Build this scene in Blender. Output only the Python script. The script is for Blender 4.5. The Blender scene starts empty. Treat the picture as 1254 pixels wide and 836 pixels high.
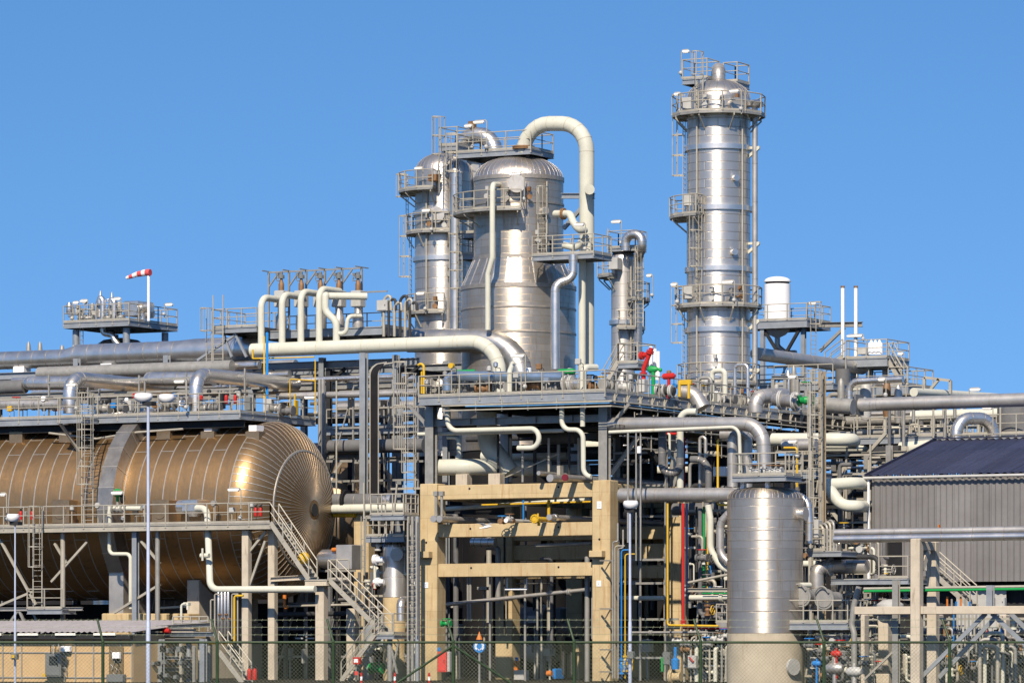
import bpy, math, random
from mathutils import Vector as V, Matrix
R = math.radians
random.seed(11)
scn = bpy.context.scene
COL = scn.collection
# ---------------------------------------------------------------- picture geometry
F, TH, HZ, EYE = 5200.0, R(28), 790.0, 1.9
S, C = math.sin(TH), math.cos(TH)
def dirp(px, py=HZ):
    k = (px - 627) / F
    return (-S + C * k, C + S * k, (HZ - py) / F)
def gt(px, py, t):
    d = dirp(px, py); return V((d[0] * t, d[1] * t, EYE + d[2] * t))
def gy(px, py, Y):
    d = dirp(px, py); return gt(px, py, Y / d[1])
def gx(px, py, X):
    d = dirp(px, py); return gt(px, py, X / d[0])
def ppm(px, Y): return F * dirp(px)[1] / Y
def zz(py, px, Y): return gy(px, py, Y).z
def xx(px, Y): return gy(px, HZ, Y).x
def PP(pl, Y): return [gy(a, b, Y) for a, b in pl]
Z = V((0, 0, 1)); X = V((1, 0, 0)); YV = V((0, 1, 0))
ORD = ['first', 'second', 'third', 'fourth', 'fifth', 'sixth', 'seventh', 'eighth', 'ninth', 'tenth', 'eleventh', 'twelfth',
       'thirteenth', 'fourteenth', 'fifteenth', 'sixteenth', 'seventeenth', 'eighteenth', 'nineteenth', 'twentieth'] + \
      ['twenty-' + a for a in ('first', 'second', 'third', 'fourth', 'fifth', 'sixth', 'seventh', 'eighth', 'ninth')]
# ---------------------------------------------------------------- mesh builder
class MB:
    def __init__(s): s.v = []; s.f = []; s.mi = []; s.cur = 0
    def add(s, vs, fs):
        n = len(s.v); s.v += [tuple(p) for p in vs]
        s.f += [tuple(i + n for i in f) for f in fs]; s.mi += [s.cur] * len(fs); return s
    def box(s, x0, y0, z0, x1, y1, z1):
        if x0 > x1: x0, x1 = x1, x0
        if y0 > y1: y0, y1 = y1, y0
        if z0 > z1: z0, z1 = z1, z0
        return s.add([(x0, y0, z0), (x1, y0, z0), (x1, y1, z0), (x0, y1, z0), (x0, y0, z1), (x1, y0, z1), (x1, y1, z1), (x0, y1, z1)],
              [(3, 2, 1, 0), (4, 5, 6, 7), (0, 1, 5, 4), (1, 2, 6, 5), (2, 3, 7, 6), (3, 0, 4, 7)])
    def cbox(s, x0, y0, z0, x1, y1, z1, b=.03):
        """box with chamfered edges"""
        if x0 > x1: x0, x1 = x1, x0
        if y0 > y1: y0, y1 = y1, y0
        if z0 > z1: z0, z1 = z1, z0
        def ring(z, i): return [(x0 + i + b, y0 + i, z), (x1 - i - b, y0 + i, z), (x1 - i, y0 + i + b, z), (x1 - i, y1 - i - b, z),
                                (x1 - i - b, y1 - i, z), (x0 + i + b, y1 - i, z), (x0 + i, y1 - i - b, z), (x0 + i, y0 + i + b, z)]
        return s.loft([ring(z0, b), ring(z0 + b, 0), ring(z1 - b, 0), ring(z1, b)])
    def loft(s, rings, cap=True, closed=True):
        n = len(rings[0]); vs = [p for r in rings for p in r]; fs = []
        for i in range(len(rings) - 1):
            for j in range(n if closed else n - 1):
                k = (j + 1) % n
                fs.append((i * n + j, i * n + k, (i + 1) * n + k, (i + 1) * n + j))
        if cap:
            fs.append(tuple(range(n - 1, -1, -1))); m = (len(rings) - 1) * n; fs.append(tuple(range(m, m + n)))
        return s.add(vs, fs)
    def bar(s, p, q, w, h=None, up=None):
        p = V(p); q = V(q); h = w if h is None else h
        d = (q - p)
        if d.length < 1e-6: return s
        d.normalize(); up = V(up) if up else (Z if abs(d.z) < .98 else YV)
        sd = d.cross(up); sd.normalize(); u = sd.cross(d)
        a = sd * (w / 2); b = u * (h / 2)
        return s.loft([[p - a - b, p + a - b, p + a + b, p - a + b], [q - a - b, q + a - b, q + a + b, q - a + b]])
    def ib(s, p, q, h, w, t=.03, up=None):
        """rolled I section"""
        p = V(p); q = V(q); d = (q - p).normalized(); u0 = V(up) if up else (Z if abs(d.z) < .98 else YV)
        sd = d.cross(u0).normalized(); u = sd.cross(d)
        s.bar(p + u * (h / 2 - t / 2), q + u * (h / 2 - t / 2), w, t, u0); s.bar(p - u * (h / 2 - t / 2), q - u * (h / 2 - t / 2), w, t, u0)
        return s.bar(p, q, t * .8, h - 2 * t, u0)
    def path(s, pts, bend):
        pts = [V(p) for p in pts]
        if bend <= 0 or len(pts) < 3: return pts, [False] * len(pts)
        out = [pts[0]]; el = [False]
        for i in range(1, len(pts) - 1):
            a, p, b = pts[i - 1], pts[i], pts[i + 1]
            d1 = (p - a); d2 = (b - p); l1, l2 = d1.length, d2.length
            if l1 < 1e-5 or l2 < 1e-5: continue
            d1.normalize(); d2.normalize(); phi = d1.angle(d2)
            if phi < .03: out.append(p); el.append(False); continue
            T = min(bend * math.tan(phi / 2), l1 * .49 if i > 1 else l1 * .98, l2 * .49 if i < len(pts) - 2 else l2 * .98)
            r = T / math.tan(phi / 2); bis = (d2 - d1).normalized(); c = p + bis * (r / math.cos(phi / 2))
            v0 = (p - d1 * T) - c; ax = d1.cross(d2).normalized(); n = max(4, int(phi / R(12)))
            for k in range(n + 1):
                out.append(c + Matrix.Rotation(phi * k / n, 3, ax) @ v0); el.append(True)
        out.append(pts[-1]); el.append(False)
        return out, el
    def tube(s, pts, r, n=10, bend=0., cap=True, seam=0., sm=1):
        """round pipe along a path; seam = spacing of cladding laps (second material)"""
        P, el = s.path(pts, bend)
        def rings(P, rad):
            T = [(P[min(i + 1, len(P) - 1)] - P[max(i - 1, 0)]).normalized() for i in range(len(P))]
            a = T[0].orthogonal().normalized(); out = []
            for i, p in enumerate(P):
                a = (a - T[i] * a.dot(T[i])); a = a.normalized() if a.length > 1e-6 else T[i].orthogonal().normalized()
                b = T[i].cross(a); q = rad[i] if isinstance(rad, list) else rad
                out.append([p + (a * math.cos(2 * math.pi * k / n) + b * math.sin(2 * math.pi * k / n)) * q for k in range(n)])
            return out, T
        rr, T = rings(P, r); s.loft(rr, cap)
        if seam > 0:
            old = s.cur; s.cur = sm; r0 = r if not isinstance(r, list) else r[0]
            L = 0; nxt = seam * .5
            for i in range(len(P) - 1):
                a, b = P[i], P[i + 1]; l = (b - a).length; d = (b - a).normalized()
                if el[i]:
                    nxt = L + l + seam
                    if el[i] and i % 2 == 0: s.tube([a - d * .02, a + d * .02], r0 * 1.012 + .004, n, cap=True)
                while nxt < L + l and not (el[i] and el[i + 1]):
                    c = a + d * (nxt - L); s.tube([c - d * .02, c + d * .02], r0 * 1.012 + .004, n); nxt += seam
                L += l
            s.cur = old
        return s
    def lathe(s, c, prof, n=32, ax='z', cap=True):
        """revolve (radius, height) about an axis through c"""
        c = V(c); rings = []
        for r, h in prof:
            ring = []
            for k in range(n):
                a = 2 * math.pi * k / n; u, w = r * math.cos(a), r * math.sin(a)
                ring.append(c + (V((u, w, h)) if ax == 'z' else V((h, u, w)) if ax == 'x' else V((w, h, u))))
            rings.append(ring)
        return s.loft(rings, cap)
    def prism(s, poly, z0, z1):
        return s.loft([[(x, y, z0) for x, y in poly], [(x, y, z1) for x, y in poly]])
    def ball(s, c, r, n=10, sx=1, sy=1, sz=1):
        c = V(c); rings = []
        for i in range(7):
            th = math.pi * (i + .02) / 6.04 - math.pi / 2
            rings.append([c + V((r * sx * math.cos(th) * math.cos(2 * math.pi * k / n), r * sy * math.cos(th) * math.sin(2 * math.pi * k / n), r * sz * math.sin(th))) for k in range(n)])
        return s.loft(rings)
# ---------------------------------------------------------------- objects
ORG = {}
def mesh(name, mb, mats, org, ang=38):
    me = bpy.data.meshes.new(name)
    me.from_pydata([(v[0] - org[0], v[1] - org[1], v[2] - org[2]) for v in mb.v], [], mb.f)
    mats = mats if isinstance(mats, (list, tuple)) else [mats]
    for m in mats: me.materials.append(m)
    k = len(mats) - 1
    me.polygons.foreach_set('material_index', [min(i, k) for i in mb.mi])
    me.polygons.foreach_set('use_smooth', [True] * len(mb.f))
    me.set_sharp_from_angle(angle=R(ang)); me.update(); return me
def tag(o, label, cat, group=None, kind=None):
    o['label'] = label; o['category'] = cat
    if group: o['group'] = group
    if kind: o['kind'] = kind
def thing(name, label, cat, loc, group=None):
    o = bpy.data.objects.new(name, None); COL.objects.link(o); o.location = loc
    o.empty_display_size = .3; tag(o, label, cat, group); ORG[o.name] = V(loc); return o
def part(name, mb, mats, parent, label=None, ang=38):
    org = ORG[parent.name]
    o = bpy.data.objects.new(name, mesh(name, mb, mats, org, ang)); COL.objects.link(o); o.parent = parent
    ORG[o.name] = org
    if label: o['label'] = label
    return o
def solo(name, label, cat, mb, mats, group=None, kind=None, ang=38):
    xs = [v[0] for v in mb.v]; ys = [v[1] for v in mb.v]; zs = [v[2] for v in mb.v]
    org = V(((min(xs) + max(xs)) / 2, (min(ys) + max(ys)) / 2, min(zs)))
    o = bpy.data.objects.new(name, mesh(name, mb, mats, org, ang)); COL.objects.link(o); o.location = org
    ORG[o.name] = org
    tag(o, label, cat, group, kind); return o
def structure(name, mb, mats):
    o = bpy.data.objects.new(name, mesh(name, mb, mats, (0, 0, 0))); COL.objects.link(o); o['kind'] = 'structure'; return o
# ---------------------------------------------------------------- materials
class NT:
    def __init__(s, name):
        s.m = bpy.data.materials.new(name); s.m.use_nodes = True; s.t = s.m.node_tree; s.b = s.t.nodes['Principled BSDF']
    def n(s, typ, **kw):
        x = s.t.nodes.new(typ)
        for k, v in kw.items():
            if k.startswith('i_'): x.inputs[k[2:].replace('_', ' ')].default_value = v
            else: setattr(x, k, v)
        return x
    def l(s, a, b): s.t.links.new(a, b)
    def math(s, op, a, b=None):
        x = s.n('ShaderNodeMath', operation=op)
        for i, q in enumerate((a, b)):
            if q is None: continue
            if isinstance(q, (int, float)): x.inputs[i].default_value = q
            else: s.l(q, x.inputs[i])
        return x.outputs[0]
    def ramp(s, fac, p0, p1, c0=(0, 0, 0, 1), c1=(1, 1, 1, 1)):
        x = s.n('ShaderNodeValToRGB'); e = x.color_ramp.elements
        e[0].position = p0; e[1].position = p1; e[0].color = c0; e[1].color = c1; s.l(fac, x.inputs[0]); return x.outputs[0]
    def mix(s, fac, a, b, typ='MIX'):
        x = s.n('ShaderNodeMix', data_type='RGBA', blend_type=typ)
        for i, q in ((0, fac), (6, a), (7, b)):
            if isinstance(q, (int, float)): x.inputs[i].default_value = q
            elif isinstance(q, tuple): x.inputs[i].default_value = q if len(q) == 4 else q + (1,)
            else: s.l(q, x.inputs[i])
        return x.outputs[2]
def noise(nt, vec, scale, detail=4, rough=.6):
    x = nt.n('ShaderNodeTexNoise'); x.inputs['Scale'].default_value = scale; x.inputs['Detail'].default_value = detail
    x.inputs['Roughness'].default_value = rough; nt.l(vec, x.inputs['Vector']); return x.outputs['Fac']
def mapped(nt, vec, sc):
    x = nt.n('ShaderNodeMapping'); x.inputs['Scale'].default_value = sc; nt.l(vec, x.inputs[0]); return x.outputs[0]
def scl(c, k): return tuple(min(1, q * k) for q in c)
def finish(nt, col, rough, metal, bump=None, bs=.2, bd=.02, rvar=None, aniso=None, an=.8):
    if aniso:
        tg = nt.n('ShaderNodeTangent', direction_type='RADIAL', axis=aniso); nt.l(tg.outputs[0], nt.b.inputs['Tangent']); nt.b.inputs['Anisotropic'].default_value = an; nt.b.inputs['Anisotropic Rotation'].default_value = .25
    nt.l(col, nt.b.inputs['Base Color']); nt.b.inputs['Metallic'].default_value = metal
    if metal < .4: nt.b.inputs['Specular IOR Level'].default_value = .08 if rough >= .5 and metal < .25 else .22
    if rvar is not None: nt.l(rvar, nt.b.inputs['Roughness'])
    else: nt.b.inputs['Roughness'].default_value = rough
    if bump is not None:
        x = nt.n('ShaderNodeBump'); x.inputs['Strength'].default_value = bs; x.inputs['Distance'].default_value = bd
        nt.l(bump, x.inputs['Height']); nt.l(x.outputs[0], nt.b.inputs['Normal'])
    return nt.m
def paint(name, c, metal=0., rough=.5, var=.18, scale=1.6, stain=None, amt=.62, bump=.15, streak=True):
    """weathered surface: blotchy tone, dirt streaks running down, fine bump"""
    nt = NT(name); co = nt.n('ShaderNodeTexCoord').outputs['Object']
    f = noise(nt, co, scale, 5, .65)
    col = nt.mix(nt.ramp(f, .3, .72), scl(c, 1 - var), scl(c, 1 + var))
    st = noise(nt, mapped(nt, co, (2.6, 2.6, .28) if streak else (1, 1, 1)), 1.7, 4, .7)
    if stain: col = nt.mix(nt.math('MULTIPLY', nt.ramp(st, amt, amt + .13), .75), col, stain)
    fine = noise(nt, co, scale * 9, 3)
    rv = nt.math('ADD', nt.math('MULTIPLY', f, .25), rough - .12)
    return finish(nt, col, rough, metal, fine, bump, .01, rv)
RUST = (.23, .105, .04)
def clad(name, c, r, course, pw, metal=.8, rough=.42, axis='z', lap=(.3, .25, .2), stain=(.3, .22, .14), amt=.6, var=.1, mort=.012, an=.8):
    """sheet metal cladding wrapped round a cylinder: courses of sheets with laps, each sheet its own tone"""
    nt = NT(name); sp = nt.n('ShaderNodeSeparateXYZ'); co = nt.n('ShaderNodeTexCoord').outputs['Object']; nt.l(co, sp.inputs[0])
    xo, yo, zo = sp.outputs
    if axis == 'z': u = nt.math('MULTIPLY', nt.math('ARCTAN2', yo, xo), r); w = zo
    else: u = nt.math('MULTIPLY', nt.math('ARCTAN2', zo, yo), r); w = xo
    cb = nt.n('ShaderNodeCombineXYZ'); nt.l(u, cb.inputs[0]); nt.l(w, cb.inputs[1])
    bk = nt.n('ShaderNodeTexBrick', offset=.37); bk.inputs['Scale'].default_value = 1
    bk.inputs['Color1'].default_value = scl(c, 1 - var) + (1,); bk.inputs['Color2'].default_value = scl(c, 1 + var) + (1,)
    bk.inputs['Mortar'].default_value = lap + (1,); bk.inputs['Mortar Size'].default_value = mort; bk.inputs['Mortar Smooth'].default_value = .3
    bk.inputs['Brick Width'].default_value = pw; bk.inputs['Row Height'].default_value = course; nt.l(cb.outputs[0], bk.inputs['Vector'])
    f = noise(nt, co, 1.1, 5, .65); col = nt.mix(nt.ramp(f, .35, .75), bk.outputs[0], nt.mix(.5, bk.outputs[0], scl(c, .8)))
    st = noise(nt, mapped(nt, co, (2.2, 2.2, .22) if axis == 'z' else (.9, 1.6, 1.6)), 1.5, 5, .72)
    sf = nt.ramp(st, amt, amt + .16); col = nt.mix(nt.math('MULTIPLY', sf, .7), col, stain)
    big = noise(nt, mapped(nt, cb.outputs[0], (.8, 1.6, 1)), 1.3, 2)
    h = nt.math('ADD', nt.math('MULTIPLY', big, 1.), nt.math('MULTIPLY', bk.outputs['Fac'], -.35))
    rv = nt.math('ADD', nt.math('ADD', nt.math('MULTIPLY', f, .22), rough - .1), nt.math('MULTIPLY', sf, .2))
    return finish(nt, col, rough, metal, h, .35, .035, rv, axis.upper(), an)
ALU = (.69, .665, .63)
m_alu = paint('aluminium_jacket', ALU, .9, .36, .1, 1.2, (.36, .28, .2), .66, .12)
m_alub = paint('dull_aluminium', (.47, .45, .42), .65, .46, .14, 1.2, (.25, .2, .15), .62, .12)
m_lap = paint('jacket_lap', (.40, .36, .31), .7, .5, .15, 3)
m_white = paint('cream_paint', (.56, .56, .475), 0, .42, .08, .7, (.40, .32, .2), .6, .08)
m_cream = m_white
m_pure = paint('white_enamel', (.84, .84, .84), 0, .35, .04, 1, (.5, .45, .4), .72, .05)
m_galv = paint('galvanised_steel', (.30, .295, .275), .3, .5, .16, 2.2, (.3, .25, .2), .66, .15)
m_rail = paint('handrail_steel', (.40, .375, .315), .2, .5, .15, 1.4, (.3, .2, .12), .66, .1)
m_blue_g = paint('blue_grey_steel', (.29, .315, .34), .3, .48, .14, 1.5, (.25, .2, .17), .66, .12)
m_dark = paint('dark_steel', (.035, .036, .038), .1, .55, .25, 1.5, (.12, .07, .04), .62, .15)  # kept near black, partly to stand for shade beneath the decks
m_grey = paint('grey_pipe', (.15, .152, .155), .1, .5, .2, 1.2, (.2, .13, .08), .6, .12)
m_dgrey = paint('dark_grey_pipe', (.05, .051, .053), .1, .5, .2, 1.2, (.1, .1, .06), .6, .12)  # dark tone also stands in for shade on pipes deep inside
m_black = paint('black_rubber', (.02, .02, .022), 0, .6, .2)
m_rust = paint('rusted_steel', (.25, .145, .075), .3, .6, .35, 3, (.14, .06, .03), .55, .25)
m_red = paint('red_paint', (.45, .025, .022), 0, .4, .1)
m_pink = paint('faded_red_paint', (.62, .07, .06), 0, .45, .1)
m_yel = paint('yellow_paint', (.60, .38, .03), 0, .4, .12)
m_grn = paint('green_paint', (.015, .28, .07), 0, .38, .12)
m_blu = paint('blue_paint', (.02, .19, .52), 0, .4, .12)
m_org = paint('orange_paint', (.55, .17, .03), 0, .45, .12)
m_fgrn = paint('fence_green', (.03, .055, .025), 0, .45, .2, 4)
m_fwire = paint('fence_wire', (.27, .3, .2), .1, .45, .2, 4)
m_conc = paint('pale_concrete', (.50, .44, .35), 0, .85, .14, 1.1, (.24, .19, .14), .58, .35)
def sheets(name, c, bw, rh, vec, metal, rough, var, mort, lapk, stain, amt, bump=.3, sc=1.):
    """surface made of sheets or cast lifts: faint joints, each piece a slightly different tone, dirt runs"""
    nt = NT(name); co = nt.n('ShaderNodeTexCoord').outputs['Object']; sp = nt.n('ShaderNodeSeparateXYZ'); nt.l(co, sp.inputs[0]); cb = nt.n('ShaderNodeCombineXYZ')
    u = nt.math('ADD', sp.outputs[0], nt.math('MULTIPLY', sp.outputs[1], 1.07)) if vec == 'xz' else sp.outputs[0]
    nt.l(u, cb.inputs[0]); nt.l(sp.outputs[2] if vec == 'xz' else sp.outputs[1], cb.inputs[1])
    bk = nt.n('ShaderNodeTexBrick', offset=.31); bk.inputs['Scale'].default_value = 1; bk.inputs['Brick Width'].default_value = bw; bk.inputs['Row Height'].default_value = rh
    bk.inputs['Color1'].default_value = scl(c, 1 - var) + (1,); bk.inputs['Color2'].default_value = scl(c, 1 + var) + (1,); bk.inputs['Mortar'].default_value = scl(c, lapk) + (1,); bk.inputs['Mortar Size'].default_value = mort
    nt.l(cb.outputs[0], bk.inputs['Vector']); f = noise(nt, co, .9 * sc, 6, .7)
    col = nt.mix(1., bk.outputs[0], nt.ramp(f, .25, .8, (.78, .76, .74, 1), (1.12, 1.12, 1.12, 1)), 'MULTIPLY')
    st = noise(nt, mapped(nt, co, (2.4, 2.4, .2)), 1.6, 5, .75); col = nt.mix(nt.math('MULTIPLY', nt.ramp(st, amt, amt + .15), .7), col, stain)
    sp2 = noise(nt, co, 5, 4, .6); col = nt.mix(nt.math('MULTIPLY', nt.ramp(sp2, .66, .74), .4), col, scl(c, .6))
    return finish(nt, col, rough, metal, nt.math('ADD', noise(nt, co, 14, 4), nt.math('MULTIPLY', bk.outputs['Fac'], -.6)), bump, .015)
m_tan = sheets('tan_concrete', (.53, .42, .245), 2.6, 1.25, 'xz', 0, .82, .05, .01, .72, (.33, .18, .075), .54)
m_wlap = paint('weld_band', (.50, .47, .37), 0, .5, .12, 3, RUST, .6)
m_skirt_c = paint('skirt_concrete', (.47, .41, .31), 0, .85, .12, .9, (.28, .2, .13), .6, .3)  # weathered pale concrete of the front vessel skirt
m_panel = paint('tan_panel', (.52, .36, .19), 0, .7, .08, 1.2, (.4, .25, .12), .66, .1)
m_box = paint('grey_cabinet', (.17, .18, .18), .1, .5, .1)
m_lbox = paint('light_cabinet', (.45, .45, .43), .1, .5, .1)
m_roofp = paint('weathered_sheet', (.42, .39, .39), .2, .55, .14, 1.2, (.3, .2, .16), .6)
m_glow = paint('lamp_diffuser', (.85, .85, .78), 0, .3, .03)
m_soil = paint('ground_gravel', (.032, .03, .026), 0, .9, .25, .4, (.12, .1, .07), .55, .5, False)
m_grass = paint('grass_field', (.05, .06, .022), 0, .9, .35, .15, (.08, .07, .035), .5, .5, False)
m_shade_dark = paint('shade_near_black', (.022, .022, .024), .1, .6, .2, .5)  # near black in place of deep shade, for backdrops and lower vessel shells
# ---------------------------------------------------------------- repeated components
POSTS = {}
def post_mesh(h, m):
    k = (round(h, 2), m.name)
    if k not in POSTS:
        b = MB(); b.box(-.03, -.03, 0, .03, .03, h); b.box(-.05, -.05, 0, .05, .05, .03); POSTS[k] = mesh('post', b, m, (0, 0, 0))
    return POSTS[k]
def rail(root, pts, h=1.1, sp=1.5, low=0., toe=.12, m=None, closed=False):
    """handrail: top rail, mid rail and toe board in one part, every post a sub-part"""
    m = m or m_rail; pts = [V(p) for p in pts]
    if closed: pts = pts + [pts[0]]
    b = MB(); up = V((0, 0, h))
    b.tube([p + up for p in pts], .034, 6); b.tube([p + up * .55 for p in pts], .026, 6)
    if toe:
        for i in range(len(pts) - 1):
            b.bar(pts[i] + Z * (toe / 2 + .01), pts[i + 1] + Z * (toe / 2 + .01), .012, toe)
    rl = part('railing', b, m, root); me = post_mesh(h + low - .01, m); org = ORG[root.name]
    def put(p):
        o = bpy.data.objects.new('post', me); COL.objects.link(o); o.parent = rl; o.location = p - org - Z * low
    acc = 0; put(pts[0])
    for i in range(len(pts) - 1):
        a, q = pts[i], pts[i + 1]; L = (q - a).length; n = max(1, round(L / sp))
        if L < sp * .55: 
            acc += L
            if acc < sp * .8 and i < len(pts) - 2: continue
            acc = 0; put(q); continue
        for k in range(1, n + 1):
            if closed and i == len(pts) - 2 and k == n: continue
            put(a + (q - a) * (k / n))
    return rl
def deck(label, x0, x1, y0, y1, z, rails=(), fh=.32, m=None, name='access_platform', cat='platform', low=0., group=None, stiff=None, sp=1.5, mr=None):
    t = thing(name, label, cat, ((x0 + x1) / 2, (y0 + y1) / 2, z - fh), group)
    b = MB(); b.box(x0, y0, z - .05, x1, y1, z); part('deck_plate', b, m_galv, t)
    b = MB(); e = .02
    for p, q in (((x0, y0), (x1, y0)), ((x1, y0), (x1, y1)), ((x1, y1), (x0, y1)), ((x0, y1), (x0, y0))):
        b.ib((p[0], p[1], z - .05 - fh / 2), (q[0], q[1], z - .05 - fh / 2), fh, .12, .025)
    n = int((x1 - x0) / 1.6)
    for i in range(1, n): b.bar((x0 + (x1 - x0) * i / n, y0, z - .05 - fh * .4), (x0 + (x1 - x0) * i / n, y1, z - .05 - fh * .4), .05, fh * .7)
    part('edge_beam', b, m or m_blue_g, t)
    for r in rails: rail(t, [(p[0], p[1], z) for p in r], low=low, sp=sp, m=mr)
    return t
def arc(c, r, a0, a1, n, z): return [V((c.x + r * math.cos(R(a0 + (a1 - a0) * i / n)), c.y + r * math.sin(R(a0 + (a1 - a0) * i / n)), z)) for i in range(n + 1)]
def ring_deck(label, c, z, r0, r1, a0=0, a1=360, n=10, group=None, ends=True, bn=None, h=1.1):
    full = a1 - a0 >= 359; t = thing('ring_platform', label, 'platform', (c.x, c.y, z - .2), group)
    o = arc(c, r1, a0, a1, n, 0); i_ = arc(c, r0, a0, a1, n, 0); b = MB()
    for k in range(n):
        b.loft([[V((p.x, p.y, zq)) for p in (i_[k], o[k], o[k + 1], i_[k + 1])] for zq in (z - .06, z)])
    part('deck_plate', b, m_galv, t)
    b = MB()
    for k in range(n): b.bar(o[k] + Z * (z - .065), o[k + 1] + Z * (z - .065), .04, .12)
    part('edge_beam', b, m_galv, t)
    bn = bn or max(2, int((a1 - a0) / 45))
    for k in range(bn + (0 if full else 1)):
        a = R(a0 + (a1 - a0) * k / bn + (0 if full else (3 if k == 0 else -3 if k == bn else 0))); u = V((math.cos(a), math.sin(a), 0)); b = MB()
        p = V((c.x, c.y, z - .06)) + u * r0; q = V((c.x, c.y, z - .06)) + u * (r1 - .05)
        b.bar(p - Z * .08, q - Z * .08, .07, .15); b.bar(p - Z * .85, q - Z * .16, .06, .08); part('bracket', b, m_rail, t)
    pts = [p + Z * z for p in (o[:-1] if full else o)]
    if not full and ends: pts = [i_[0] + Z * z] + pts + [i_[-1] + Z * z]
    rail(t, pts, closed=full, sp=1.25, h=h); return t
def ladder(label, x, y, z0, z1, face=(0, -1), cage=True, w=.5, group=None, m=None, rise=1.1):
    """vertical ladder; 'face' points to the climber's side"""
    m = m or m_rail; t = thing('caged_ladder' if cage else 'ladder', label, 'ladder', (x, y, z0), group)
    f = V((face[0], face[1], 0)).normalized(); s = V((-f.y, f.x, 0)); c = V((x, y, 0)); zt = z1 + rise
    b = MB(); n = int((z1 - z0) / .3)
    for k in (-1, 1): p = c + s * (k * w / 2); b.bar(p + Z * z0, p + Z * zt, .065, .03, f)
    for i in range(1, n + 1): b.tube([c - s * (w / 2) + Z * (z0 + i * .3), c + s * (w / 2) + Z * (z0 + i * .3)], .016, 5)
    part('rails_and_rungs', b, m, t)
    if cage and zt - z0 > 3.4:
        b = MB(); zc = z0 + 2.3; hoop = [c + s * (w / 2 * 1.25 * math.cos(R(a))) * 1.0 + f * (.72 * math.sin(R(a)) ** .8 if 0 < a < 180 else 0) for a in range(0, 181, 20)]
        k = max(2, int((zt - zc) / 1.0) + 1)
        for i in range(k):
            zq = zc + (zt - zc) * i / (k - 1)
            for j in range(len(hoop) - 1): b.bar(hoop[j] + Z * zq, hoop[j + 1] + Z * zq, .012, .06)
        for j in (1, 3, 5, 7): b.bar(hoop[j] + Z * zc, hoop[j] + Z * zt, .03, .03)
        part('cage', b, m, t)
    return t
def lamp(label, px, py0, py1, Y, hx0, hx1, kind=0, group='lamps on thin poles'):
    """thin pole with an arm carrying a strip lamp"""
    p0 = gy(px, py0, Y); p1 = gy(px, py1, Y); k = ppm(px, Y); xa, xb = (hx0 - px) / k / C, (hx1 - px) / k / C
    far = xa if abs(xa) > abs(xb) else xb; t = thing('strip_lamp', label, 'lamp', p0, group)
    b = MB(); b.tube([p0, p1, p1 + X * (far * .9)], .032, 6, .15); part('pole', b, m_rail, t)
    b = MB(); x0, x1 = p1.x + min(xa, xb), p1.x + max(xa, xb); b.cbox(x0, p1.y - .1, p1.z - .16, x1, p1.y + .1, p1.z - .04, .02); hd = part('lamp_head', b, m_pure, t)
    b = MB(); b.cbox(x0 + .04, p1.y - .08, p1.z - .2, x1 - .04, p1.y + .08, p1.z - .158, .01); part('diffuser', b, m_glow, hd)
    if kind:
        b = MB(); b.ball(p0 + V((0, -.08, .3)), .13, 8); part('junction_box', b, m_lbox, t)
    return t
def kind_of(l):
    for k, nm, c in (('conduit', 'conduit', 'conduit'), ('wire loop', 'wire', 'wire'), ('thin wire', 'wire', 'wire'), ('vent pipe', 'vent_pipe', 'vent'), ('upright vent', 'vent_pipe', 'vent'), ('vent stub', 'vent_pipe', 'vent'),
                     ('goose neck', 'goose_neck_pipe', 'pipe'), ('riser', 'riser_pipe', 'riser'), ('upright pipe', 'standpipe', 'standpipe'), ('vertical', 'standpipe', 'standpipe'), ('standpipe', 'standpipe', 'standpipe')):
        if k in l: return nm, c
    return 'pipe', 'pipe'
def pipe(label, pts, r, m, bend=None, name='pipe', cat='pipe', seam=0., n=14, group=None, fl=(), flm=None, sup=()):
    if name == 'pipe' and cat == 'pipe': name, cat = kind_of(label)
    b = MB(); b.tube(pts, r, n, r * 2.2 if bend is None else bend, seam=seam); o = solo(name, label, cat, b, [m, m_wlap if m is m_white else m_lap], group)
    for p, d in fl:                                           # flange pairs, each a part
        b = MB(); p = V(p); d = V(d).normalized(); b.tube([p - d * .09, p - d * .012], r * 1.45 + .03, 14); b.tube([p + d * .012, p + d * .09], r * 1.45 + .03, 14); part('flange', b, flm or m, o)
    for p, q in sup:
        b = MB(); b.bar(p, q, .14, .14); part('support', b, m_galv, o)
    return o
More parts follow.
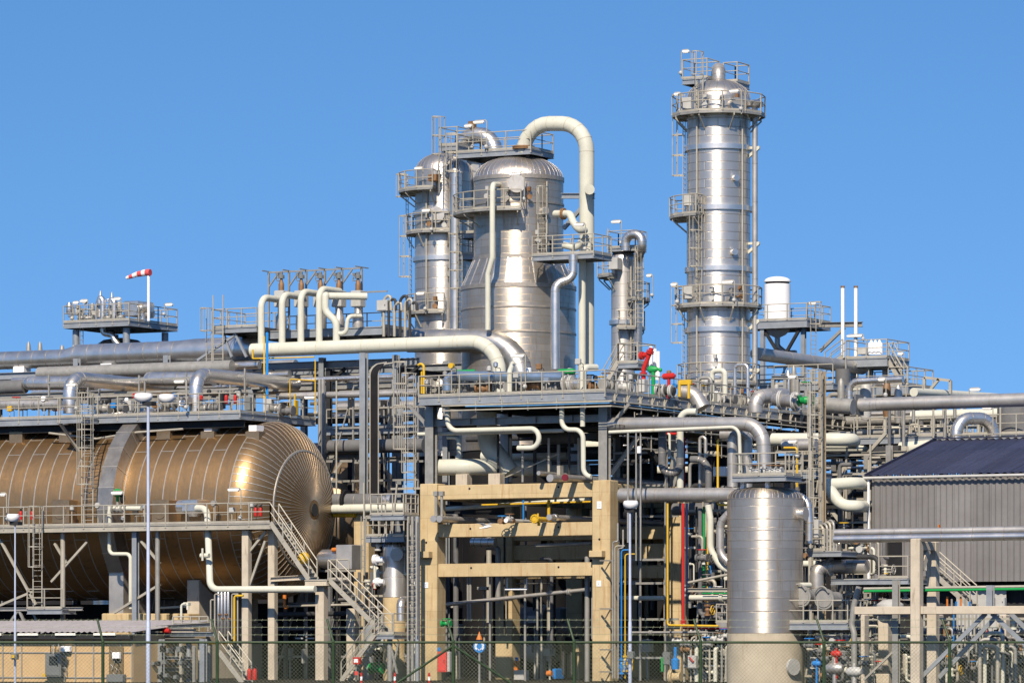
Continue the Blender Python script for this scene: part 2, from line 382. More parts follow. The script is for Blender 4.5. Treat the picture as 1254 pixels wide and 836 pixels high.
def valve(label, p, r, ax='x', wheel=None, body=None, stem=.8, act=None, group=None, up=Z):
    """flanged valve with hand wheel or actuator on a stem"""
    p = V(p); d = {'x': X, 'y': YV, 'z': Z}[ax]; up = V(up); t = thing('valve', label, 'valve', p - Z * r, group)
    b = MB(); b.tube([p - d * r * 1.6, p - d * r * .8, p, p + d * r * .8, p + d * r * 1.6], [r * .8, r * .9, r * 1.25, r * .9, r * .8], 12); part('body', b, body or m_grey, t)
    for k in (-1, 1):
        b = MB(); b.tube([p + d * (k * r * 1.55), p + d * (k * (r * 1.55 + .1))], r * 1.5, 12); part('flange', b, body or m_grey, t)
    b = MB(); q = p + up * stem; b.tube([p, p + up * (stem * .55)], r * .55, 8); b.tube([p, q], .03, 6); part('bonnet', b, m_galv, t)
    if act:
        b = MB(); b.tube([q - up * .05, q + up * .1, q + up * .3, q + up * .42], [.14, .3, .3, .1], 12); b.tube([q - up * .3, q], .09, 8); part('actuator', b, act, t)
    else:
        b = MB(); c = q; sx = up.orthogonal().normalized(); sy = up.cross(sx)
        pts = [c + (sx * math.cos(R(a)) + sy * math.sin(R(a))) * .24 for a in range(0, 361, 30)]
        b.tube(pts, .028, 6); b.bar(pts[0], pts[6], .03); b.bar(pts[3], pts[9], .03); part('hand_wheel', b, wheel or m_red, t)
    return t
def extinguisher(label, p, group='fire extinguishers', h=.62, r=.1):
    p = V(p); t = thing('fire_extinguisher', label, 'fire extinguisher', p, group)
    b = MB(); b.lathe(p, [(r * .9, 0), (r, .03), (r, h * .8), (r * .8, h * .9), (r * .35, h)], 14); part('cylinder', b, m_red, t)
    b = MB(); b.box(p.x - .05, p.y - .04, p.z + h, p.x + .05, p.y + .04, p.z + h + .09); b.bar((p.x - .03, p.y, p.z + h + .1), (p.x + .14, p.y, p.z + h + .16), .035); part('valve_head', b, m_black, t)
    b = MB(); b.tube([(p.x + .05, p.y - .03, p.z + h + .04), (p.x + r + .05, p.y - .04, p.z + h), (p.x + r + .04, p.y - .04, p.z + .2)], .018, 6, .08); part('hose', b, m_black, t)
    return t
def cabinet(label, px0, px1, py0, py1, Y, m, d=.35, name='electrical_cabinet', cat='cabinet', door=True, group=None):
    a = gy(px0, py1, Y); b_ = gy(px1, py0, Y); t = thing(name, label, cat, ((a.x + b_.x) / 2, Y + d / 2, a.z), group)
    b = MB(); b.cbox(a.x, Y, a.z, b_.x, Y + d, b_.z, .02); part('body', b, m, t)
    if door:
        w = b_.x - a.x; h = b_.z - a.z; b = MB(); b.cbox(a.x + w * .08, Y - .03, a.z + h * .07, b_.x - w * .08, Y - .002, b_.z - h * .07, .01); dr = part('door', b, m, t)
        b = MB(); b.box(b_.x - w * .2, Y - .06, a.z + h * .45, b_.x - w * .15, Y - .028, a.z + h * .6); part('handle', b, m_black, dr)
    return t
def stairs(label, p0, p1, w=.9, wdir=YV, group=None):
    """flight from p0 (bottom) to p1 (top): stringers, treads, two handrails"""
    p0 = V(p0); p1 = V(p1); wd = V(wdir) * w; t = thing('steel_stair', label, 'stairs', p0, group)
    for k in (0, 1):
        b = MB(); b.bar(p0 + wd * k, p1 + wd * k, .05, .26); part('stringer', b, m_rail, t)
    n = max(3, int((p1.z - p0.z) / .21)); b = MB()
    for i in range(n):
        c = p0 + (p1 - p0) * ((i + .5) / n); hd = V((p1.x - p0.x, p1.y - p0.y, 0)).normalized() * .13
        b.loft([[c - hd, c + hd, c + hd + wd, c - hd + wd], [c - hd + Z * .04, c + hd + Z * .04, c + hd + wd + Z * .04, c - hd + wd + Z * .04]])
    part('treads', b, m_galv, t)
    for k in (0, 1): rail(t, [p0 + wd * k, p1 + wd * k], 1.05, 1.3, toe=0)
    return t
def column(px, py0, py1, Y, w, label, m, kind='I', name='steel_column', cat='column', base=None, group=None):
    x = xx(px, Y); z0 = zz(py0, px, Y) if base is None else base; z1 = zz(py1, px, Y); b = MB()
    if kind == 'I': b.ib((x, Y, z0), (x, Y, z1), w, w, .03)
    elif kind == 'O': b.tube([(x, Y, z0), (x, Y, z1)], w / 2, 12)
    else: b.cbox(x - w / 2, Y - w / 2, z0, x + w / 2, Y + w / 2, z1, .05)
    return solo(name, label, cat, b, m, group)
# ---------------------------------------------------------------- sky, sun, camera
sun_az = math.atan2(math.sin(R(17)), -math.cos(R(17))); EL = R(41)
sd = V((math.sin(R(17)) * math.cos(EL), -math.cos(R(17)) * math.cos(EL), math.sin(EL)))
w = bpy.data.worlds.new('World'); scn.world = w; w.use_nodes = True; nt = w.node_tree
sky = nt.nodes.new('ShaderNodeTexSky'); sky.sky_type = 'NISHITA'; sky.sun_disc = False; sky.sun_elevation = EL; sky.sun_rotation = sun_az
sky.air_density = 1.0; sky.dust_density = .3; sky.ozone_density = 5.0; sky.altitude = 0
bg = nt.nodes['Background']; bg.inputs[1].default_value = .122
hs = nt.nodes.new('ShaderNodeHueSaturation'); hs.inputs['Saturation'].default_value = 1.17
tc = nt.nodes.new('ShaderNodeTexCoord'); mp = nt.nodes.new('ShaderNodeMapping'); mp.inputs['Location'].default_value = (0, 0, .19)
nt.links.new(tc.outputs['Generated'], mp.inputs[0]); nt.links.new(mp.outputs[0], sky.inputs[0])
nt.links.new(sky.outputs[0], hs.inputs['Color']); nt.links.new(hs.outputs[0], bg.inputs[0])
sl = bpy.data.lights.new('sun', 'SUN'); sl.energy = 5.0; sl.angle = R(.53); sl.color = (1, .87, .70)
so = bpy.data.objects.new('sun', sl); COL.objects.link(so); so.rotation_euler = sd.to_track_quat('Z', 'Y').to_euler(); so.location = (0, -50, 120)
cam = bpy.data.cameras.new('camera'); co = bpy.data.objects.new('camera', cam); COL.objects.link(co); scn.camera = co
cam.sensor_width = 36; cam.lens = F / 1254 * 36; cam.shift_y = (HZ - 418) / 1254; cam.clip_start = 1; cam.clip_end = 8000
co.location = (0, 0, EYE); co.rotation_euler = (R(90), 0, TH)
scn.view_settings.view_transform = 'Standard'; scn.view_settings.look = 'None'; scn.view_settings.exposure = .3; scn.view_settings.gamma = 1
scn.view_settings.use_curve_mapping = False
scn.cycles.diffuse_bounces = 1; scn.cycles.glossy_bounces = 3; scn.cycles.max_bounces = 5
# ground: one sheet to the horizon, a gravel yard on top of it behind the fence
b = MB(); b.add([(-4000, -3000, -.02), (4000, -3000, -.02), (4000, 5000, -.02), (-4000, 5000, -.02)], [(0, 1, 2, 3)]); structure('ground', b, m_grass)
q = [gt(-900, HZ, 104), gt(2100, HZ, 104), gt(2100, HZ, 420), gt(-900, HZ, 420)]
b = MB(); b.add([(p.x, p.y, 0) for p in q], [(0, 1, 2, 3)]); structure('gravel_yard', b, m_soil)
# ================================================================ TOWERS
def dome(wid, yt, ytop, n=7): return [(max(.3, wid * math.cos(R(90 * i / n))), yt + (ytop - yt) * math.sin(R(90 * i / n))) for i in range(n + 1)]
def pv(px, Y, pl):
    k = ppm(px, Y); return [(w / k, zz(py, px, Y)) for w, py in pl]
def vessel(name, label, px, Y, body, mat, top=None, topm=None, bands=(), bandw=.45, base=0., n=56, ribs=0, cat='column', ribm=None):
    """upright vessel: clad shell, coloured near black below deck level as shade, ribbed head, stiffening bands"""
    c = gy(px, HZ, Y); c = V((c.x, Y, 0)); t = thing(name, label, cat, (c.x, c.y, base))
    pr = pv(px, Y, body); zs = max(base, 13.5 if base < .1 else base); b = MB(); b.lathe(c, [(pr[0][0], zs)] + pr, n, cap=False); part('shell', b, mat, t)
    if base < .1: b = MB(); b.lathe(c, [(pr[0][0] - .06, 0), (pr[0][0] - .06, zs)], n); part('shade_dark_shell', b, m_shade_dark, t)  # below deck level the shell is coloured near black to imitate shade
    if top:
        pr = pv(px, Y, top); b = MB(); b.lathe(c, pr, n); hd = part('head', b, topm or mat, t)
        if ribs:
            b = MB()
            for i in range(ribs):
                a = 2 * math.pi * i / ribs; u = V((math.cos(a), math.sin(a), 0))
                for (r0, z0), (r1, z1) in zip(pr[:-1], pr[1:]): b.bar(c + u * (r0 + .005) + Z * z0, c + u * (r1 + .005) + Z * z1, .03, .012, u)
            part('head_seams', b, ribm or m_lap, hd)
    for w_, py in bands:
        (r, zc), = pv(px, Y, [(w_, py)]); b = MB(); b.lathe(c, [(r - .12, zc - .16), (r + .12, zc - .14), (r + .12, zc + .14), (r - .12, zc + .17)], n); part('stiffening_band', b, m_alu, t)
    return t, c
def manhole(t, c, r, ang, z, rad, m, L=.45, lid=True):
    u = V((math.cos(R(ang)), math.sin(R(ang)), 0)); p = V((c.x, c.y, z)) + u * (r - .05); b = MB()
    b.tube([p, p + u * L], rad, 20); b.tube([p + u * L, p + u * (L + .12)], rad * 1.16, 20); part('manhole', b, m, t)
CAMA = -62.                                   # direction towards the camera, grid degrees
# ---- tall tower (right)
k5 = ppm(880, 221); r5 = 39 / k5
M5 = clad('tower_cladding', (.68, .655, .62), r5, .5, 2.1, .8, .42, var=.07, stain=(.42, .33, .24), amt=.64, mort=.02)
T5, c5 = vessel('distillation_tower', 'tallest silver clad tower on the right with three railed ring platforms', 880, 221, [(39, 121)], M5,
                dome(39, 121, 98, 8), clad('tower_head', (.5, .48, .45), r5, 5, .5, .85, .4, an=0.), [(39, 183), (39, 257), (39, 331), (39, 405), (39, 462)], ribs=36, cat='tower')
b = MB(); r = 8.2 / k5; zt = zz(84, 880, 221); z0 = zz(104, 880, 221); b.tube([(c5.x, c5.y, z0), (c5.x, c5.y, zt), (c5.x - 1.1, c5.y + 2.2, zt)], r, 18, r * 1.4, seam=.6); part('vapour_outlet', b, [m_alub, m_lap], T5)
manhole(T5, c5, r5, -78 + 40, zz(134, 880, 221), .36, m_alub)
for z_, a_ in ((222, -35), (312, -38)):
    manhole(T5, c5, r5, a_, zz(z_, 880, 221), .16, m_alu, .2)
ro = 57 / k5
ring_deck('ring platform near the top of the tallest tower, right under its head', c5, zz(142, 880, 221), r5 + .08, ro, 0, 360, 12, 'ring platforms on the tallest tower')
ring_deck('ring platform halfway down the tallest tower, below a crescent platform', c5, zz(376, 880, 221), r5 + .08, 53 / k5, 0, 360, 12, 'ring platforms on the tallest tower')
ring_deck('crescent platform on the left flank of the tallest tower', c5, zz(266, 880, 221), r5 + .08, 60 / k5, 175, 268, 5)
ring_deck('ring platform of the tallest tower partly hidden by the catwalk at its foot', c5, zz(470, 880, 221), r5 + .08, 50 / k5, 0, 360, 12, 'ring platforms on the tallest tower')
zt = zz(101, 880, 221)
def small_deck(label, px0, px1, py, Y, depth=1.5, sides='flrb', group=None, fh=.28, low=0., **kw):
    x0, x1 = xx(px0, Y), xx(px1, Y); z = zz(py, (px0 + px1) / 2, Y); y1 = Y + depth; rl = []
    path = []
    if 'l' in sides: path.append((x0, y1))
    path += [(x0, Y), (x1, Y)]
    if 'r' in sides: path.append((x1, y1))
    if 'b' in sides: path += [(x1, y1), (x0, y1)] if 'r' not in sides else [(x0, y1)]
    if 'f' in sides or len(path) > 2: rl = [path]
    return deck(label, x0, x1, Y, y1, z, rl, fh, low=low, group=group, **kw)
small_deck('small railed platform left of the vapour pipe crowning the tallest tower', 836, 866, 96, 220.5, 1.6)
small_deck('small railed platform right of the vapour pipe crowning the tallest tower', 886, 903, 100, 221.5, 1.6)
xl = xx(856, 219.2)
ladder('caged ladder climbing to the very top of the tallest tower', xx(856, 219.0), 219.0, zz(142, 856, 219), zz(88, 856, 219), (0, -1))
ladder('caged ladder on the left of the tallest tower above its crescent platform', c5.x - ro * .66, c5.y - .9, zz(266, 836, 221), zz(142, 836, 221), (-1, -.2))
ladder('caged ladder on the front of the tallest tower below its crescent platform', xx(856, 219.0), c5.y - math.sqrt(max(.1, r5 ** 2 - (xx(856, 219) - c5.x) ** 2)) - .25, zz(376, 856, 219), zz(262, 856, 219), (-.3, -1))
ladder('caged ladder on the left of the tallest tower below its halfway platform', c5.x - ro * .66, c5.y - 1.0, zz(470, 836, 221), zz(376, 836, 221), (-1, -.2))
p = gy(924.5, 130, 221.2); q = gy(924.5, 497, 221.2)
o = pipe('slender silver downcomer running down the right side of the tallest tower', [p, q], 3.4 / k5, m_alub, 0, seam=2.2, n=12)
for py in (183, 300, 395, 455):
    b = MB(); z_ = zz(py, 924, 221); b.bar((c5.x + r5 * .9, 221.2, z_ - .5), (p.x + .25, 221.2, z_ + .1), .16); b.bar((c5.x + r5 * .9, 221.2, z_ + .12), (p.x + .3, 221.2, z_ + .12), .14); part('bracket', b, m_cream, o)
b = MB(); b.lathe((p.x, p.y, p.z - .1), [(.2, 0), (.45, .1), (.5, .3), (.3, .42), (.2, .45)], 16); part('cap', b, m_alu, o)
cabinet('grey box standing on the crescent platform of the tallest tower', 836, 846, 238, 252, 219.5, m_lbox, .7, 'equipment_box', 'box', False)
cabinet('grey box on the halfway ring platform of the tallest tower', 835, 847, 350, 366, 219.3, m_lbox, .7, 'equipment_box', 'box', False)
cabinet('grey box on the top ring platform of the tallest tower', 834, 846, 119, 134, 219.5, m_lbox, .7, 'equipment_box', 'box', False)
# ---- big bellied vessel (centre)
Y3 = 225.; k3 = ppm(635, Y3); r3 = 55 / k3
M3 = clad('bellied_vessel_cladding', (.55, .5, .43), 70 / k3, .42, 3.0, .8, .42, var=.1, lap=(.5, .4, .3), stain=(.36, .28, .19), amt=.55, mort=.022)
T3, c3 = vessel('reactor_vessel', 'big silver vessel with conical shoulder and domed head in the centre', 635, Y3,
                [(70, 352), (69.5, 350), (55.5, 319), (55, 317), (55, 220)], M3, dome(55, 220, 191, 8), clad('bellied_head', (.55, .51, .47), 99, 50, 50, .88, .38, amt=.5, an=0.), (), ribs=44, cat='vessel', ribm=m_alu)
for w_, py, dz in ((55.6, 221, .12), (55.8, 318, .1), (70.6, 354, .12), (55.6, 252, .06), (70.5, 380, .05), (70.5, 410, .05)):
    (r, zc), = pv(635, Y3, [(w_, py)]); b = MB(); b.lathe(c3, [(r - .06, zc - dz), (r + .02, zc - dz), (r + .02, zc + dz), (r - .06, zc + dz)], 56); part('girth_seam', b, m_lap, T3)
b = MB()
for i in range(24):
    a = 2 * math.pi * i / 24; u = V((math.cos(a), math.sin(a), 0)); (r0, z0), (r1, z1) = pv(635, Y3, [(70, 352), (55.5, 319)])
    b.bar(c3 + u * (r0 + .01) + Z * z0, c3 + u * (r1 + .01) + Z * z1, .07, .03, u)
part('cone_seams', b, m_alu, T3)
manhole(T3, c3, r3, -64, zz(232, 635, Y3), .46, m_alub, .5)
manhole(T3, c3, r3, -30, zz(262, 655, Y3), .2, m_alub, .3)
# platform on its head
x0, x1 = xx(560, 223.6), xx(650, 223.6); z = zz(184, 610, 223.6)
deck('railed platform laid over the head of the big bellied vessel', x0, x1, 223.6, 226.5, z, [[(x0, 226.5), (x0, 223.6), (x1, 223.6), (x1, 226.5), (x0, 226.5)]], .3, low=.25)
DK = [o for o in COL.objects if o.get('label', '').startswith('railed platform laid over')][0]
for i, (px, yy) in enumerate(((600, 223.9), (640, 223.9), (640, 226.2), (600, 226.2))):
    x = xx(px, 223.2); b = MB(); b.bar((x, yy, z - .3), (x, yy, z - 1.3), .16); part('leg', b, m_dark, DK)
small_deck('small upper platform with rails over the left tower head', 539, 560, 178, 226., 2.0)
ring_deck('half ring platform on the front of the bellied vessel', c3, zz(256, 625, Y3 - 3), r3 + .06, 80 / k3, 182, 300, 8)
small_deck('platform with rails on the right shoulder of the bellied vessel', 652, 727, 311, 221.2, 2.3, low=.2)
ladder('caged ladder between the two platforms of the bellied vessel', xx(664, 221.6), 221.6, zz(311, 664, 221.6), zz(252, 664, 221.6), (.3, -1))
ladder('ladder rising from the half ring platform of the bellied vessel', xx(560, 224.5), 224.5, zz(256, 560, 224.5), zz(186, 560, 224.5), (-1, -.3))
# white relief pipe and its neighbours
Yw = 224.; kw = ppm(680, Yw); rw = 9.2 / kw
o = pipe('huge cream overhead pipe arching from the bellied vessel head down to the deck', [gy(641, 188, Yw), gy(641, 151.5, Yw), gy(718.5, 151.5, Yw), gy(718.5, 452, Yw)], rw, m_white, 1.75, n=24, seam=3.4,
         fl=[(gy(641, 181, Yw), Z)], flm=m_rust)
b = MB(); b.tube([gy(722, 232, 223.6), gy(722, 232, 222.7)], .3, 16); part('blind_branch', b, m_white, o)
pipe('second cream standpipe just left of the overhead pipe foot', [gy(713, 318, 222.6), gy(713, 455, 222.6)], 4.5 / kw, m_white, 0)
b = MB(); b.ib(gy(688, 240, 224), gy(728, 240, 224), .32, .25); b.bar(gy(690, 280, 224), gy(722, 244, 224), .22)
solo('pipe_bracket', 'steel bracket arm tying the overhead cream pipe to the bellied vessel', 'bracket', b, m_blue_g)
Ys = 220.6
o = pipe('slim cream pipe with a jog down the front of the bellied vessel', [gy(610, 226, Ys + 1.7), gy(603, 226, Ys), gy(603, 316, Ys), gy(597.5, 336, Ys), gy(597.5, 404, Ys)], 3.4 / ppm(600, Ys), m_white, .5, n=14)
o = pipe('silver offset pipe stepping down the right flank of the bellied vessel', [gy(702, 312, 221), gy(702, 342, 221), gy(680, 346, 220.4), gy(680, 452, 220.4)], 5.4 / kw, m_alu, .75, seam=.7, n=16)
pipe('cream branch pipe with flange off the right side of the bellied vessel', [gy(680, 262, 223.2), gy(698, 262, 222.6), gy(702, 272, 222.4), gy(709, 282, 222.4), gy(716, 282, 223.2)], .22, m_white, .4, fl=[(gy(690, 262, 222.9), X)], flm=m_rust)
pipe('short cream stub pipe above the right shoulder platform', [gy(690, 300, 221.8), gy(706, 304, 221.8), gy(712, 296, 221.8)], .2, m_white, .4)
# ---- left tower with domed head
Y1 = 229.; k1 = ppm(542, Y1); r1 = 35 / k1
M1 = clad('left_tower_cladding', (.66, .625, .58), r1, .66, 2.4, .8, .42, var=.08, stain=(.35, .27, .2), amt=.6, mort=.02)
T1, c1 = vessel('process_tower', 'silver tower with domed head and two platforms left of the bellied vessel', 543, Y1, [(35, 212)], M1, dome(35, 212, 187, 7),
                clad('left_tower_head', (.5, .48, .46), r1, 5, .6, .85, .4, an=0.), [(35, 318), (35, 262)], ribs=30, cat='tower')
manhole(T1, c1, r1, -72, zz(268, 527, Y1), .42, m_alub, .4)
ring_deck('upper ring platform of the left domed tower', c1, zz(236, 520, Y1), r1 + .06, 55 / k1, 150, 285, 6)
ring_deck('lower ring platform of the left domed tower', c1, zz(287, 520, Y1), r1 + .06, 46 / k1, 150, 310, 7)
ring_deck('bottom platform of the left domed tower above the silver header', c1, zz(385, 520, Y1), r1 + .06, 46 / k1, 150, 300, 6)
ladder('tall caged ladder down the left edge of the domed tower', c1.x - 45 / k1 * .93, c1.y - .4, zz(385, 500, Y1), zz(287, 500, Y1), (-1, -.25))
ladder('caged ladder between the ring platforms of the domed tower', c1.x - 50 / k1 * .93, c1.y - .4, zz(287, 500, Y1), zz(236, 500, Y1), (-1, -.25))
ladder('caged ladder between the domed tower and the bellied vessel', xx(563, 225.2), 225.2, zz(400, 563, 225.2), zz(287, 563, 225.2), (-.5, -1))
ladder('caged ladder rising above the domed tower head', xx(541, 226.2), 226.2, zz(236, 541, 226.2), zz(166, 541, 226.2), (-.4, -1))
small_deck('railed platform squeezed between the domed tower and the bellied vessel', 562, 581, 311, 226, 2.4)
small_deck('second railed platform between the domed tower and the bellied vessel, one storey higher', 562, 581, 285, 226, 2.4)
cabinet('orange rusted actuator box on the upper ring of the domed tower', 524, 534, 213, 222, 226.4, m_rust, .6, 'actuator_box', 'box', False)
# tower behind, with the overhead vapour pipe
Y2 = 232.; k2 = ppm(585, Y2)
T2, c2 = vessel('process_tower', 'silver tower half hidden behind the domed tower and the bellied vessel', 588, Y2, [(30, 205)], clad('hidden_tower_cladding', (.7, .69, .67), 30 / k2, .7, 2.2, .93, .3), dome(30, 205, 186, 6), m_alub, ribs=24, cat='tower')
manhole(T2, c2, 30 / k2, -75, zz(213, 575, Y2), .55, m_alu, .55)
pipe('bright silver standpipe in front of the half hidden tower', [gy(558, 404, 227.3), gy(558, 212, 227.3)], 7.5 / k2, m_alu, 0, seam=1.6, n=18)
b = MB(); p = gy(558, 212, 227.3); b.lathe(p, [(.34, 0), (.45, .0), (.1, .7), (.05, .75)], 16); solo('rain_cap', 'pointed silver cone capping the bright standpipe', 'cap', b, m_alu)
pipe('thick silver vapour pipe arching over the half hidden tower', [gy(562, 200, 229), gy(562, 166, 229), gy(606, 166, 229), gy(606, 215, 229)], 10 / k2, m_alu, 1.2, seam=.7, n=20)
cabinet('rusty box perched on the arching silver vapour pipe', 573, 580, 148, 157, 228.6, m_rust, .4, 'instrument_box', 'box', False)
# ---- small distant tower
Y4 = 250.; k4 = ppm(763, Y4); r4 = 15.5 / k4
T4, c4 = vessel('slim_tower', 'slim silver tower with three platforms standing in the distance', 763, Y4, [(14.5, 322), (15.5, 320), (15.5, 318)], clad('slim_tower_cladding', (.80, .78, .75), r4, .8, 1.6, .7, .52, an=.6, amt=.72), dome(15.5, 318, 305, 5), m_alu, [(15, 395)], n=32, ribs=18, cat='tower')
pipe('silver gooseneck pipe curling over the head of the slim tower', [gy(766, 307, Y4 - 1.4), gy(766, 287, Y4 - 1.4), gy(786, 287, Y4 - 1.4), gy(786, 306, Y4 - 1.4), gy(781, 314, Y4 - .6), gy(781, 440, Y4 - .2)], 5.6 / k4, m_alu, .6, seam=.5)
small_deck('top platform of the slim distant tower beside its gooseneck pipe', 744, 778, 303, Y4 - .9, 1.6, fh=.2)
ring_deck('left crescent platform of the slim distant tower', c4, zz(339, 748, Y4), r4 + .05, 31 / k4, 165, 262, 5)
ring_deck('right crescent platform of the slim distant tower', c4, zz(367, 780, Y4), r4 + .05, 33 / k4, -45, 40, 4)
ring_deck('lowest crescent platform of the slim distant tower', c4, zz(402, 770, Y4), r4 + .05, 27 / k4, -80, 40, 5)
cabinet('large grey box hung on the slim distant tower', 745, 756, 315, 330, Y4 - 1.6, m_lbox, .7, 'equipment_box', 'box', False)
ladder('caged ladder on the front of the slim distant tower', xx(783, Y4 - .9), Y4 - .9, zz(402, 772, Y4), zz(325, 772, Y4), (.4, -1))
ladder('caged ladder left of the slim distant tower head', xx(745, Y4 - 1.3), Y4 - 1.3, zz(339, 745, Y4), zz(303, 745, Y4), (-1, -.3))
# ---- white drum on its platform
Y6 = 268.; k6 = ppm(952, Y6); r6 = 16 / k6
c6 = gy(952, HZ, Y6); t = thing('storage_drum', 'white round topped drum on a raised platform right of the tallest tower', 'drum', (c6.x, Y6, zz(412, 952, Y6)))
b = MB(); b.lathe((c6.x, Y6, 0), [(.2, zz(413, 952, Y6))] + pv(952, Y6, [(10, 410), (15, 405), (16, 396), (16, 350), (16, 348)]), 36, cap=False); part('shell', b, m_pure, t)
b = MB(); b.lathe((c6.x, Y6, 0), pv(952, Y6, [(14.5, 349), (14.5, 345)]), 36, cap=False); part('vent_gap', b, m_dark, t)
b = MB(); b.lathe((c6.x, Y6, 0), pv(952, Y6, [(16.6, 345.5), (16.6, 344)] + [(a, c_) for a, c_ in dome(16, 344, 338.5, 5)]), 36); part('roof', b, m_pure, t)
b = MB(); b.tube([(c6.x, Y6, zz(411, 952, Y6)), gy(952, 424, Y6), gy(962, 432, Y6), gy(975, 432, Y6)], 3.4 / k6, 12, .4); part('outlet_pipe', b, m_alub, t)
small_deck('railed platform carrying the white drum', 916, 988, 392, Y6 - 2.0, 4.0, fh=.5)
for i, px in enumerate((934, 984)):
    column(px, 520, 397, Y6 - 1.8 + i * .4, .3, 'steel leg under the %s side of the white drum platform' % ('left', 'right')[i], m_blue_g, base=0, group='legs under the white drum platform')
b = MB(); b.bar(gy(932, 398, Y6 - 1.7), gy(958, 440, Y6 - 1.7), .2); b.bar(gy(982, 398, Y6 - 1.7), gy(958, 440, Y6 - 1.7), .2); solo('diagonal_brace', 'dark diagonal braces under the white drum platform', 'brace', b, m_dark)
ladder('caged ladder at the right end of the white drum platform', xx(996, Y6 - 1.5), Y6 - 1.5, zz(440, 996, Y6), zz(392, 996, Y6), (1, -.4))
b = MB(); b.ib(gy(990, 398, Y6), gy(1056, 397, Y6), .35, .3); b.bar(gy(1004, 430, Y6), gy(1034, 401, Y6), .2)
solo('outrigger_beam', 'long steel arm reaching from the drum platform to the two vent stacks', 'beam', b, m_galv)
for i, px in enumerate((1032, 1048)):
    b = MB(); b.tube([gy(px, 470, Y6 - .3), gy(px, 352, Y6 - .3)], 2.3 / k6, 12); o = solo('vent_stack', '%s of two thin white vent stacks with rusty tips' % ('left', 'right')[i], 'stack', b, m_pure, 'thin white vent stacks')
    b = MB(); b.tube([gy(px, 352.4, Y6 - .3), gy(px, 350, Y6 - .3)], 2.6 / k6, 12); part('tip', b, m_rust, o)
# ================================================================ LEFT: BIG TANK, ITS DECK AND WALKWAY
YT = 206.; pt = gy(385, 624, YT); RT = 5.02; zc = pt.z; xh = pt.x; xt = xh - 2.55
M_T = clad('gold_brown_cladding', (.345, .215, .105), RT, 99, 99, .85, .42, 'x', stain=(.17, .105, .055), amt=.54, var=.0, mort=0., an=.3)
M_H = clad('gold_brown_head', (.34, .22, .11), RT, 99, 99, .85, .4, 'x', stain=(.2, .12, .05), amt=.62, var=.0, mort=0., an=.1)
m_seam = paint('bright_seam', (.45, .42, .37), .6, .42, .12, 3, (.3, .22, .15), .66)
t = thing('storage_tank', 'huge gold brown horizontal tank with bright ribbed domed end', 'tank', (xt - 18, YT, zc - RT)); TK = t
ORG[t.name] = V((xt - 18, YT, zc)); t.location = ORG[t.name]
b = MB(); b.lathe((0, YT, zc), [(RT, xt - 42), (RT, xt)], 96, 'x', cap=False); part('shell', b, M_T, t)
hp = [(max(.02, RT * math.cos(R(90 * i / 14))), xt + 2.55 * math.sin(R(90 * i / 14))) for i in range(15)]
b = MB(); b.lathe((0, YT, zc), hp, 96, 'x'); hd = part('domed_head', b, M_H, t)
hp2 = [(RT * math.cos(R(90 * i / 14)), xt - 42 - 2.55 * math.sin(R(90 * i / 14))) for i in range(14, -1, -1)]
b = MB(); b.lathe((0, YT, zc), [(max(.02, a), c_) for a, c_ in hp2], 64, 'x'); part('domed_head', b, M_H, t)
b = MB(); i = 0; x = xt - .02
while x > xt - 42:
    b.lathe((0, YT, zc), [(RT - .02, x - .034), (RT + .014, x - .03), (RT + .014, x + .03), (RT - .02, x + .034)], 96, 'x', cap=False)
    for j in range(12):
        a = R(j * 30 + (15 if i % 2 else 0) + 4)
        if j % 2 == 0:
            u = V((0, math.cos(a), math.sin(a))); p = V((x - .05, YT, zc)) + u * (RT + .006); b.bar(p, p - X * .8, .045, .025, u)
    x -= .87; i += 1
part('sheet_seams', b, m_seam, t)
b = MB()
for j in range(72):
    a = 2 * math.pi * (j + .5) / 72; prev = None
    for k in range(0, 14):
        r_, x_ = hp[k]; u = V((0, math.cos(a), math.sin(a))); p = V((x_ + .006, YT, zc)) + u * (r_ + .006)
        if prev is not None and r_ > .3: b.bar(prev, p, .038 if r_ > 2.0 else .022, .02, u + X * .5)
        prev = p
for rr in (3.35,):
    xr = xt + 2.55 * math.sqrt(1 - (rr / RT) ** 2); b.lathe((0, YT, zc), [(rr - .06, xr - .0), (rr - .05, xr + .05), (rr + .05, xr + .03), (rr + .06, xr - .03)], 72, 'x', cap=False)
part('radial_seams', b, m_seam, hd)
b = MB(); b.lathe((0, YT, zc), [(.36, xh - .08), (.36, xh + .05), (.03, xh + .06)], 28, 'x'); part('centre_disc', b, m_dgrey, hd)
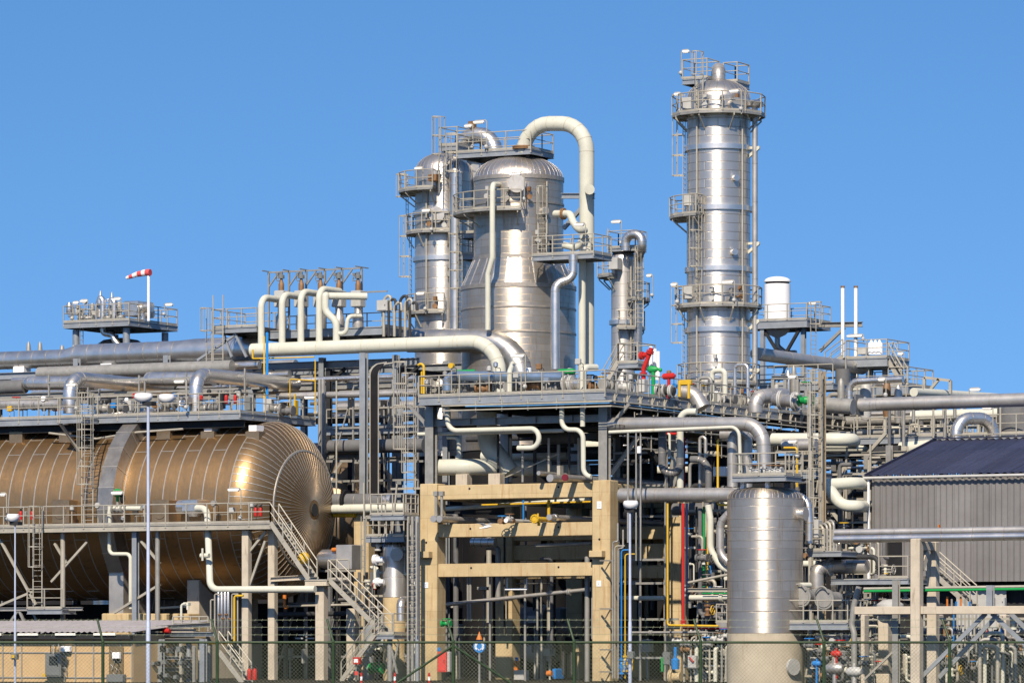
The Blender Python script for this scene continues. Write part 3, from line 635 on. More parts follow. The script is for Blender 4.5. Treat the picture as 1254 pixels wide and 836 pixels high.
# ring girder: faceted box section hugging the tank, standing on concrete
xg = xx(130, YT - RT - .8); rg = RT + .95
b = MB(); b.lathe((0, YT, zc), [(RT - .05, xg - .5), (rg, xg - .5), (rg, xg + .5), (RT - .05, xg + .5)], 30, 'x', cap=False); b.cur = 1
for j in range(30):
    a = 2 * math.pi * j / 30; u = V((0, math.cos(a), math.sin(a)))
    p = V((xg, YT, zc)) + u * (rg + .004); b.bar(p - X * .52, p + X * .52, .05, .03, u)
    q = V((xg + .504, YT, zc)); b.bar(q + u * RT, q + u * rg, .05, .03, X)
g = part('ring_girder', b, [paint('weathered_girder', (.33, .31, .28), .75, .42, .14, 1.2, (.2, .12, .06), .6), m_seam], t, 'grey faceted ring girder with bright joints', ang=10)
for dy in (-3.6, 3.6):
    b = MB(); b.box(xg - .48, YT + dy - 1.2, 3.7, xg + .48, YT + dy + 1.2, zc - 2.6); part('saddle_leg', b, m_alub, t)
    b = MB(); b.cbox(xg - .8, YT + dy - 1.5, 0, xg + 1.0, YT + dy + 1.5, 3.72, .05); solo('concrete_pedestal', 'tan concrete pedestal under the %s foot of the tank girder' % ('near' if dy < 0 else 'far'), 'pedestal', b, m_tan)
b = MB(); b.cbox(xg + 1.1, YT - 4.6, 0, xg + 5.0, YT - 3.2, 3.3, .05)
for i in range(5): b.cbox(xg + 1.3 + i * .75, YT - 4.5, 3.3, xg + 1.65 + i * .75, YT - 3.3, 3.7, .04)
solo('concrete_plinth', 'low tan concrete plinth with stubs right of the tank pedestal', 'plinth', b, m_tan)
b = MB(); b.cbox(xt - 4, YT - 3.5, 0, xt - 3, YT + 3.5, 3.2, .05); b.cbox(xt - 3.9, YT - 3.2, 3.2, xt - 3.1, YT + 3.2, 5.6); solo('concrete_saddle', 'shaded concrete saddle under the domed end of the brown tank', 'pedestal', b, m_conc)
# nozzle boxes on the near flank and pads on the crown
m_nb = paint('nozzle_box_sheet', (.30, .22, .14), .7, .42, .12, 1.5, (.16, .1, .05), .62)
for px0, px1 in ((63, 84), (185, 206)):
    a = gy(px0, 641, 200.1); q = gy(px1, 611, 200.1); b = MB(); b.cbox(a.x, 200.1, a.z, q.x, 202.2, q.z, .05); bx = part('nozzle_box', b, m_nb, t)
    b = MB(); b.lathe(((a.x + q.x) / 2, 0, (a.z + q.z) / 2), [(.42, 200.06), (.42, 200.1)], 20, 'y'); part('cover_disc', b, m_nb, bx)
for px in (9, 70, 190, 244, 299):
    a = gy(px, 536, 202.2); b = MB(); b.cbox(a.x - .45, 203.0, a.z - .3, a.x + .45, 204.2, a.z + .42, .04); pd = part('crown_pad', b, m_nb, t)
    b = MB(); b.box(a.x - .25, 203.1, a.z + .421, a.x + .25, 203.9, a.z + .75); part('foot', b, m_pure, pd)
# ---- deck above the tank
YD = 202.6; xd1 = xx(294, YD); xd0 = xx(-300, YD); zd = zz(506, 240, YD)
yd1 = gx(386, 510, xd1).y
deck('long grey railed deck above the gold brown tank', xd0, xd1, YD, yd1, zd, [[(xd0, YD), (xd1, YD), (xd1, yd1)]], .36, low=.3, sp=1.35)
b = MB(); b.ib((xd0, YD + .5, zd - .62), (xd1, YD + .5, zd - .62), .4, .3); solo('deck_girder', 'dark girder running beneath the front edge of the tank deck', 'beam', b, m_dark)
b = MB(); a = gy(60, 530, YD - .2); q = gy(224, 525, YD - .2); b.tube([a, gy(118, 537, YD - .2), gy(168, 529, YD - .2), q], .06, 8, .5); solo('sagging_conduit', 'thin conduit sagging below the tank deck edge', 'conduit', b, m_rail)
# small bay with the ladder
ladder('tall caged ladder from the tank walkway up to the deck over the tank', xx(107, 200.2), 200.2, zz(643, 107, 200), zz(505, 107, 200), (0, -1), w=.75)
xb0, xb1 = xx(70, 200.6), xx(97, 200.6)
deck('small projecting railed bay on the front of the tank deck', xb0, xb1, 200.9, YD - .1, zd - .1, [[(xb0, YD - .1), (xb0, 200.9), (xb1, 200.9)]], .3, low=.25)
b = MB(); b.bar(gy(73, 517, 201), gy(97, 553, 202.4), .14); solo('bay_strut', 'slanting strut propping the small bay of the tank deck', 'brace', b, m_rail)
# ---- silver pipes on that deck (each rises, turns and runs away from the camera)
for i, (px, py0, py1, w, L, lab) in enumerate(((86, 506, 463, 18, 10.5, 'silver pipe hooking up out of the tank deck behind the caged ladder'),
                                     (240, 506, 458, 17.5, 11, 'silver pipe hooking up out of the tank deck right of the lamp pole'))):
    p = gy(px, py0, 205); q = gy(px, py1, 205); r = w / 2 / ppm(px, 205)
    pipe(lab, [p, q, q + V((0, L, 0))], r, m_alu, r * 2.3, seam=.95, n=22)
pipe('silver pipe lying across behind the caged ladder of the tank deck', [gy(118, 469, 212), gy(36, 469, 212), gy(36, 469, 214.5)], .42, m_alu, .7, seam=.95, n=20)
pipe('silver pipe lying across between the two hooked pipes', [gy(262, 464, 212), gy(184, 464, 212), gy(184, 464, 215)], .42, m_alu, .7, seam=.95, n=20)
pipe('dark pipe crossing low at the left edge behind the tank deck', [gy(-60, 477, 214), gy(31, 473, 214)], .42, m_grey, 0, n=16)
# ---- big elevated pipe with reducer and its beam
Yb = 222.; kb = ppm(120, Yb); ra, rb = 11 / kb, 13.6 / kb
P = [gy(-330, 443, Yb), gy(80, 438.5, Yb), gy(96, 437, Yb), gy(218, 431, Yb), gy(240, 430, Yb), gy(322, 427, Yb)]
zq = P[1].z; P = [V((p.x, Yb, zq + (.0 if i < 2 else .12))) for i, p in enumerate(P)]
b = MB(); b.tube(P, [ra, ra, rb, rb, rb * 1.12, rb * 1.12], 28)
b.cur = 1
for i in range(54):
    x = P[0].x + i * 1.05
    if x < P[-1].x: rr = ra if x < P[1].x else rb; b.tube([(x - .02, Yb, zq + (0 if x < P[1].x else .12)), (x + .02, Yb, zq + (0 if x < P[1].x else .12))], rr * 1.01 + .004, 28)
o = solo('transfer_pipe', 'large silver pipe with a reducer high above the tank at the left edge', 'pipe', b, [m_alu, m_lap])
for px in (27, 134):
    b = MB(); x = xx(px, Yb); b.box(x - .4, Yb - .4, zq - rb - .2, x + .4, Yb + .4, zq - ra * .8); part('shoe', b, m_pure, o)
t = thing('pipe_rack', 'long steel pipe rack carrying the large silver pipe and the cream header', 'pipe rack', (xx(200, Yb), Yb, 0))
zr = zz(452, 240, Yb - .6)
for yy in (Yb - .6, Yb + 5):
    b = MB(); b.ib((xx(-300, Yb), yy, zr), (xx(520, Yb), yy, zr), .42, .3); part('beam', b, m_blue_g, t)
z2 = zz(474, 400, Yb)
for yy in (Yb - .6, Yb + 5):
    b = MB(); b.ib((xx(-300, Yb), yy, z2), (xx(512, Yb), yy, z2), .38, .28); part('beam', b, m_galv, t)
for px in (-290, -170, -60, 104, 214, 318, 404, 494):
    for yy in (Yb - .9, Yb + 5.3):
        x = xx(px, Yb); b = MB(); b.ib((x, yy, 0), (x, yy, zr + (.9 if px in (104, 214) else .4)), .34, .34); part('column', b, m_blue_g, t)
        if yy > Yb: continue
        b = MB(); b.bar((x, yy, z2 - .1), (x + 1.6, yy, zr - .3), .18); part('brace', b, m_dark, t)
    b = MB(); b.ib((x, Yb - .9, zr - .5), (x, Yb + 5.3, zr - .5), .35, .25); part('cross_beam', b, m_dark, t)
# ---- platform on the fat vessel, far left, with windsock
Yp = 239.; kp = ppm(140, Yp)
xa, xb = xx(78, Yp), xx(158, Yp); yb = gx(217, 400, xb).y; zp = zz(393, 120, Yp)
deck('square railed platform far left, crowded with vents and boxes', xa, xb, Yp, yb, zp, [[(xa, yb), (xa, Yp), (xb, Yp), (xb, yb), (xa, yb)]], .36, low=.3, sp=1.3)
xm, ym = (xa + xb) / 2, (Yp + yb) / 2
b = MB(); b.lathe((xm, ym, 0), [(1.9, 0), (1.9, zp - 2.0), (1.8, zp - 1.5), (1.2, zp - 1.1), (.3, zp - .95)], 36); solo('round_vessel', 'silver round topped vessel beneath the far left platform', 'vessel', b, clad('round_vessel_cladding', (.62, .6, .57), 1.9, .8, 2, .9, .33))
for i, (x, y) in enumerate(((xa + .6, Yp + .6), (xb - .6, Yp + .6), (xb - .6, yb - .6), (xa + .6, yb - .6))):
    b = MB(); b.tube([(x, y, 0), (x, y, zp - .5)], .24, 14); solo('round_column', '%s leg of the square platform far left' % ('near left', 'near right', 'far right', 'far left')[i], 'leg', b, m_blue_g)
ladder('caged ladder below the left corner of the far left platform', xx(100, Yp + .5), Yp + .5, zp - 4.5, zp, (-1, -.2), cage=False, rise=.1)
pipe('bent silver pipe under the middle of the far left platform', [gy(126, 398, Yp + .8), gy(126, 408, Yp + .8), gy(138, 410, Yp + .8), gy(140, 416, Yp + .8), gy(150, 428, Yp + .8)], .2, m_alu, .3)
for i, (px, py) in enumerate(((126, 364), (140, 366))):
    pipe('%s silver vent stub on the far left platform' % ('left', 'right')[i], [gy(px, 394, Yp + 1.2), gy(px, py + 3, Yp + 1.2), gy(px - 4, py, Yp + 1.2), gy(px - 4, py + 8, Yp + 1.2)], .2, m_alu, .22, group='vent stubs on the far left platform')
    b = MB(); q = gy(px - 3, py + 8, Yp + 1.6); b.lathe(q, [(.24, -.9), (.24, .3), (.08, .6), (.04, .9)], 12); solo('safety_valve', 'pointed safety valve beside the %s vent stub' % ('left', 'right')[i], 'valve', b, m_alub)
cabinet('large silver box on the far left platform', 151, 168, 368, 387, Yp + 1.2, m_alu, 1.4, 'equipment_box', 'box', False)
cabinet('second silver box behind the large one on the far left platform', 160, 174, 372, 388, Yp + 2.6, m_alub, 1.0, 'equipment_box', 'box', False)
pipe('silver U shaped pipe at the right of the far left platform', [gy(174, 393, Yp + 2), gy(174, 376, Yp + 2), gy(186, 376, Yp + 2)], .33, m_alu, .4, n=16)
pipe('short fat silver pipe below the U shaped one', [gy(178, 384, Yp + 2.2), gy(187, 384, Yp + 2.2)], .3, m_alub, 0, n=16)
for i, px in enumerate((101, 110, 132, 147)):
    valve('grey valve at the rail of the far left platform, %s from the left' % ORD[i], gy(px, 389, Yp + .8), .14, 'x', m_lbox, m_galv, .55, group='valves on the far left platform')
t = thing('windsock', 'red and white striped windsock on a white pole', 'windsock', gy(182, 393, Yp + 1.5)); q = gy(182, 333, Yp + 1.5)
b = MB(); b.tube([gy(182, 393, Yp + 1.5), q], .1, 10); part('pole', b, m_pure, t)
b = MB(); n = 6; pa = [gy(a, c_, Yp + 1.5) for a, c_ in ((184, 333.6), (179, 333.7), (174.5, 334.6), (169, 335.6), (163, 337.6), (158.5, 339.2), (155, 340.3))]
rs = [.23, .225, .21, .185, .155, .13, .105]
m_sockr = paint('windsock_red', (.60, .09, .10), 0, .8, .06); m_sockw = paint('windsock_white', (.8, .8, .8), 0, .8, .04)
for i in range(6):
    b.cur = i % 2; b.tube([pa[i], pa[i + 1]], [rs[i], rs[i + 1]], 14, cap=True)
part('sock', b, [m_sockr, m_sockw], t)
for i, (px, h) in enumerate(((35, 418), (49, 418), (76, 422), (90, 422))):
    b = MB(); p = gy(px, 431, Yb + 1.5); q = gy(px, h, Yb + 1.5); b.lathe(p, [(.3, -1.0), (.3, 0), (.16, .1), (.12, (q - p).length * .7), (.03, (q - p).length)], 12); solo('pipe_vent', 'pointed vent behind the large silver pipe, %s from the left edge' % ORD[i], 'vent', b, m_galv, 'pointed vents behind the large silver pipe')
# ---- walkway along the tank
YW = 198.6; xw0, xw1 = xx(-300, YW), xx(331, YW); zw = zz(641, 240, YW)
deck('long railed walkway along the near flank of the brown tank', xw0, xw1, YW, YW + 2.3, zw, [[(xw0, YW), (xw1, YW)]], .3, low=.2, m=m_rail, sp=1.35)
for i, (px, k, m) in enumerate(((77, 'O', m_rail), (166, 'I', m_blue_g), (193, 'O', m_galv), (302, 'C', m_conc), (327, 'C', m_conc))):
    z1 = zw - .36; x = xx(px, YW + .5); b = MB(); w_ = .42
    if k == 'I': b.ib((x, YW + .5, 0), (x, YW + .5, z1), .3, .3)
    elif k == 'O': b.tube([(x, YW + .5, 0), (x, YW + .5, z1)], .14, 12)
    else: b.cbox(x - w_ / 2, YW + .3 + (.6 if px == 327 else 0), 0, x + w_ / 2, YW + .72 + (.6 if px == 327 else 0), z1, .03)
    solo('walkway_column', ('thin round post under the left end of the tank walkway', 'blue grey steel column under the tank walkway, behind the lamp pole', 'round post under the tank walkway just right of the lamp pole',
        'square concrete column at the right end of the tank walkway, the left of two', 'square concrete column at the right end of the tank walkway, the right of two')[i], 'column', b, m)
for i, (a, c_) in enumerate((((0, 660), (44, 740)), ((63, 712), (107, 663)), ((173, 662), (196, 690)), ((305, 676), (326, 650)), ((306, 716), (325, 662)), ((0, 741), (40, 724)), ((140, 750), (196, 715)), ((82, 690), (67, 665)))):
    b = MB(); b.bar(gy(*a, YW + .6), gy(*c_, YW + .6), .13); solo('diagonal_brace', 'slanting brace under the tank walkway, %s from the left' % ORD[[0, 2, 5, 6, 7, 1, 4, 3][i]], 'brace', b, m_rail, 'slanting braces under the tank walkway')
ladder('caged ladder dropping below the tank walkway at the left', xx(46, YW - .3), YW - .3, zz(744, 46, YW), zw, (0, -1), w=.6)
x0, x1 = xx(36, YW - 1), xx(78, YW - 1); zl = zz(745, 56, YW - 1)
deck('small low landing at the foot of the walkway ladder', x0, x1, YW - 1.2, YW + .2, zl, [[(x0, YW - 1.2), (x1, YW - 1.2)]], .25)
b = MB(); a = gy(-60, 746, YW - .5); b.ib(a, gy(101, 745, YW - .5), .2, .2); b.bar(gy(22, 748, YW - .5), gy(3, 775, YW - .5), .13); b.bar(gy(24, 748, YW - .5), gy(36, 775, YW - .5), .13); b.bar(gy(40, 748, YW - .5), gy(52, 775, YW - .5), .13)
solo('low_beam', 'long low steel beam with knee braces beneath the ladder landing', 'beam', b, m_galv)
# ---- stairs at the right end of the walkway
s1 = gy(378, 709, YW); s0 = V((xw1, YW, zw)); stairs('upper flight of steel stairs going down from the tank walkway', V((s1.x, YW, s1.z)), s0)
xl0, xl1 = xx(376, YW), xx(402, YW); zl = s1.z
deck('concrete edged landing between the two stair flights', xl0, xl1, YW - .2, YW + 2.2, zl, [[(xl0 + .2, YW + 2.2), (xl1, YW + 2.2)]], .3, m=m_conc)
for i, (px, y) in enumerate(((391, YW + .1), (429, YW + 2.6))):
    x = xx(px, y); b = MB(); b.cbox(x - .27, y, 0, x + .27, y + .5, (zl if i == 0 else zl - 1.2) - .36, .03); solo('landing_column', ('square concrete column under the stair landing', 'square concrete column right of the stair landing, half hidden by the stairs')[i], 'column', b, m_conc)
s2 = gy(470, 776, YW); stairs('long middle flight of steel stairs descending to the right', V((s2.x, YW, s2.z)), V((xl1, YW, zl)))
xm0, xm1 = xx(470, YW), xx(492, YW)
deck('lower stair landing beside the small silver vessel', xm0, xm1, YW - .9, YW + 1.1, s2.z, [[(xm0 + .2, YW - .9), (xm1, YW - .9), (xm1, YW + 1.1)]], .22)
s3 = gy(418, 836, YW - 1); stairs('lowest flight of steel stairs descending to the left', V((s3.x, YW - 1.0, 0)), V((xm0, YW - 1.0, s2.z)), .85)
b = MB(); x = xx(474, YW - .8); b.tube([(x, YW - .5, 0), (x, YW - .5, s2.z - .2)], .15, 12); b.bar((x, YW - .5, s2.z - .4), (xx(492, YW), YW - .5, .4), .1); b.bar((x + .1, YW - .4, .5), (xx(493, YW), YW - .4, s2.z - .4), .1)
solo('landing_support', 'round post with crossed braces under the lower stair landing', 'post', b, m_galv)
b = MB(); b.ball(gy(372, 683, YW + .6), .34, 14); solo('yellow_buoy', 'yellow ball hung beside the upper stairs', 'ball', b, m_yel)
b = MB(); b.ib(gy(332, 709, YW + .9), gy(384, 706, YW + .9), .26, .3); solo('landing_beam', 'pale beam linking the concrete columns to the stair landing', 'beam', b, m_conc)
# white pipe from the grey insulated valve
a = gy(222, 631, 199.9); q = gy(241, 611, 199.9); t = thing('insulated_valve', 'grey boxed insulated valve on the tank above the walkway', 'valve', (a.x, 200.4, a.z))
b = MB(); b.cbox(a.x, 199.9, a.z + .2, q.x, 201.2, q.z, .05); part('box', b, m_alu, t); b = MB(); b.lathe(((a.x + q.x) / 2, 200.4, a.z + .25), [(.3, -.3), (.48, 0)], 16); b.lathe((a.x, 200.4, a.z + .5), [(.4, -.45), (.4, .0)], 16, 'x'); part('bonnet', b, m_alu, t)
Yq = 199.1
pipe('white drain pipe from the tank valve, down and right under the walkway', [gy(241, 622, 200), gy(256, 622, 200) - V((0, .2, 0)), gy(257.5, 721.5, 198.1), gy(386, 721, 198.1)], 4.2 / ppm(260, 199), m_white, .7, n=18)
b = MB(); b.tube([gy(246, 680, 198.1), gy(256, 680, 198.1)], .14, 12); b.tube([gy(248, 686, 197.9), gy(248, 671, 197.9)], .06, 8); solo('branch_pipe', 'short capped branch with rusty bolt on the white drain pipe', 'pipe', b, m_white)
pipe('thin white pipe with two bends below the walkway rail', [gy(134, 618, YW + .8), gy(134, 678, YW + .8), gy(160, 678, YW + .8), gy(160, 745, YW + .8)], .11, m_white, .3, n=12)
pipe('short white pipe carrying the green control valve on the walkway', [gy(134, 645, 199.4), gy(134, 622, 199.4), gy(173, 622, 199.4)], .13, m_white, .3, n=12)
valve('green topped control valve standing at the walkway rail', gy(144, 623, 199.4), .16, 'x', None, m_galv, .72, m_grn)
b = MB(); b.ball(gy(150, 610, 199.2), .24, 10, .7, .5, 1.2); solo('round_gauge', 'black gauge beside the green control valve', 'gauge', b, m_black)
for i, (px, py) in enumerate(((25.5, 636), (39.5, 636))): extinguisher('red fire extinguisher on the tank walkway, %s' % ('nearer the left edge', 'right beside the ladder cage')[i], gy(px, py, YW + .9), h=.5)
for i, (px, py) in enumerate(((313, 632), (319, 632))): extinguisher('red fire extinguisher with white label at the walkway end, %s of two' % ('left', 'right')[i], gy(px, py, YW + .9), h=.5)
for i, (px, py) in enumerate(((277, 494), (288, 494))): extinguisher('red fire extinguisher on the tank deck, %s of two' % ('left', 'right')[i], gy(px, py, YD + .7), h=.5)
# valves and clutter along the tank deck
pipe('silver manifold pipe along the left part of the tank deck', [gy(-60, 495, YD + 1.2), gy(74, 495, YD + 1.2)], .28, m_alub, 0, seam=.9)
pipe('silver manifold pipe along the right part of the tank deck', [gy(196, 490, YD + 1.6), gy(232, 490, YD + 1.6)], .24, m_alub, 0, seam=.7)
for i, (px, py, m) in enumerate(((20, 497, m_red), (38, 496, m_lbox), (47, 496, m_lbox), (60, 497, m_grey), (128, 500, m_grey), (147, 499, m_lbox), (207, 495, m_rust), (218, 493, m_lbox), (252, 500, m_grey), (262, 499, m_lbox), (338, 500, m_grey), (352, 503, m_lbox))):
    valve('valve on the tank deck, %s along the rail from the left edge' % ORD[i], gy(px, py, YD + 1.2 + (3 if px > 300 else 0)), .2, 'x', m, m_grey if i % 2 else m_galv, .5, group='valves along the tank deck rail')
for i, (px0, px1, py0, py1) in enumerate(((124, 134, 488, 502), (136, 146, 488, 502), (150, 160, 490, 503), (268, 272, 480, 500), (300, 306, 486, 502), (322, 332, 488, 503), (342, 350, 492, 506))):
    cabinet('small box on the tank deck, %s from the caged ladder' % ORD[i], px0, px1, py0, py1, YD + 1.6 + (2.5 if px0 > 290 else 0), (m_dark, m_box, m_lbox)[i % 3], .4, 'instrument_box', 'box', False, 'small boxes on the tank deck')
b = MB(); b.tube([gy(355, 505, 208), gy(355, 464, 208), gy(386, 466, 208)], .035, 8, .1); b.tube([gy(386, 440, 208), gy(386, 506, 208)], .035, 8); solo('yellow_gas_line', 'thin yellow pipe framing the right end of the tank deck', 'pipe', b, m_yel)
b = MB(); b.cbox(*gy(359, 508, 207.9), *(gy(366, 490, 208.3)), .02); b.tube([gy(361, 490, 208), gy(361, 482, 208)], .05, 6); solo('yellow_post', 'yellow gas post on the right end of the tank deck', 'post', b, m_yel)
b = MB(); b.tube([gy(327, 408, 216), gy(327, 505, 211)], .09, 8); solo('blue_air_line', 'bright blue vertical pipe crossing in front of the cream header', 'pipe', b, m_blu)
b = MB(); b.tube([gy(323.5, 412, 216), gy(323.5, 505, 211)], .05, 8); solo('yellow_standpipe', 'thin yellow pipe standing left of the bright blue pipe', 'pipe', b, m_yel)
b = MB(); b.tube([gy(310, 439, 217.2), gy(385, 437, 217.2)], .045, 8); b.tube([gy(309.5, 439, 217.2), gy(309.5, 428, 217.2)], .06, 8); solo('yellow_bar', 'yellow bar along the underside of the cream header', 'bar', b, m_yel)
# ================================================================ VALVE STATION
Yh = 218.; kh = ppm(400, Yh); rh = 8.6 / kh
zh = zz(424, 440, Yh)
xhl = xx(309, Yh); pe = gy(611.5, 470, Yh)
pipe('thick cream header pipe running right and elbowing down in front of the bellied vessel', [V((xhl, Yh, zh)), V((pe.x, Yh, zh)), V((pe.x, Yh, zz(500, 615, Yh)))], rh, m_white, 1.9, n=28, seam=3.1, name='header_pipe')
pipe('silver elbow pipe bulging out behind the end of the cream header', [gy(500, 417, 221.5), gy(640, 417, 221.5), gy(640, 500, 221.5)], 14.5 / kh, paint('elbow_jacket', (.47, .46, .44), .85, .4, .1, 1.2, (.3, .24, .18), .64, .12), 2.7, seam=1.0, n=30)
zt = zz(367, 345, Yh + 2.2)
for i, px in enumerate((320, 345.5, 368.5, 391)):
    p = V((xx(px, Yh), Yh, zh)); zq = zt + .12 * i
    pipe('cream riser pipe bending back to its valve, %s from the left' % ORD[i], [p, V((p.x, Yh, zq)), V((p.x, Yh + 2.4, zq))], 4.2 / kh, m_white, .62, n=18, group='cream risers on the header')
p = V((xx(412, Yh), Yh, zh)); q = gy(399, 362, Yh)
pipe('cream riser pipe with an S bend, rightmost on the header', [p, gy(412, 394, Yh), gy(398.5, 381, Yh), gy(398.5, 361, Yh), V((q.x, Yh + .2, zz(362, 399, Yh))), V((q.x + 1.9, Yh + 1.6, zz(362, 399, Yh)))], 4.4 / kh, m_white, .6, n=18)
pipe('small cream loop pipe off the S bend riser', [gy(414, 408, Yh), gy(424, 409, Yh), gy(426, 387, Yh), gy(442, 387, Yh + .8)], .13, m_white, .35, n=12)
for i, px in enumerate((344.5, 369, 392.5, 415, 438.5)):
    Y = Yh + 2.6; t = thing('control_valve', 'tall control valve with rusty bonnet over the header, %s from the left' % ORD[i], 'valve', gy(px, 405, Y), 'control valves over the header')
    c_ = gy(px, HZ, Y); f = lambda py: zz(py, px, Y)
    b = MB(); b.lathe((c_.x, Y, 0), [(.3, f(404)), (.34, f(402)), (.34, f(388)), (.22, f(384)), (.22, f(374))], 16); part('spool', b, m_alub, t)
    b = MB(); b.cbox(c_.x - .34, Y - .34, f(376), c_.x + .34, Y + .34, f(356), .04); part('body', b, m_lbox, t)
    b = MB(); b.lathe((c_.x, Y, 0), [(.17, f(356)), (.17, f(348)), (.1, f(344)), (.07, f(340))], 14); part('bonnet', b, m_rust, t)
    b = MB(); b.lathe((c_.x, Y, 0), [(.19, f(341)), (.19, f(337)), (.1, f(336)), (.1, f(333))], 12); b.box(c_.x - .34, Y - .08, f(338), c_.x - .18, Y + .08, f(334)); b.tube([(c_.x - .3, Y, f(339)), (c_.x - .4, Y, f(343)), (c_.x - .1, Y, f(344))], .03, 6, .1); part('actuator', b, m_box, t)
t = thing('valve_gantry', 'open steel gantry framing the tall control valves', 'gantry', gy(385, 405, Yh + 3.2)); Y = Yh + 3.3
zg = zz(331, 385, Y); z0 = zz(405, 385, Y)
for px in (329, 354, 375, 398, 419, 443):
    b = MB(); x = xx(px, Y); b.bar((x, Y, z0), (x, Y, zg), .1); part('post', b, m_galv, t)
    if px < 440:
        b = MB(); b.bar((x, Y, zg - .9), (x + .7, Y, zg - .05), .08); b.tube([(x + .6, Y, zg - .3), (x + .9, Y, zg - .5), (x + .7, Y, zg - .8)], .02, 5, .2); part('knee_brace', b, m_galv, t)
for z in (zg, z0 + 2.2):
    b = MB(); b.bar((xx(329, Y), Y, z), (xx(474 if z < zg else 443, Y), Y, z), .09); part('beam', b, m_galv, t)
    if z == zg:
        for px in (329, 354, 375, 398, 419, 443): b = MB(); x = xx(px, Y); b.bar((x, Y - .8, z + .05), (x, Y + .8, z + .05), .06); part('cross_bar', b, m_galv, t)
x0, x1 = xx(316, Yh + 1.4), xx(468, Yh + 1.4); zf = zz(402, 400, Yh + 1.4)
deck('railed platform behind the cream risers at the control valves', x0, x1, Yh + 1.4, Yh + 6, zf, [[(x0, Yh + 4.6), (x1, Yh + 4.6), (x1, Yh + 1.4)]], .45)
x0, x1 = xx(258, Yh), xx(312, Yh)
deck('railed platform at the left end of the cream header', x0, x1, Yh + .2, Yh + 4, zz(400, 285, Yh), [[(x1, Yh + .2), (x0, Yh + .2), (x0, Yh + 4), (x1, Yh + 4)]], .3, sp=1.0)
ladder('open ladder at the left end of the header platform', xx(267, Yh - .2), Yh - .2, zz(452, 267, Yh), zz(390, 267, Yh), (0, -1), False, .7, rise=1.4)
ladder('caged ladder hooked beside the left end of the header platform', xx(256, Yh), Yh, zz(452, 256, Yh), zz(396, 256, Yh), (-.2, -1), True, .45, rise=.9)
b = MB()
for a, c_ in (((272, 404), (284, 437)), ((286, 404), (302, 437)), ((242, 441), (288, 410))): b.bar(gy(*a, Yh + .4), gy(*c_, Yh + .4), .14)
solo('platform_braces', 'zigzag steel braces under the left header platform', 'brace', b, m_blue_g)
for i, px in enumerate((470, 476, 483, 490, 496, 502)):
    pipe('grey conduit curving over beside the control valves, %s from the left' % ORD[i], [gy(px, 412, Yh + 1.2), gy(px, 366 + (i % 3) * 4, Yh + 1.2), gy(px + 8, 360 + (i % 3) * 4, Yh + 1.2), gy(px + 9, 380, Yh + 1.2)], .09, m_dgrey if i % 2 else m_rail, .4, n=10, group='curved conduits by the control valves')
cabinet('grey switch box with a red stripe at the right of the control valves', 461, 474, 367, 381, Yh + 1, m_lbox, .5)
# ================================================================ CENTRE: CONCRETE FRAME, STEEL DECK, CATWALK
YF = 200.
xL0, xL1 = xx(514, YF), xx(535, YF); xR0, xR1 = xx(725, YF), xx(746, YF); cw = xL1 - xL0
zT = zz(590, 620, YF)
t = thing('concrete_trestle', 'tall tan concrete post and beam frame carrying the steel deck', 'frame', ((xL0 + xR1) / 2, YF + 8, 0)); CF = t
lev = [(zz(592, 630, YF), zz(610, 630, YF)), (zz(640, 630, YF), zz(656.5, 630, YF)), (zz(689, 630, YF), zz(705.5, 630, YF))]
rows = [YF + 8.6 * i for i in range(4)]
for j, y in enumerate(rows):
    for x in (xL0, xR0):
        b = MB(); b.cbox(x, y, 0, x + cw, y + cw * .95, zT if j == 0 else zT - .05, .035); part('column', b, m_tan, t)
    for i, (za, zb) in enumerate(lev):
        b = MB(); b.cbox(xL1 - .06, y + .16, zb, xR0 + .06, y + .78, za, .03); part('beam', b, m_tan, t)
for x in (xL0, xR0):
    for y0 in rows[:-1]:
        for za in (lev[0][0],):
            b = MB(); b.cbox(x + .15, y0 + cw * .95 - .05, za - .75, x + cw - .15, y0 + 8.65, za - .06, .03); part('tie_beam', b, m_tan, t)
# corbels, bolt holes and number plates
for px, py in ((514, 679), (725, 678)):
    b = MB(); x = xx(px, YF); b.cbox(x + .04, YF - .45, zz(py + 4, px, YF), x + cw * .75, YF - .002, zz(py - 4, px, YF), .02); part('corbel', b, m_tan, t)
b = MB()
for px, py in ((575, 598), (684, 596), (576, 647), (684, 645), (577, 695), (684, 694), (522, 664), (734, 660)):
    p = gy(px, py, YF + (.16 if 536 < px < 724 else 0)); b.tube([(p.x, p.y - .012, p.z), (p.x, p.y + .05, p.z)], .06, 12)
part('bolt_holes', b, m_black, t)
for px, py, h in ((734, 618, 9), (733.5, 714, 7), (522, 716, 7)):
    b = MB(); p = gy(px, py, YF); b.box(p.x - .13, YF - .03, p.z - h / 46, p.x + .13, YF - .003, p.z + h / 46); pl = part('plate', b, m_pure, t)
    b = MB()
    for dz in (-.3, .25): b.tube([(p.x, YF - .04, p.z + dz * h / 46), (p.x, YF - .028, p.z + dz * h / 46)], .025, 8)
    part('rivets', b, m_rust, pl)
# back frame with second lower beam to the right
b = MB(); y = rows[1] + .2; b.cbox(xL1 - .05, y + .02, zz(684, 800, y), xx(832, y), y + .6, zz(665, 800, y), .03); solo('concrete_beam', 'shaded tan concrete beam behind the frame, running on past its right column', 'beam', b, m_tan)
# added floors that block light and keep the inside dark
b = MB(); b.box(xL0 + .2, rows[1] + 1, lev[1][0] - .3, xR1 - .2, rows[3] + 6, lev[1][0]); solo('shade_slab', 'added light blocking concrete slab deep inside the tan frame', 'floor', b, m_conc)
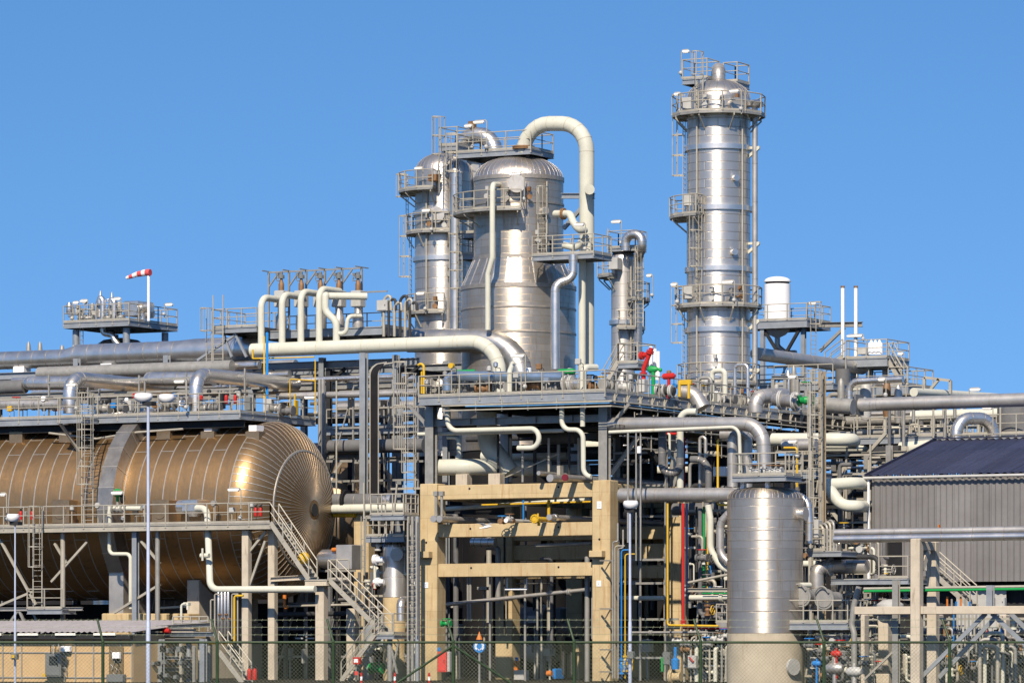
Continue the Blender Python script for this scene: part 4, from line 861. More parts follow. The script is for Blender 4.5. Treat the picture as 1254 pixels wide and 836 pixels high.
# ---- steel storey above the concrete
zD = zz(482, 630, 199); xe0, xe1 = xx(513, 199), xx(741, 199)
t = thing('steel_trestle', 'galvanised steel storey standing on the concrete frame', 'frame', ((xe0 + xe1) / 2, 206, zT))
for px in (528, 740.5):
    for y in rows:
        x = xx(px, 200.4); b = MB(); b.ib((x, y + .4, zT - .1), (x, y + .4, zD - .4), .48, .5, .04); part('column', b, m_galv, t)
        if y == rows[0]:
            s_ = 1 if px < 600 else -1; b = MB(); b.bar((x, y + .5, zz(527, px, y)), (x - s_ * 1.4, y + .5, zz(495, px, y)), .16); part('brace', b, m_galv, t)
zb = zz(514, 640, 200)
for y in rows:
    b = MB(); b.ib((xx(528, 200.4), y + .4, zb), (xx(740.5, 200.4), y + .4, zb), .38, .3); part('beam', b, m_galv, t)
for x in (xx(528, 200.4), xx(740.5, 200.4), xx(634, 200.4)):
    b = MB(); b.ib((x, 200.4, zb + .02), (x, rows[3], zb + .02), .36, .28); part('beam', b, m_dark, t)
for px in (575, 606, 655, 700): b = MB(); x = xx(px, 200.2); b.box(x - .02, 200.2, zb - .19, x + .02, 200.4, zb + .19); part('stiffener', b, m_galv, t)
b = MB(); b.box(xe0 + .3, 203.5, zb + .25, xe1 - .3, 258, zb + .35); solo('shade_floor', 'added solid shading floor just beneath the main deck', 'floor', b, m_dark)  # added to keep sky light off everything below it
deck('main steel deck with grey railings above the concrete frame', xe0, xe1, 199., 221, zD, [[(xe0, 203), (xe0, 199.), (xe1, 199.), (xe1, 221)]], .42, low=.3, sp=1.3)
xk0 = xe1 - 1.7
CW = deck('long catwalk with dark fascia receding to the right behind the main deck', xk0, xe1 - .002, 221.02, 262, zD - .004, [[(xe1 - .002, 221.1), (xe1 - .002, 262)], ], .62, m=m_dark, low=.45, sp=1.5)
for i in range(28):
    y = 200 + i * 1.5; b = MB(); b.bar((xe1 + .03, y, zD - .5), (xe1 + .22, y, zD - .12), .05)
    b.box(xe1 + .005, y - .03, zD - .62, xe1 + .12, y + .03, zD - .1); part('fascia_bracket', b, m_rail, CW)
t = thing('catwalk_trestle', 'steel trestle under the receding catwalk', 'trestle', (xe1 - .8, 240, 0))
for y in (230, 240, 250, 260):
    for x in (xk0 + .1, xe1 - .2): b = MB(); b.ib((x, y, 0), (x, y, zD - .7), .32, .32); part('column', b, m_blue_g, t)
    b = MB(); b.bar((xe1 - .2, y, zD - 3), (xe1 - .2, y + 2.6, zD - .8), .16); part('brace', b, m_dark, t)
for z in (zD - 1.5, zD - 3.4):
    b = MB(); b.ib((xe1 - .2, 221, z), (xe1 - .2, 262, z), .3, .25); part('beam', b, m_galv, t)
# cable trays slung below the edges
t = thing('cable_tray', 'cable tray hung below the main deck edge with one blue cable', 'cable tray', (xe0, 198.9, zD - 1.2))
za = zz(494, 640, 198.9); zc_ = zz(500, 640, 198.9)
b = MB(); b.tube([(xx(541, 198.9), 198.9, za), (xe1 + .4, 198.9, za), (xe1 + .4, 250, za)], .045, 6); b.tube([(xx(541, 198.9), 198.9, zc_), (xe1 + .4, 198.9, zc_), (xe1 + .4, 250, zc_)], .04, 6); part('tray_rails', b, m_rail, t)
for px in (541, 582, 614, 646, 681, 716): b = MB(); x = xx(px, 198.9); b.box(x - .025, 198.93, zc_ - .1, x + .025, 198.99, zD - .3); part('hanger', b, m_rail, t)
for i in range(24): b = MB(); y = 200.5 + i * 2; b.box(xe1 + .35, y - .03, zc_ - .25, xe1 + .41, y + .03, zD - .3); b.box(xe1 + .1, y - .02, zc_ - .28, xe1 + .41, y + .02, zc_ - .22); part('hanger', b, m_rail, t)
b = MB(); b.tube([gy(570, 497.5, 198.85), gy(640, 496.5, 198.85), gy(700, 494.5, 198.85), (xe1 + .3, 198.85, za - .1), (xe1 + .47, 205, za - .14), (xe1 + .47, 218, za - .3)], .03, 6); part('blue_cable', b, paint('pale_blue_cable', (.12, .3, .55), 0, .5), t)
# pipes on the main deck
Yd = 200.2
pipe('blue grey insulated pipe lying along the main deck behind the railing', [gy(548, 478, Yd + .6), gy(548, 462, Yd + .6), gy(560, 460, Yd + .6), gy(690, 462, Yd + .6)], .27, paint('blue_jacket', (.3, .4, .52), .7, .36, .1, 1.5), .5, seam=1.2, n=16)
pipe('silver valve train pipe on the main deck near the corner', [gy(690, 470, Yd + .6), gy(718, 469, Yd + .6), gy(718, 460, Yd + .6)], .3, m_alu, .4, seam=.5, n=16, fl=[(gy(700, 470, Yd + .6), X), (gy(693, 470, Yd + .6), X)], flm=m_lbox)
pipe('cream pipe bending down at the main deck corner', [gy(727, 476, Yd), gy(712, 448 + 4, Yd), gy(714, 480, Yd)], .2, m_white, .3) if False else None
pipe('cream goose neck pipe at the corner of the main deck', [gy(714, 480, Yd), gy(714, 450, Yd), gy(730, 450, Yd + 1)], .19, m_white, .35)
for i, (px, py, m) in enumerate(((570, 456, m_grn), (602, 462, m_dgrey), (675, 459, m_grn), (694, 455, m_grn))):
    p = gy(px, py, Yd + 1.2)
    t = thing('actuator', 'green actuator cylinder on the main deck, %s from the left' % ORD[i] if m == m_grn else 'dark actuator cylinder on the main deck', 'actuator', p)
    L = 14 / 22.8 if px < 690 else .5; b = MB(); b.tube([p - X * L, p - X * (L * .9), p + X * (L * .9), p + X * L], [.08, .16, .16, .08], 14); part('cylinder', b, m, t)
    b = MB(); b.tube([p + X * .1, p + X * .1 - Z * .9], .09, 8); part('stem', b, m_galv, t)
for i, px in enumerate((558, 580, 592, 612, 626, 640, 654, 664, 676, 703, 722, 734)):
    valve('flanged valve behind the main deck railing, %s from the left' % ORD[i], gy(px, 471 + (i % 3) * 2, Yd + 1.0 + (i % 2)), .2, 'xyx'[i % 3], (m_rust, m_lbox, m_dgrey, m_yel)[i % 4], (m_galv, m_grey, m_rust, m_lbox)[i % 4], .6, group='valves along the main deck')
pipe('cream pipe standing at the front of the header elbow', [gy(624, 482, Yd), gy(624, 455, Yd), gy(628, 445, Yd + 1)], .14, m_white, .2)
b = MB(); b.cbox(*gy(515, 482, Yd), *gy(520, 455, Yd + .3), .02); b.tube([gy(512, 447, Yd), gy(519, 442, Yd), gy(519, 482, Yd)], .07, 8, .2); solo('yellow_hydrant', 'yellow capped standpipe at the left end of the main deck', 'standpipe', b, m_yel)
# white pipes hung below the main deck
Yu = 199.6; kk = ppm(630, Yu); rw = 3.2 / kk
pipe('cream pipe looping down and back beneath the main deck, with a long level run', [gy(548, 496, Yu), gy(548, 527.5, Yu), gy(660, 524.5, Yu), gy(660, 548, Yu), gy(634, 548.5, Yu)], rw, m_white, .6, n=14)
pipe('short level cream pipe crossing behind the left steel column', [gy(512, 531.5, 200.9), gy(690, 527, 200.9)], rw * .75, m_white, 0)
pipe('cream pipe dropping from the deck to the concrete beam near the right column', [gy(688, 494, Yu), gy(688, 526, Yu), gy(714, 526, Yu), gy(714.5, 583, Yu), gy(724, 583.5, Yu)], rw * .95, m_white, .5, n=14)
pipe('cream vertical pipe joining its neighbour near the right steel column', [gy(713.5, 480, Yu + .1), gy(713.5, 522, Yu + .1)], rw * .95, m_white, 0)
Yc = 201.2; rc = 10 / ppm(560, Yc)
b = MB(); p = gy(543, 572, Yc); q = gy(633, 582, Yc); zz_ = p.z
o = pipe('fat cream capped pipe resting above the top concrete beam', [(p.x - .25, Yc, zz_), (p.x, Yc, zz_), (xx(575, Yc), Yc, zz_), (xx(650, Yc) , Yc + 6.5, zz_)], [rc * .6, rc, rc, rc] if False else rc, m_white, 1.2, n=26)
pipe('fat cream leg rising from the capped pipe into the shade of the deck', [gy(624, 578, Yc + 2), gy(598, 545, Yc + 1.6), gy(596, 525, Yc + 1.6), gy(596, 505, Yc + 1.6)], rc * 1.25, m_white, 1.2, n=24)
pipe('thin cream branch pipe on top of the fat capped pipe', [gy(562, 566, Yc), gy(562, 535, Yc), gy(548, 535, Yc)], .12, m_white, .3, fl=[(gy(562, 560, Yc), Z)])
for i, (px, py) in enumerate(((568, 586), (608, 588))):
    b = MB(); p = gy(px, py, Yc); b.cbox(p.x - .35, Yc - .3, zT - .55, p.x + .35, Yc + .3, zz_ - rc * .9, .02); solo('pipe_saddle', 'saddle block under the fat cream capped pipe, %s one' % ('left', 'right')[i], 'support', b, m_conc)
# pipes that run into the depth over the beams; capped ends face the camera
def deep(label, px, py, w, m, y0=198.9, L=22, capm=None, band=None):
    p = gy(px, py, y0); r = w / 2 / ppm(px, y0); b = MB(); b.tube([p, p + YV * L], r, 20, seam=1.2); o = solo('capped_pipe', label, 'pipe', b, [m, m_lap])
    b = MB(); b.tube([p - YV * .05, p + YV * .04], r * 1.06, 20); part('end_cap', b, capm or m_alub, o)
    if band: b = MB(); b.tube([p + YV * .5, p + YV * .8], r * 1.25, 20); part('flange', b, band, o)
    return o
deep('grey capped pipe above the top beam, left of the dark red ended one', 674, 585, 9, m_alub)
deep('grey pipe with a dark red end above the top beam', 692, 584.5, 8, m_alub, capm=paint('dark_red', (.16, .02, .03), 0, .4))
deep('slim grey pipe on the top beam far behind the capped pair', 660, 579, 5, m_alub, 199.4)
deep('left of two capped pipes beside the left concrete column', 531, 635, 8, m_alub)
deep('right of two capped pipes beside the left concrete column', 538.5, 635, 8, m_alub)
deep('silver capped pipe above the middle beam, right of the yellow one', 673, 633, 7, m_alub, band=m_alu)
o = deep('yellow flanged pipe end poking out above the middle beam', 654.5, 635, 6, m_yel, L=2.2, capm=m_yel)
b = MB(); p = gy(654.5, 635, 198.85)
for k in range(12): a = R(30 * k); b.tube([(p.x + .2 * math.cos(a), p.y - .04, p.z + .2 * math.sin(a)), (p.x + .2 * math.cos(a), p.y + .12, p.z + .2 * math.sin(a))], .045, 6)
b.tube([p + YV * .02, p + YV * .1], .25, 20); b.tube([p + YV * .5, p + YV * .5 - Z * .35], .08, 8); b.tube([p + YV * .4, p + YV * .4 + Z * .3], .05, 8); part('bolted_flange', b, m_yel, o)
deep('white pipe end with blue valve wheel above the middle beam', 620, 637, 5, m_lbox, capm=m_pure, band=m_rust)
valve('small valve with blue wheel above the middle beam', gy(615, 638, 199.2), .1, 'y', m_blu, m_rust, .28)
valve('small rusty valve beside the blue wheeled one', gy(624, 635, 199.3), .09, 'y', m_rust, m_lbox, .25)
for i, (px, py) in enumerate(((534, 607), (541, 607))):
    b = MB(); p = gy(px, 632, 199.3); q = gy(px, py, 199.3); b.tube([p, q], .08, 10); b.box(q.x - .12, q.y - .12, q.z, q.x + .12, q.y + .12, q.z + .25); solo('standpipe', 'thin standpipe with box top on the %s capped pipe by the left column' % ('left', 'right')[i], 'pipe', b, m_galv)
pipe('white level pipe behind the top concrete beam', [gy(545, 623, 204), gy(724, 611, 204)], .12, m_white, 0)
pipe('yellow thin level pipe behind the top concrete beam', [gy(590, 618, 203), gy(724, 614, 203)], .05, m_yel, 0)
pipe('blue thin vertical pipe in the upper frame opening', [gy(641, 612, 203), gy(641, 640, 203)], .05, m_blu, 0)
pipe('yellow thin vertical pipe in the upper frame opening', [gy(672, 612, 203), gy(672, 634, 203)], .09, m_yel, 0)
pipe('grey level pipe below the middle beam with a small box', [gy(655, 668, 203), gy(724, 665, 203)], .1, m_galv, 0)
b = MB(); b.ib(gy(537, 623, 205), gy(618, 625, 205), .5, .4); solo('dark_beam', 'dark steel beam crossing the upper left frame opening', 'beam', b, m_dark)
pipe('silver insulated pipe lit between the middle and lower beams', [gy(578, 664, 206), gy(607, 664, 206)], .26, m_alu, 0, seam=.45)
for i, px in enumerate((610, 625, 640, 655, 672, 684, 697, 709)):
    pipe('thin vertical pipe between the deck and the top beam, %s from the left' % ORD[i], [gy(px, 528 + (i % 3) * 8, 202 + (i % 2) * 1.5), gy(px, 590, 202 + (i % 2) * 1.5)], .07 + .03 * (i % 2), (m_dgrey, m_rail, m_galv)[i % 3], 0, n=10, group='thin vertical pipes under the deck')
b = MB(); b.bar(gy(685, 555, 202.5), gy(606, 590, 202.5), .06); b.box(*gy(682, 590, 200.6), *gy(690, 570, 201.0)); solo('pipe_stand', 'small steel stand on the top concrete beam', 'stand', b, m_rail)
# ---- objects in the lower bay
pipe('long rusty grey pipe sloping up to the right across the lower bay', [gy(536, 741, 203), gy(648, 729, 203), gy(724, 721, 203)], .11, m_alub, 0, fl=[(gy(697, 724.5, 203), X)])
b = MB(); a, q = gy(619, 719, 201), gy(646, 721, 201); b.cbox(a.x, 200.9, q.z - .05, q.x, 201.1, q.z + .06, .02); b.tube([gy(621, 719, 201), gy(621, 707, 201)], .03, 6); b.tube([gy(645, 719, 201), gy(645, 707, 201)], .03, 6); solo('hanging_lamp', 'white strip lamp hanging below the lowest concrete beam', 'lamp', b, m_pure)
for i, (px, pa, pb) in enumerate(((600, 836, 700), (573, 760, 706), (576, 760, 706), (643, 836, 708), (719, 836, 681), (725.5, 782, 708))):
    pipe('thin vertical grey pipe in the lower bay, %s from the left' % ORD[[2, 0, 1, 3, 4, 5][i]], [gy(px, pa, 201.5 if px > 700 else 203), gy(px, pb, 201.5 if px > 700 else 203)], .14 if px == 719 else .07, m_galv, 0, n=10, group='thin vertical pipes in the lower bay')
b = MB(); b.tube([gy(700, 826, 203.5), gy(700, 798, 203.5)], .08, 8); b.tube([gy(690, 826, 203.5), gy(690, 797, 203.5)], .08, 8); solo('thin_posts', 'pair of thin dark posts low in the bay', 'post', b, m_dgrey)
b = MB(); b.cbox(*gy(680, 831, 204), *gy(686, 818, 205), .04); solo('blue_motor', 'shaded blue motor housing low in the bay', 'motor', b, m_blu)
b = MB(); b.tube([gy(670, 824, 203.6), gy(676, 824, 203.6)], .15, 16); solo('orange_coupling', 'orange guard disc low in the bay', 'guard', b, m_org)
b = MB(); p = gy(631, 815, 207.9); b.cbox(p.x - .12, 207.9, p.z - .3, p.x + .12, 208.3, p.z + .3, .03); solo('orange_hose_box', 'orange box on the inner concrete column', 'box', b, m_org)
b = MB(); p = gy(632, 806.5, 207.8); b.box(p.x - .1, 207.85, p.z - .1, p.x + .1, 207.9, p.z + .1); solo('blue_sign', 'small blue square sign above the orange box', 'sign', b, m_blu)
cabinet('pale box at the foot of the inner concrete column', 629, 643, 820, 832, 206, m_lbox, .5, 'junction_box', 'box', False)
for i, (px, py, rr) in enumerate(((655, 760, .8), (672, 770, .6), (690, 790, .5), (665, 800, .5))):
    b = MB(); p = gy(px, py, 214 + i); b.tube([p - X * 1.1, p - X * .9, p + X * .9, p + X * 1.1], [rr * .5, rr, rr, rr * .5], 18); b.tube([p, p - Z * 1.8], .2, 10); b.tube([p, p + Z * 1.3], .12, 8); solo('pump_vessel', 'shaded pump vessel deep in the lower bay, %s from the top' % ORD[[0, 1, 2, 3][i]], 'pump', b, (m_grey, m_alub, m_dgrey, m_lbox)[i], 'shaded pump vessels')
b = MB(); p = gy(650, 775, 218); b.cbox(p.x - 2, 218, p.z - 1.5, p.x + 2, 220, p.z + 1.5, .1); solo('skid_box', 'dark equipment box deep in the lower bay', 'box', b, m_box)
# red hose cabinet on the left column with its signs
cabinet('faded red hose cabinet on the left concrete column', 535.5, 546, 797.5, 822.5, YF - .5, m_pink, .45, 'hose_cabinet', 'cabinet')
b = MB(); a = gy(547, 822, YF - .3); q = gy(551, 797.5, YF - .3); b.cbox(a.x, YF - .35, a.z, q.x, YF - .1, q.z, .02); solo('white_cabinet', 'narrow white cabinet right beside the red hose cabinet', 'cabinet', b, m_lbox)
b = MB(); p = gy(537.5, 794.5, YF - .06); b.cbox(p.x - .09, YF - .07, p.z - .1, p.x + .09, YF - .04, p.z + .1, .01); solo('blue_sign', 'small blue square sign above the red hose cabinet', 'sign', b, m_blu)
# lamp pole and riser bundle right of the frame
def light_pole(label, px, head, base_w, Y, ptop, dual=False, wid=20):
    p = gy(px, HZ, Y); k = ppm(px, Y); t = thing('light_pole', label, 'lamp post', (p.x, Y, 0)); zt = zz(ptop, px, Y); r = base_w / 2 / k
    b = MB(); b.lathe((p.x, Y, 0), [(r * 1.25, 0), (r * 1.25, zz(762, px, Y)), (r, zz(760, px, Y)), (r * .75, zt)], 14); part('pole', b, paint('pole_paint', (.5, .55, .66), .3, .42, .08), t)
    for i, (ox, w_, dy) in enumerate(head):
        b = MB(); c_ = V((p.x + ox / k, Y + dy, zt + .1)); h = w_ / 2 / k
        b.loft([[V((c_.x + h * a * math.cos(R(18 * j)), c_.y + .36 * a * math.sin(R(18 * j)), c_.z + dz)) for j in range(20)] for a, dz in ((.6, -.2), (.86, -.12), (1, 0), (1, .06), (.93, .16), (.8, .19))]); part('lamp_head', b, m_pure, t)
    b = MB(); b.box(p.x - .25, Y - .12, zt - .28, p.x + .25, Y + .3, zt - .1); part('mount', b, m_dark, t); return t
light_pole('tall lamp pole with twin white heads in front of the brown tank', 181.5, [(-7, 24, 0), (8, 20, 1.1)], 4.6, 165, 489)
light_pole('slim lamp pole with one white head at the left edge', 18.5, [(-3, 15, 0)], 2.4, 178, 636)
light_pole('lamp pole with a white head standing right of the concrete frame', 771.5, [(1, 19, 0)], 3.6, 186, 620)
cabinet('small grey box on the lamp pole right of the concrete frame', 767.5, 775, 797, 806, 185.6, m_box, .25, 'junction_box', 'box', False)
cabinet('small dark box low on the slim lamp pole at the left edge', 13, 20, 799, 807, 177.6, m_box, .25, 'junction_box', 'box', False)
for i, (px, pa, m, w_) in enumerate(((750.5, 663, m_galv, 2.2), (753, 668, m_rail, 1.4), (757, 671, m_galv, 2.2), (761, 673, m_blu, 1.8), (765.5, 678, m_yel, 1.6), (769, 530, m_galv, 2.6), (779, 530, m_galv, 2.0), (784.5, 532, m_galv, 2.2))):
    pb = 830 if i < 5 else (686 if i > 5 else 664)
    pts = [gy(px, pb, 198), gy(px, pa, 198)]
    if i < 5: pts += [gy(px + 6, pa, 198), gy(px + 6, pa - (22 if i != 3 else 0), 199.5)] if i in (0, 2) else [gy(px + 12, pa, 198.2)]
    pipe('%s vertical pipe in the bundle right of the concrete frame, %s from the left' % ({m_blu: 'bright blue', m_yel: 'yellow'}.get(m, 'thin grey'), ORD[i]), pts, w_ / 2 / 23, m, .15, n=10, group='vertical pipe bundle right of the frame')
pipe('thin white pipe edging the fat grey pipe below the catwalk', [gy(746, 529, 198.9), gy(905, 522.5, 198.9), gy(907, 578, 198.9)], 2.2 / 23, m_white, .5, n=10)
for i, py in enumerate((686, 745, 795, 822)):
    b = MB(); a = gy(735, py, 199.6); b.bar(a, gy(752, py, 198.2), .07); b.bar(a - Z * .5 + X * .3, gy(748, py, 198.6), .05); solo('pipe_bracket', 'bracket holding the pipe bundle on the right concrete column, %s from the top' % ORD[i], 'bracket', b, m_rail, 'pipe bundle brackets')
valve('blue valve low on the bright blue pipe', gy(761.5, 812, 197.9), .1, 'z', m_blu, m_blu, .3, up=X)
valve('lower blue valve on the bright blue pipe', gy(761.5, 819, 197.9), .1, 'z', m_blu, m_blu, .3, up=X)
valve('yellow valve on the yellow pipe of the bundle', gy(766, 808, 197.9), .1, 'z', m_yel, m_yel, .3, up=X)
valve('lower yellow valve on the yellow pipe of the bundle', gy(766, 816, 197.9), .1, 'z', m_yel, m_yel, .3, up=X)
# ================================================================ BETWEEN TANK AND FRAME
column(445.5, 836, 432, 212, .38, 'tall pale blue steel column between the tank and the frame', m_blue_g, base=0)
b = MB(); b.tube([gy(412, 466, 211), gy(412, 660, 211)], .05, 8); solo('thin_pole', 'very thin pole right of the tank dome', 'pole', b, m_rail)
for i, px in enumerate((391.5, 395.5)):
    b = MB(); b.tube([gy(px, 620, 212.5 + i), gy(px, 464, 212.5 + i)], .1 + .03 * i, 8); solo('standpipe', '%s of two standpipes right behind the tank dome' % ('left', 'right')[i], 'pipe', b, m_galv)
t = thing('cable_ladder', 'vertical cable ladder with black cables curving over at its top', 'cable tray', gy(458, 640, 211))
for px in (453.5, 463):
    b = MB(); b.tube([gy(px, 640, 211), gy(px, 452, 211), gy(px + 8, 446, 211.5), gy(px + 20, 444, 212)], .06, 6, .5); part('side_rail', b, m_rail, t)
b = MB()
for k in range(22): b.bar(gy(453.5, 638 - k * 8.4, 211), gy(463, 638 - k * 8.4, 211), .05)
part('rungs', b, m_rail, t)
b = MB()
for k in range(5): b.tube([gy(455 + k * 1.6, 640, 210.9), gy(455 + k * 1.6, 455, 210.9), gy(462 + k * 1.6, 447, 211.3), gy(475, 445, 212)], .06, 6, .5)
part('cables', b, m_black, t)
ladder('caged ladder rising left of the concrete frame up to the main deck', xx(503, 203), 203, zz(630, 503, 203), zz(482, 503, 203), (0, -1), w=.6)
ladder('second caged ladder behind the first, left of the main deck', xx(497, 206), 206, zz(600, 497, 206), zz(445, 497, 206), (-1, -.4), rise=.1)
x0, x1 = xx(481, 200.6), xx(521, 200.6)
deck('upper small platform in front of the left concrete column', x0, x1, 200.6 - 2.4, 199.8, zz(630, 500, 199), [[(x0, 199.8), (x0, 198.2), (x1, 198.2), (x1, 199.8)]], .25, sp=.8)
x0, x1 = xx(452, 201), xx(498, 201)
deck('lower small platform over the little silver vessel', x0, x1, 200.7, 202.9, zz(656, 475, 200.7), [[(x0, 202.9), (x0, 200.7), (x1, 200.7)]], .28, sp=.8)
for i, px in enumerate((500, 505, 511)):
    b = MB(); b.tube([gy(px, 836, 198.6), gy(px, 632, 198.6)], .09 if i < 2 else .13, 8); solo('support_tube', 'slender support tube left of the concrete frame, %s from the left' % ORD[i], 'post', b, m_blue_g if i == 2 else m_galv, 'slender tubes left of the frame')
ladder('ladder from the lower stair landing up past the little silver vessel', xx(505, 198.3), 198.3, zz(778, 505, 198), zz(660, 505, 198), (0, -1), False, w=.55)
ladder('ladder with hoops left of the little silver vessel', xx(445, 199.6), 199.6, zz(700, 445, 199), zz(656, 445, 199), (-.6, -1), False, w=.5)
Yv = 201.5; kv = ppm(483, Yv); rv = 14.8 / kv
SV, cs = vessel('small_vessel', 'little silver upright vessel with round side port, left of the frame', 483.5, Yv, [(14.8, 731), (14.8, 670)], clad('small_vessel_cladding', (.70, .68, .65), rv, 1.1, 2.2, .7, .45), dome(14.8, 670, 661, 5), paint('rusty_head', (.5, .42, .33), .8, .4, .2, 3, RUST, .5), base=zz(731, 483, Yv), n=36, ribs=20, cat='vessel', ribm=m_alu)
manhole(SV, cs, rv, -55, zz(679, 490, Yv), .3, m_lbox, .35)
b = MB(); b.lathe((cs.x, Yv, 0), [(rv * .99, 0), (rv * .99, zz(731.3, 483, Yv))], 32); part('skirt', b, m_tan, SV)
pipe('silver drain elbow from the little vessel skirt', [gy(491, 735, 199.9) + YV * .6, gy(491, 735, 199.6) , gy(491, 760, 199.6)], .24, m_alu, .35, seam=.3, n=16)
pipe('white flanged branch left of the little silver vessel, upper one', [gy(457, 685, 200.5), gy(470, 685, 200.5)], .18, m_pure, 0, fl=[(gy(460, 685, 200.5), X)])
pipe('white flanged branch left of the little silver vessel, lower one', [gy(458, 712, 200.5), gy(470, 712, 200.5)], .14, m_pure, 0, fl=[(gy(463, 712, 200.5), X)])
pipe('thin cream pipe linking the two branches of the little vessel', [gy(459, 685, 200.5), gy(459, 720, 200.5)], .08, m_white, 0)
# second tank further back
b = MB(); p = gy(455, 642, 222); b.lathe((0, 222, p.z), [(4.2, p.x - 26), (4.2, p.x - .8)] + [(4.2 * math.cos(R(15 * i)), p.x - .8 + 2.2 * math.sin(R(15 * i))) for i in range(1, 6)] + [(.05, p.x + 1.4)], 56, 'x')
bt = solo('storage_tank', 'second brown tank in deep shade behind the first', 'tank', b, m_nb)
b = MB(); b.lathe((0, 222, p.z), [(4.22, p.x - 1.0), (4.26, p.x - .9), (4.22, p.x - .8)], 56, 'x', cap=False); part('seam', b, m_seam, bt)
b = MB(); b.cbox(p.x - 4, 219.5, 0, p.x - 3, 224.5, p.z - 3, .05); solo('concrete_saddle', 'concrete saddle under the second brown tank', 'pedestal', b, m_conc)
pipe('dark grey pipe from the tank dome to the concrete frame', [gy(409, 613, 209), gy(470, 613, 209)], .42, m_grey, 0, seam=1.0, n=18, fl=[(gy(424, 613, 209), X)], flm=m_black)
pipe('bright silver end section of the dark grey pipe', [gy(471, 612, 209), gy(481, 612, 209)], .4, m_alu, 0, n=18)
pipe('cream pipe just below the dark grey pipe', [gy(408, 623, 208.6), gy(496, 621.5, 208.6)], .26, m_white, 0, n=16)
pipe('yellow shaded pipe below the cream one beside the tank dome', [gy(406, 629, 208.9), gy(436, 629, 208.9)], .2, m_yel, 0, n=12)
b = MB(); a = gy(433, 836, 209); q = gy(451, 626, 209); b.cbox(a.x, 209, 0, q.x, 209.8, q.z, .04); solo('concrete_column', 'tan concrete column between the tank dome and the stairs', 'column', b, m_tan)
pipe('grey level pipe above the second tank', [gy(404, 547, 213), gy(520, 545, 213)], .4, m_grey, 0, seam=1.5, n=16)
pipe('thin level pipe high between the tank and the frame', [gy(340, 485, 214), gy(512, 481, 214)], .2, m_alub, 0)
x0, x1 = xx(400, 216), xx(512, 216)
deck('distant railed gangway between the tank deck and the frame', x0, x1, 216, 218, zz(523, 450, 216), [[(x0, 216), (x1, 216)]], .35)
b = MB(); b.ib(gy(398, 558, 214), gy(448, 556, 214), .35, .3); b.ib(gy(398, 563, 217), gy(512, 562, 217), .3, .3); solo('cross_beams', 'pale cross beams just above the second brown tank', 'beam', b, m_galv)
for i, (px, pa, pb, m) in enumerate(((470, 560, 490, m_dark), (484, 560, 450, m_blue_g), (490, 600, 500, m_blue_g), (430, 560, 484, m_dark), (403, 560, 452, m_dark))):
    column(px, pa, pb, 219, .3, 'steel post in the gap between tank and frame, %s from the left' % ORD[[2, 3, 4, 1, 0][i]], m, base=0, group='steel posts in the gap')
b = MB(); b.bar(gy(474, 545, 219.5), gy(488, 450, 219.5), .4); solo('diagonal_brace', 'steep dark diagonal brace in the gap left of the frame', 'brace', b, m_dark)
# horizontal shell on the landing
t = thing('exchanger', 'short silver horizontal drum at the stair landing', 'drum', gy(410, 693, 201.5))
p = gy(396, 684, 201.5); b = MB(); b.tube([p - X * .25, p, p + X * 1.9, p + X * 2.1], [.35, .52, .52, .35], 24); part('shell', b, m_alu, t); b = MB(); b.cbox(p.x + 1.2, 200.8, p.z - .6, p.x + 2.2, 202.0, p.z + .75, .03); part('channel_box', b, m_alub, t)
b = MB(); b.tube([gy(407, 673, 201), gy(418, 672, 201)], .12, 10); solo('orange_hose', 'short orange and white hose end near the silver drum', 'hose', b, m_org)
# ================================================================ RIGHT SIDE
# ---- silver vessel with concrete skirt
Y7 = 193.; k7 = ppm(937, Y7); r7 = 46.5 / k7
M7 = clad('front_vessel_cladding', (.62, .565, .49), r7, 1.05, 3.4, .78, .43, var=.09, lap=(.45, .38, .3), stain=(.38, .28, .18), amt=.56)
FV, c7 = vessel('front_vessel', 'large silver upright vessel with ribbed flat head on a pale skirt', 937, Y7, [(46.5, 775), (46.5, 611)], M7, [(46.5, 611), (45.5, 606), (41, 601), (33, 598), (20, 596.5), (2, 596)],
                clad('front_vessel_head', (.5, .45, .39), r7, 9, .5, .88, .38, amt=.5), base=zz(775, 937, Y7), n=64, ribs=40, cat='vessel', ribm=m_lap)
for py in (611, 636, 650, 662, 686, 711, 732, 748): z = zz(py, 937, Y7); b = MB(); b.lathe(c7, [(r7 - .02, z - .022), (r7 + .012, z - .018), (r7 + .012, z + .018), (r7 - .02, z + .022)], 64); part('girth_seam', b, m_lap, FV)
b = MB(); b.lathe(c7, [(r7 * 1.005, 0), (r7 * 1.005, zz(775.2, 937, Y7))], 64); part('skirt', b, m_skirt_c, FV)
manhole(FV, c7, r7, -2, zz(629, 980, Y7), .3, m_alu, .3)
manhole(FV, c7, r7, -22, zz(816, 975, Y7), .36, m_lbox, .12)
x0, x1 = xx(897, 191.4), xx(962, 191.4); z = zz(582, 930, 191.4)
deck('small railed platform on top of the front silver vessel', x0, x1, 191.4, 193.3, z, [[(x0, 193.3), (x0, 191.4), (x1, 191.4), (x1, 193.3)]], .25, sp=1.2)
b = MB()
for px in (910, 940): x = xx(px, 191.9); b.box(x - .1, 191.8, z - .26, x + .1, 192.0, z - 1.0)
solo('platform_stools', 'two short white posts under the platform on the front vessel', 'support', b, m_pure)
for i, px in enumerate((927, 944, 951)): valve('rusty valve on the front vessel platform, %s from the left' % ORD[i], gy(px, 577, 192.4), .15, 'x', m_rust, m_lbox, .3, group='valves on the front vessel platform')
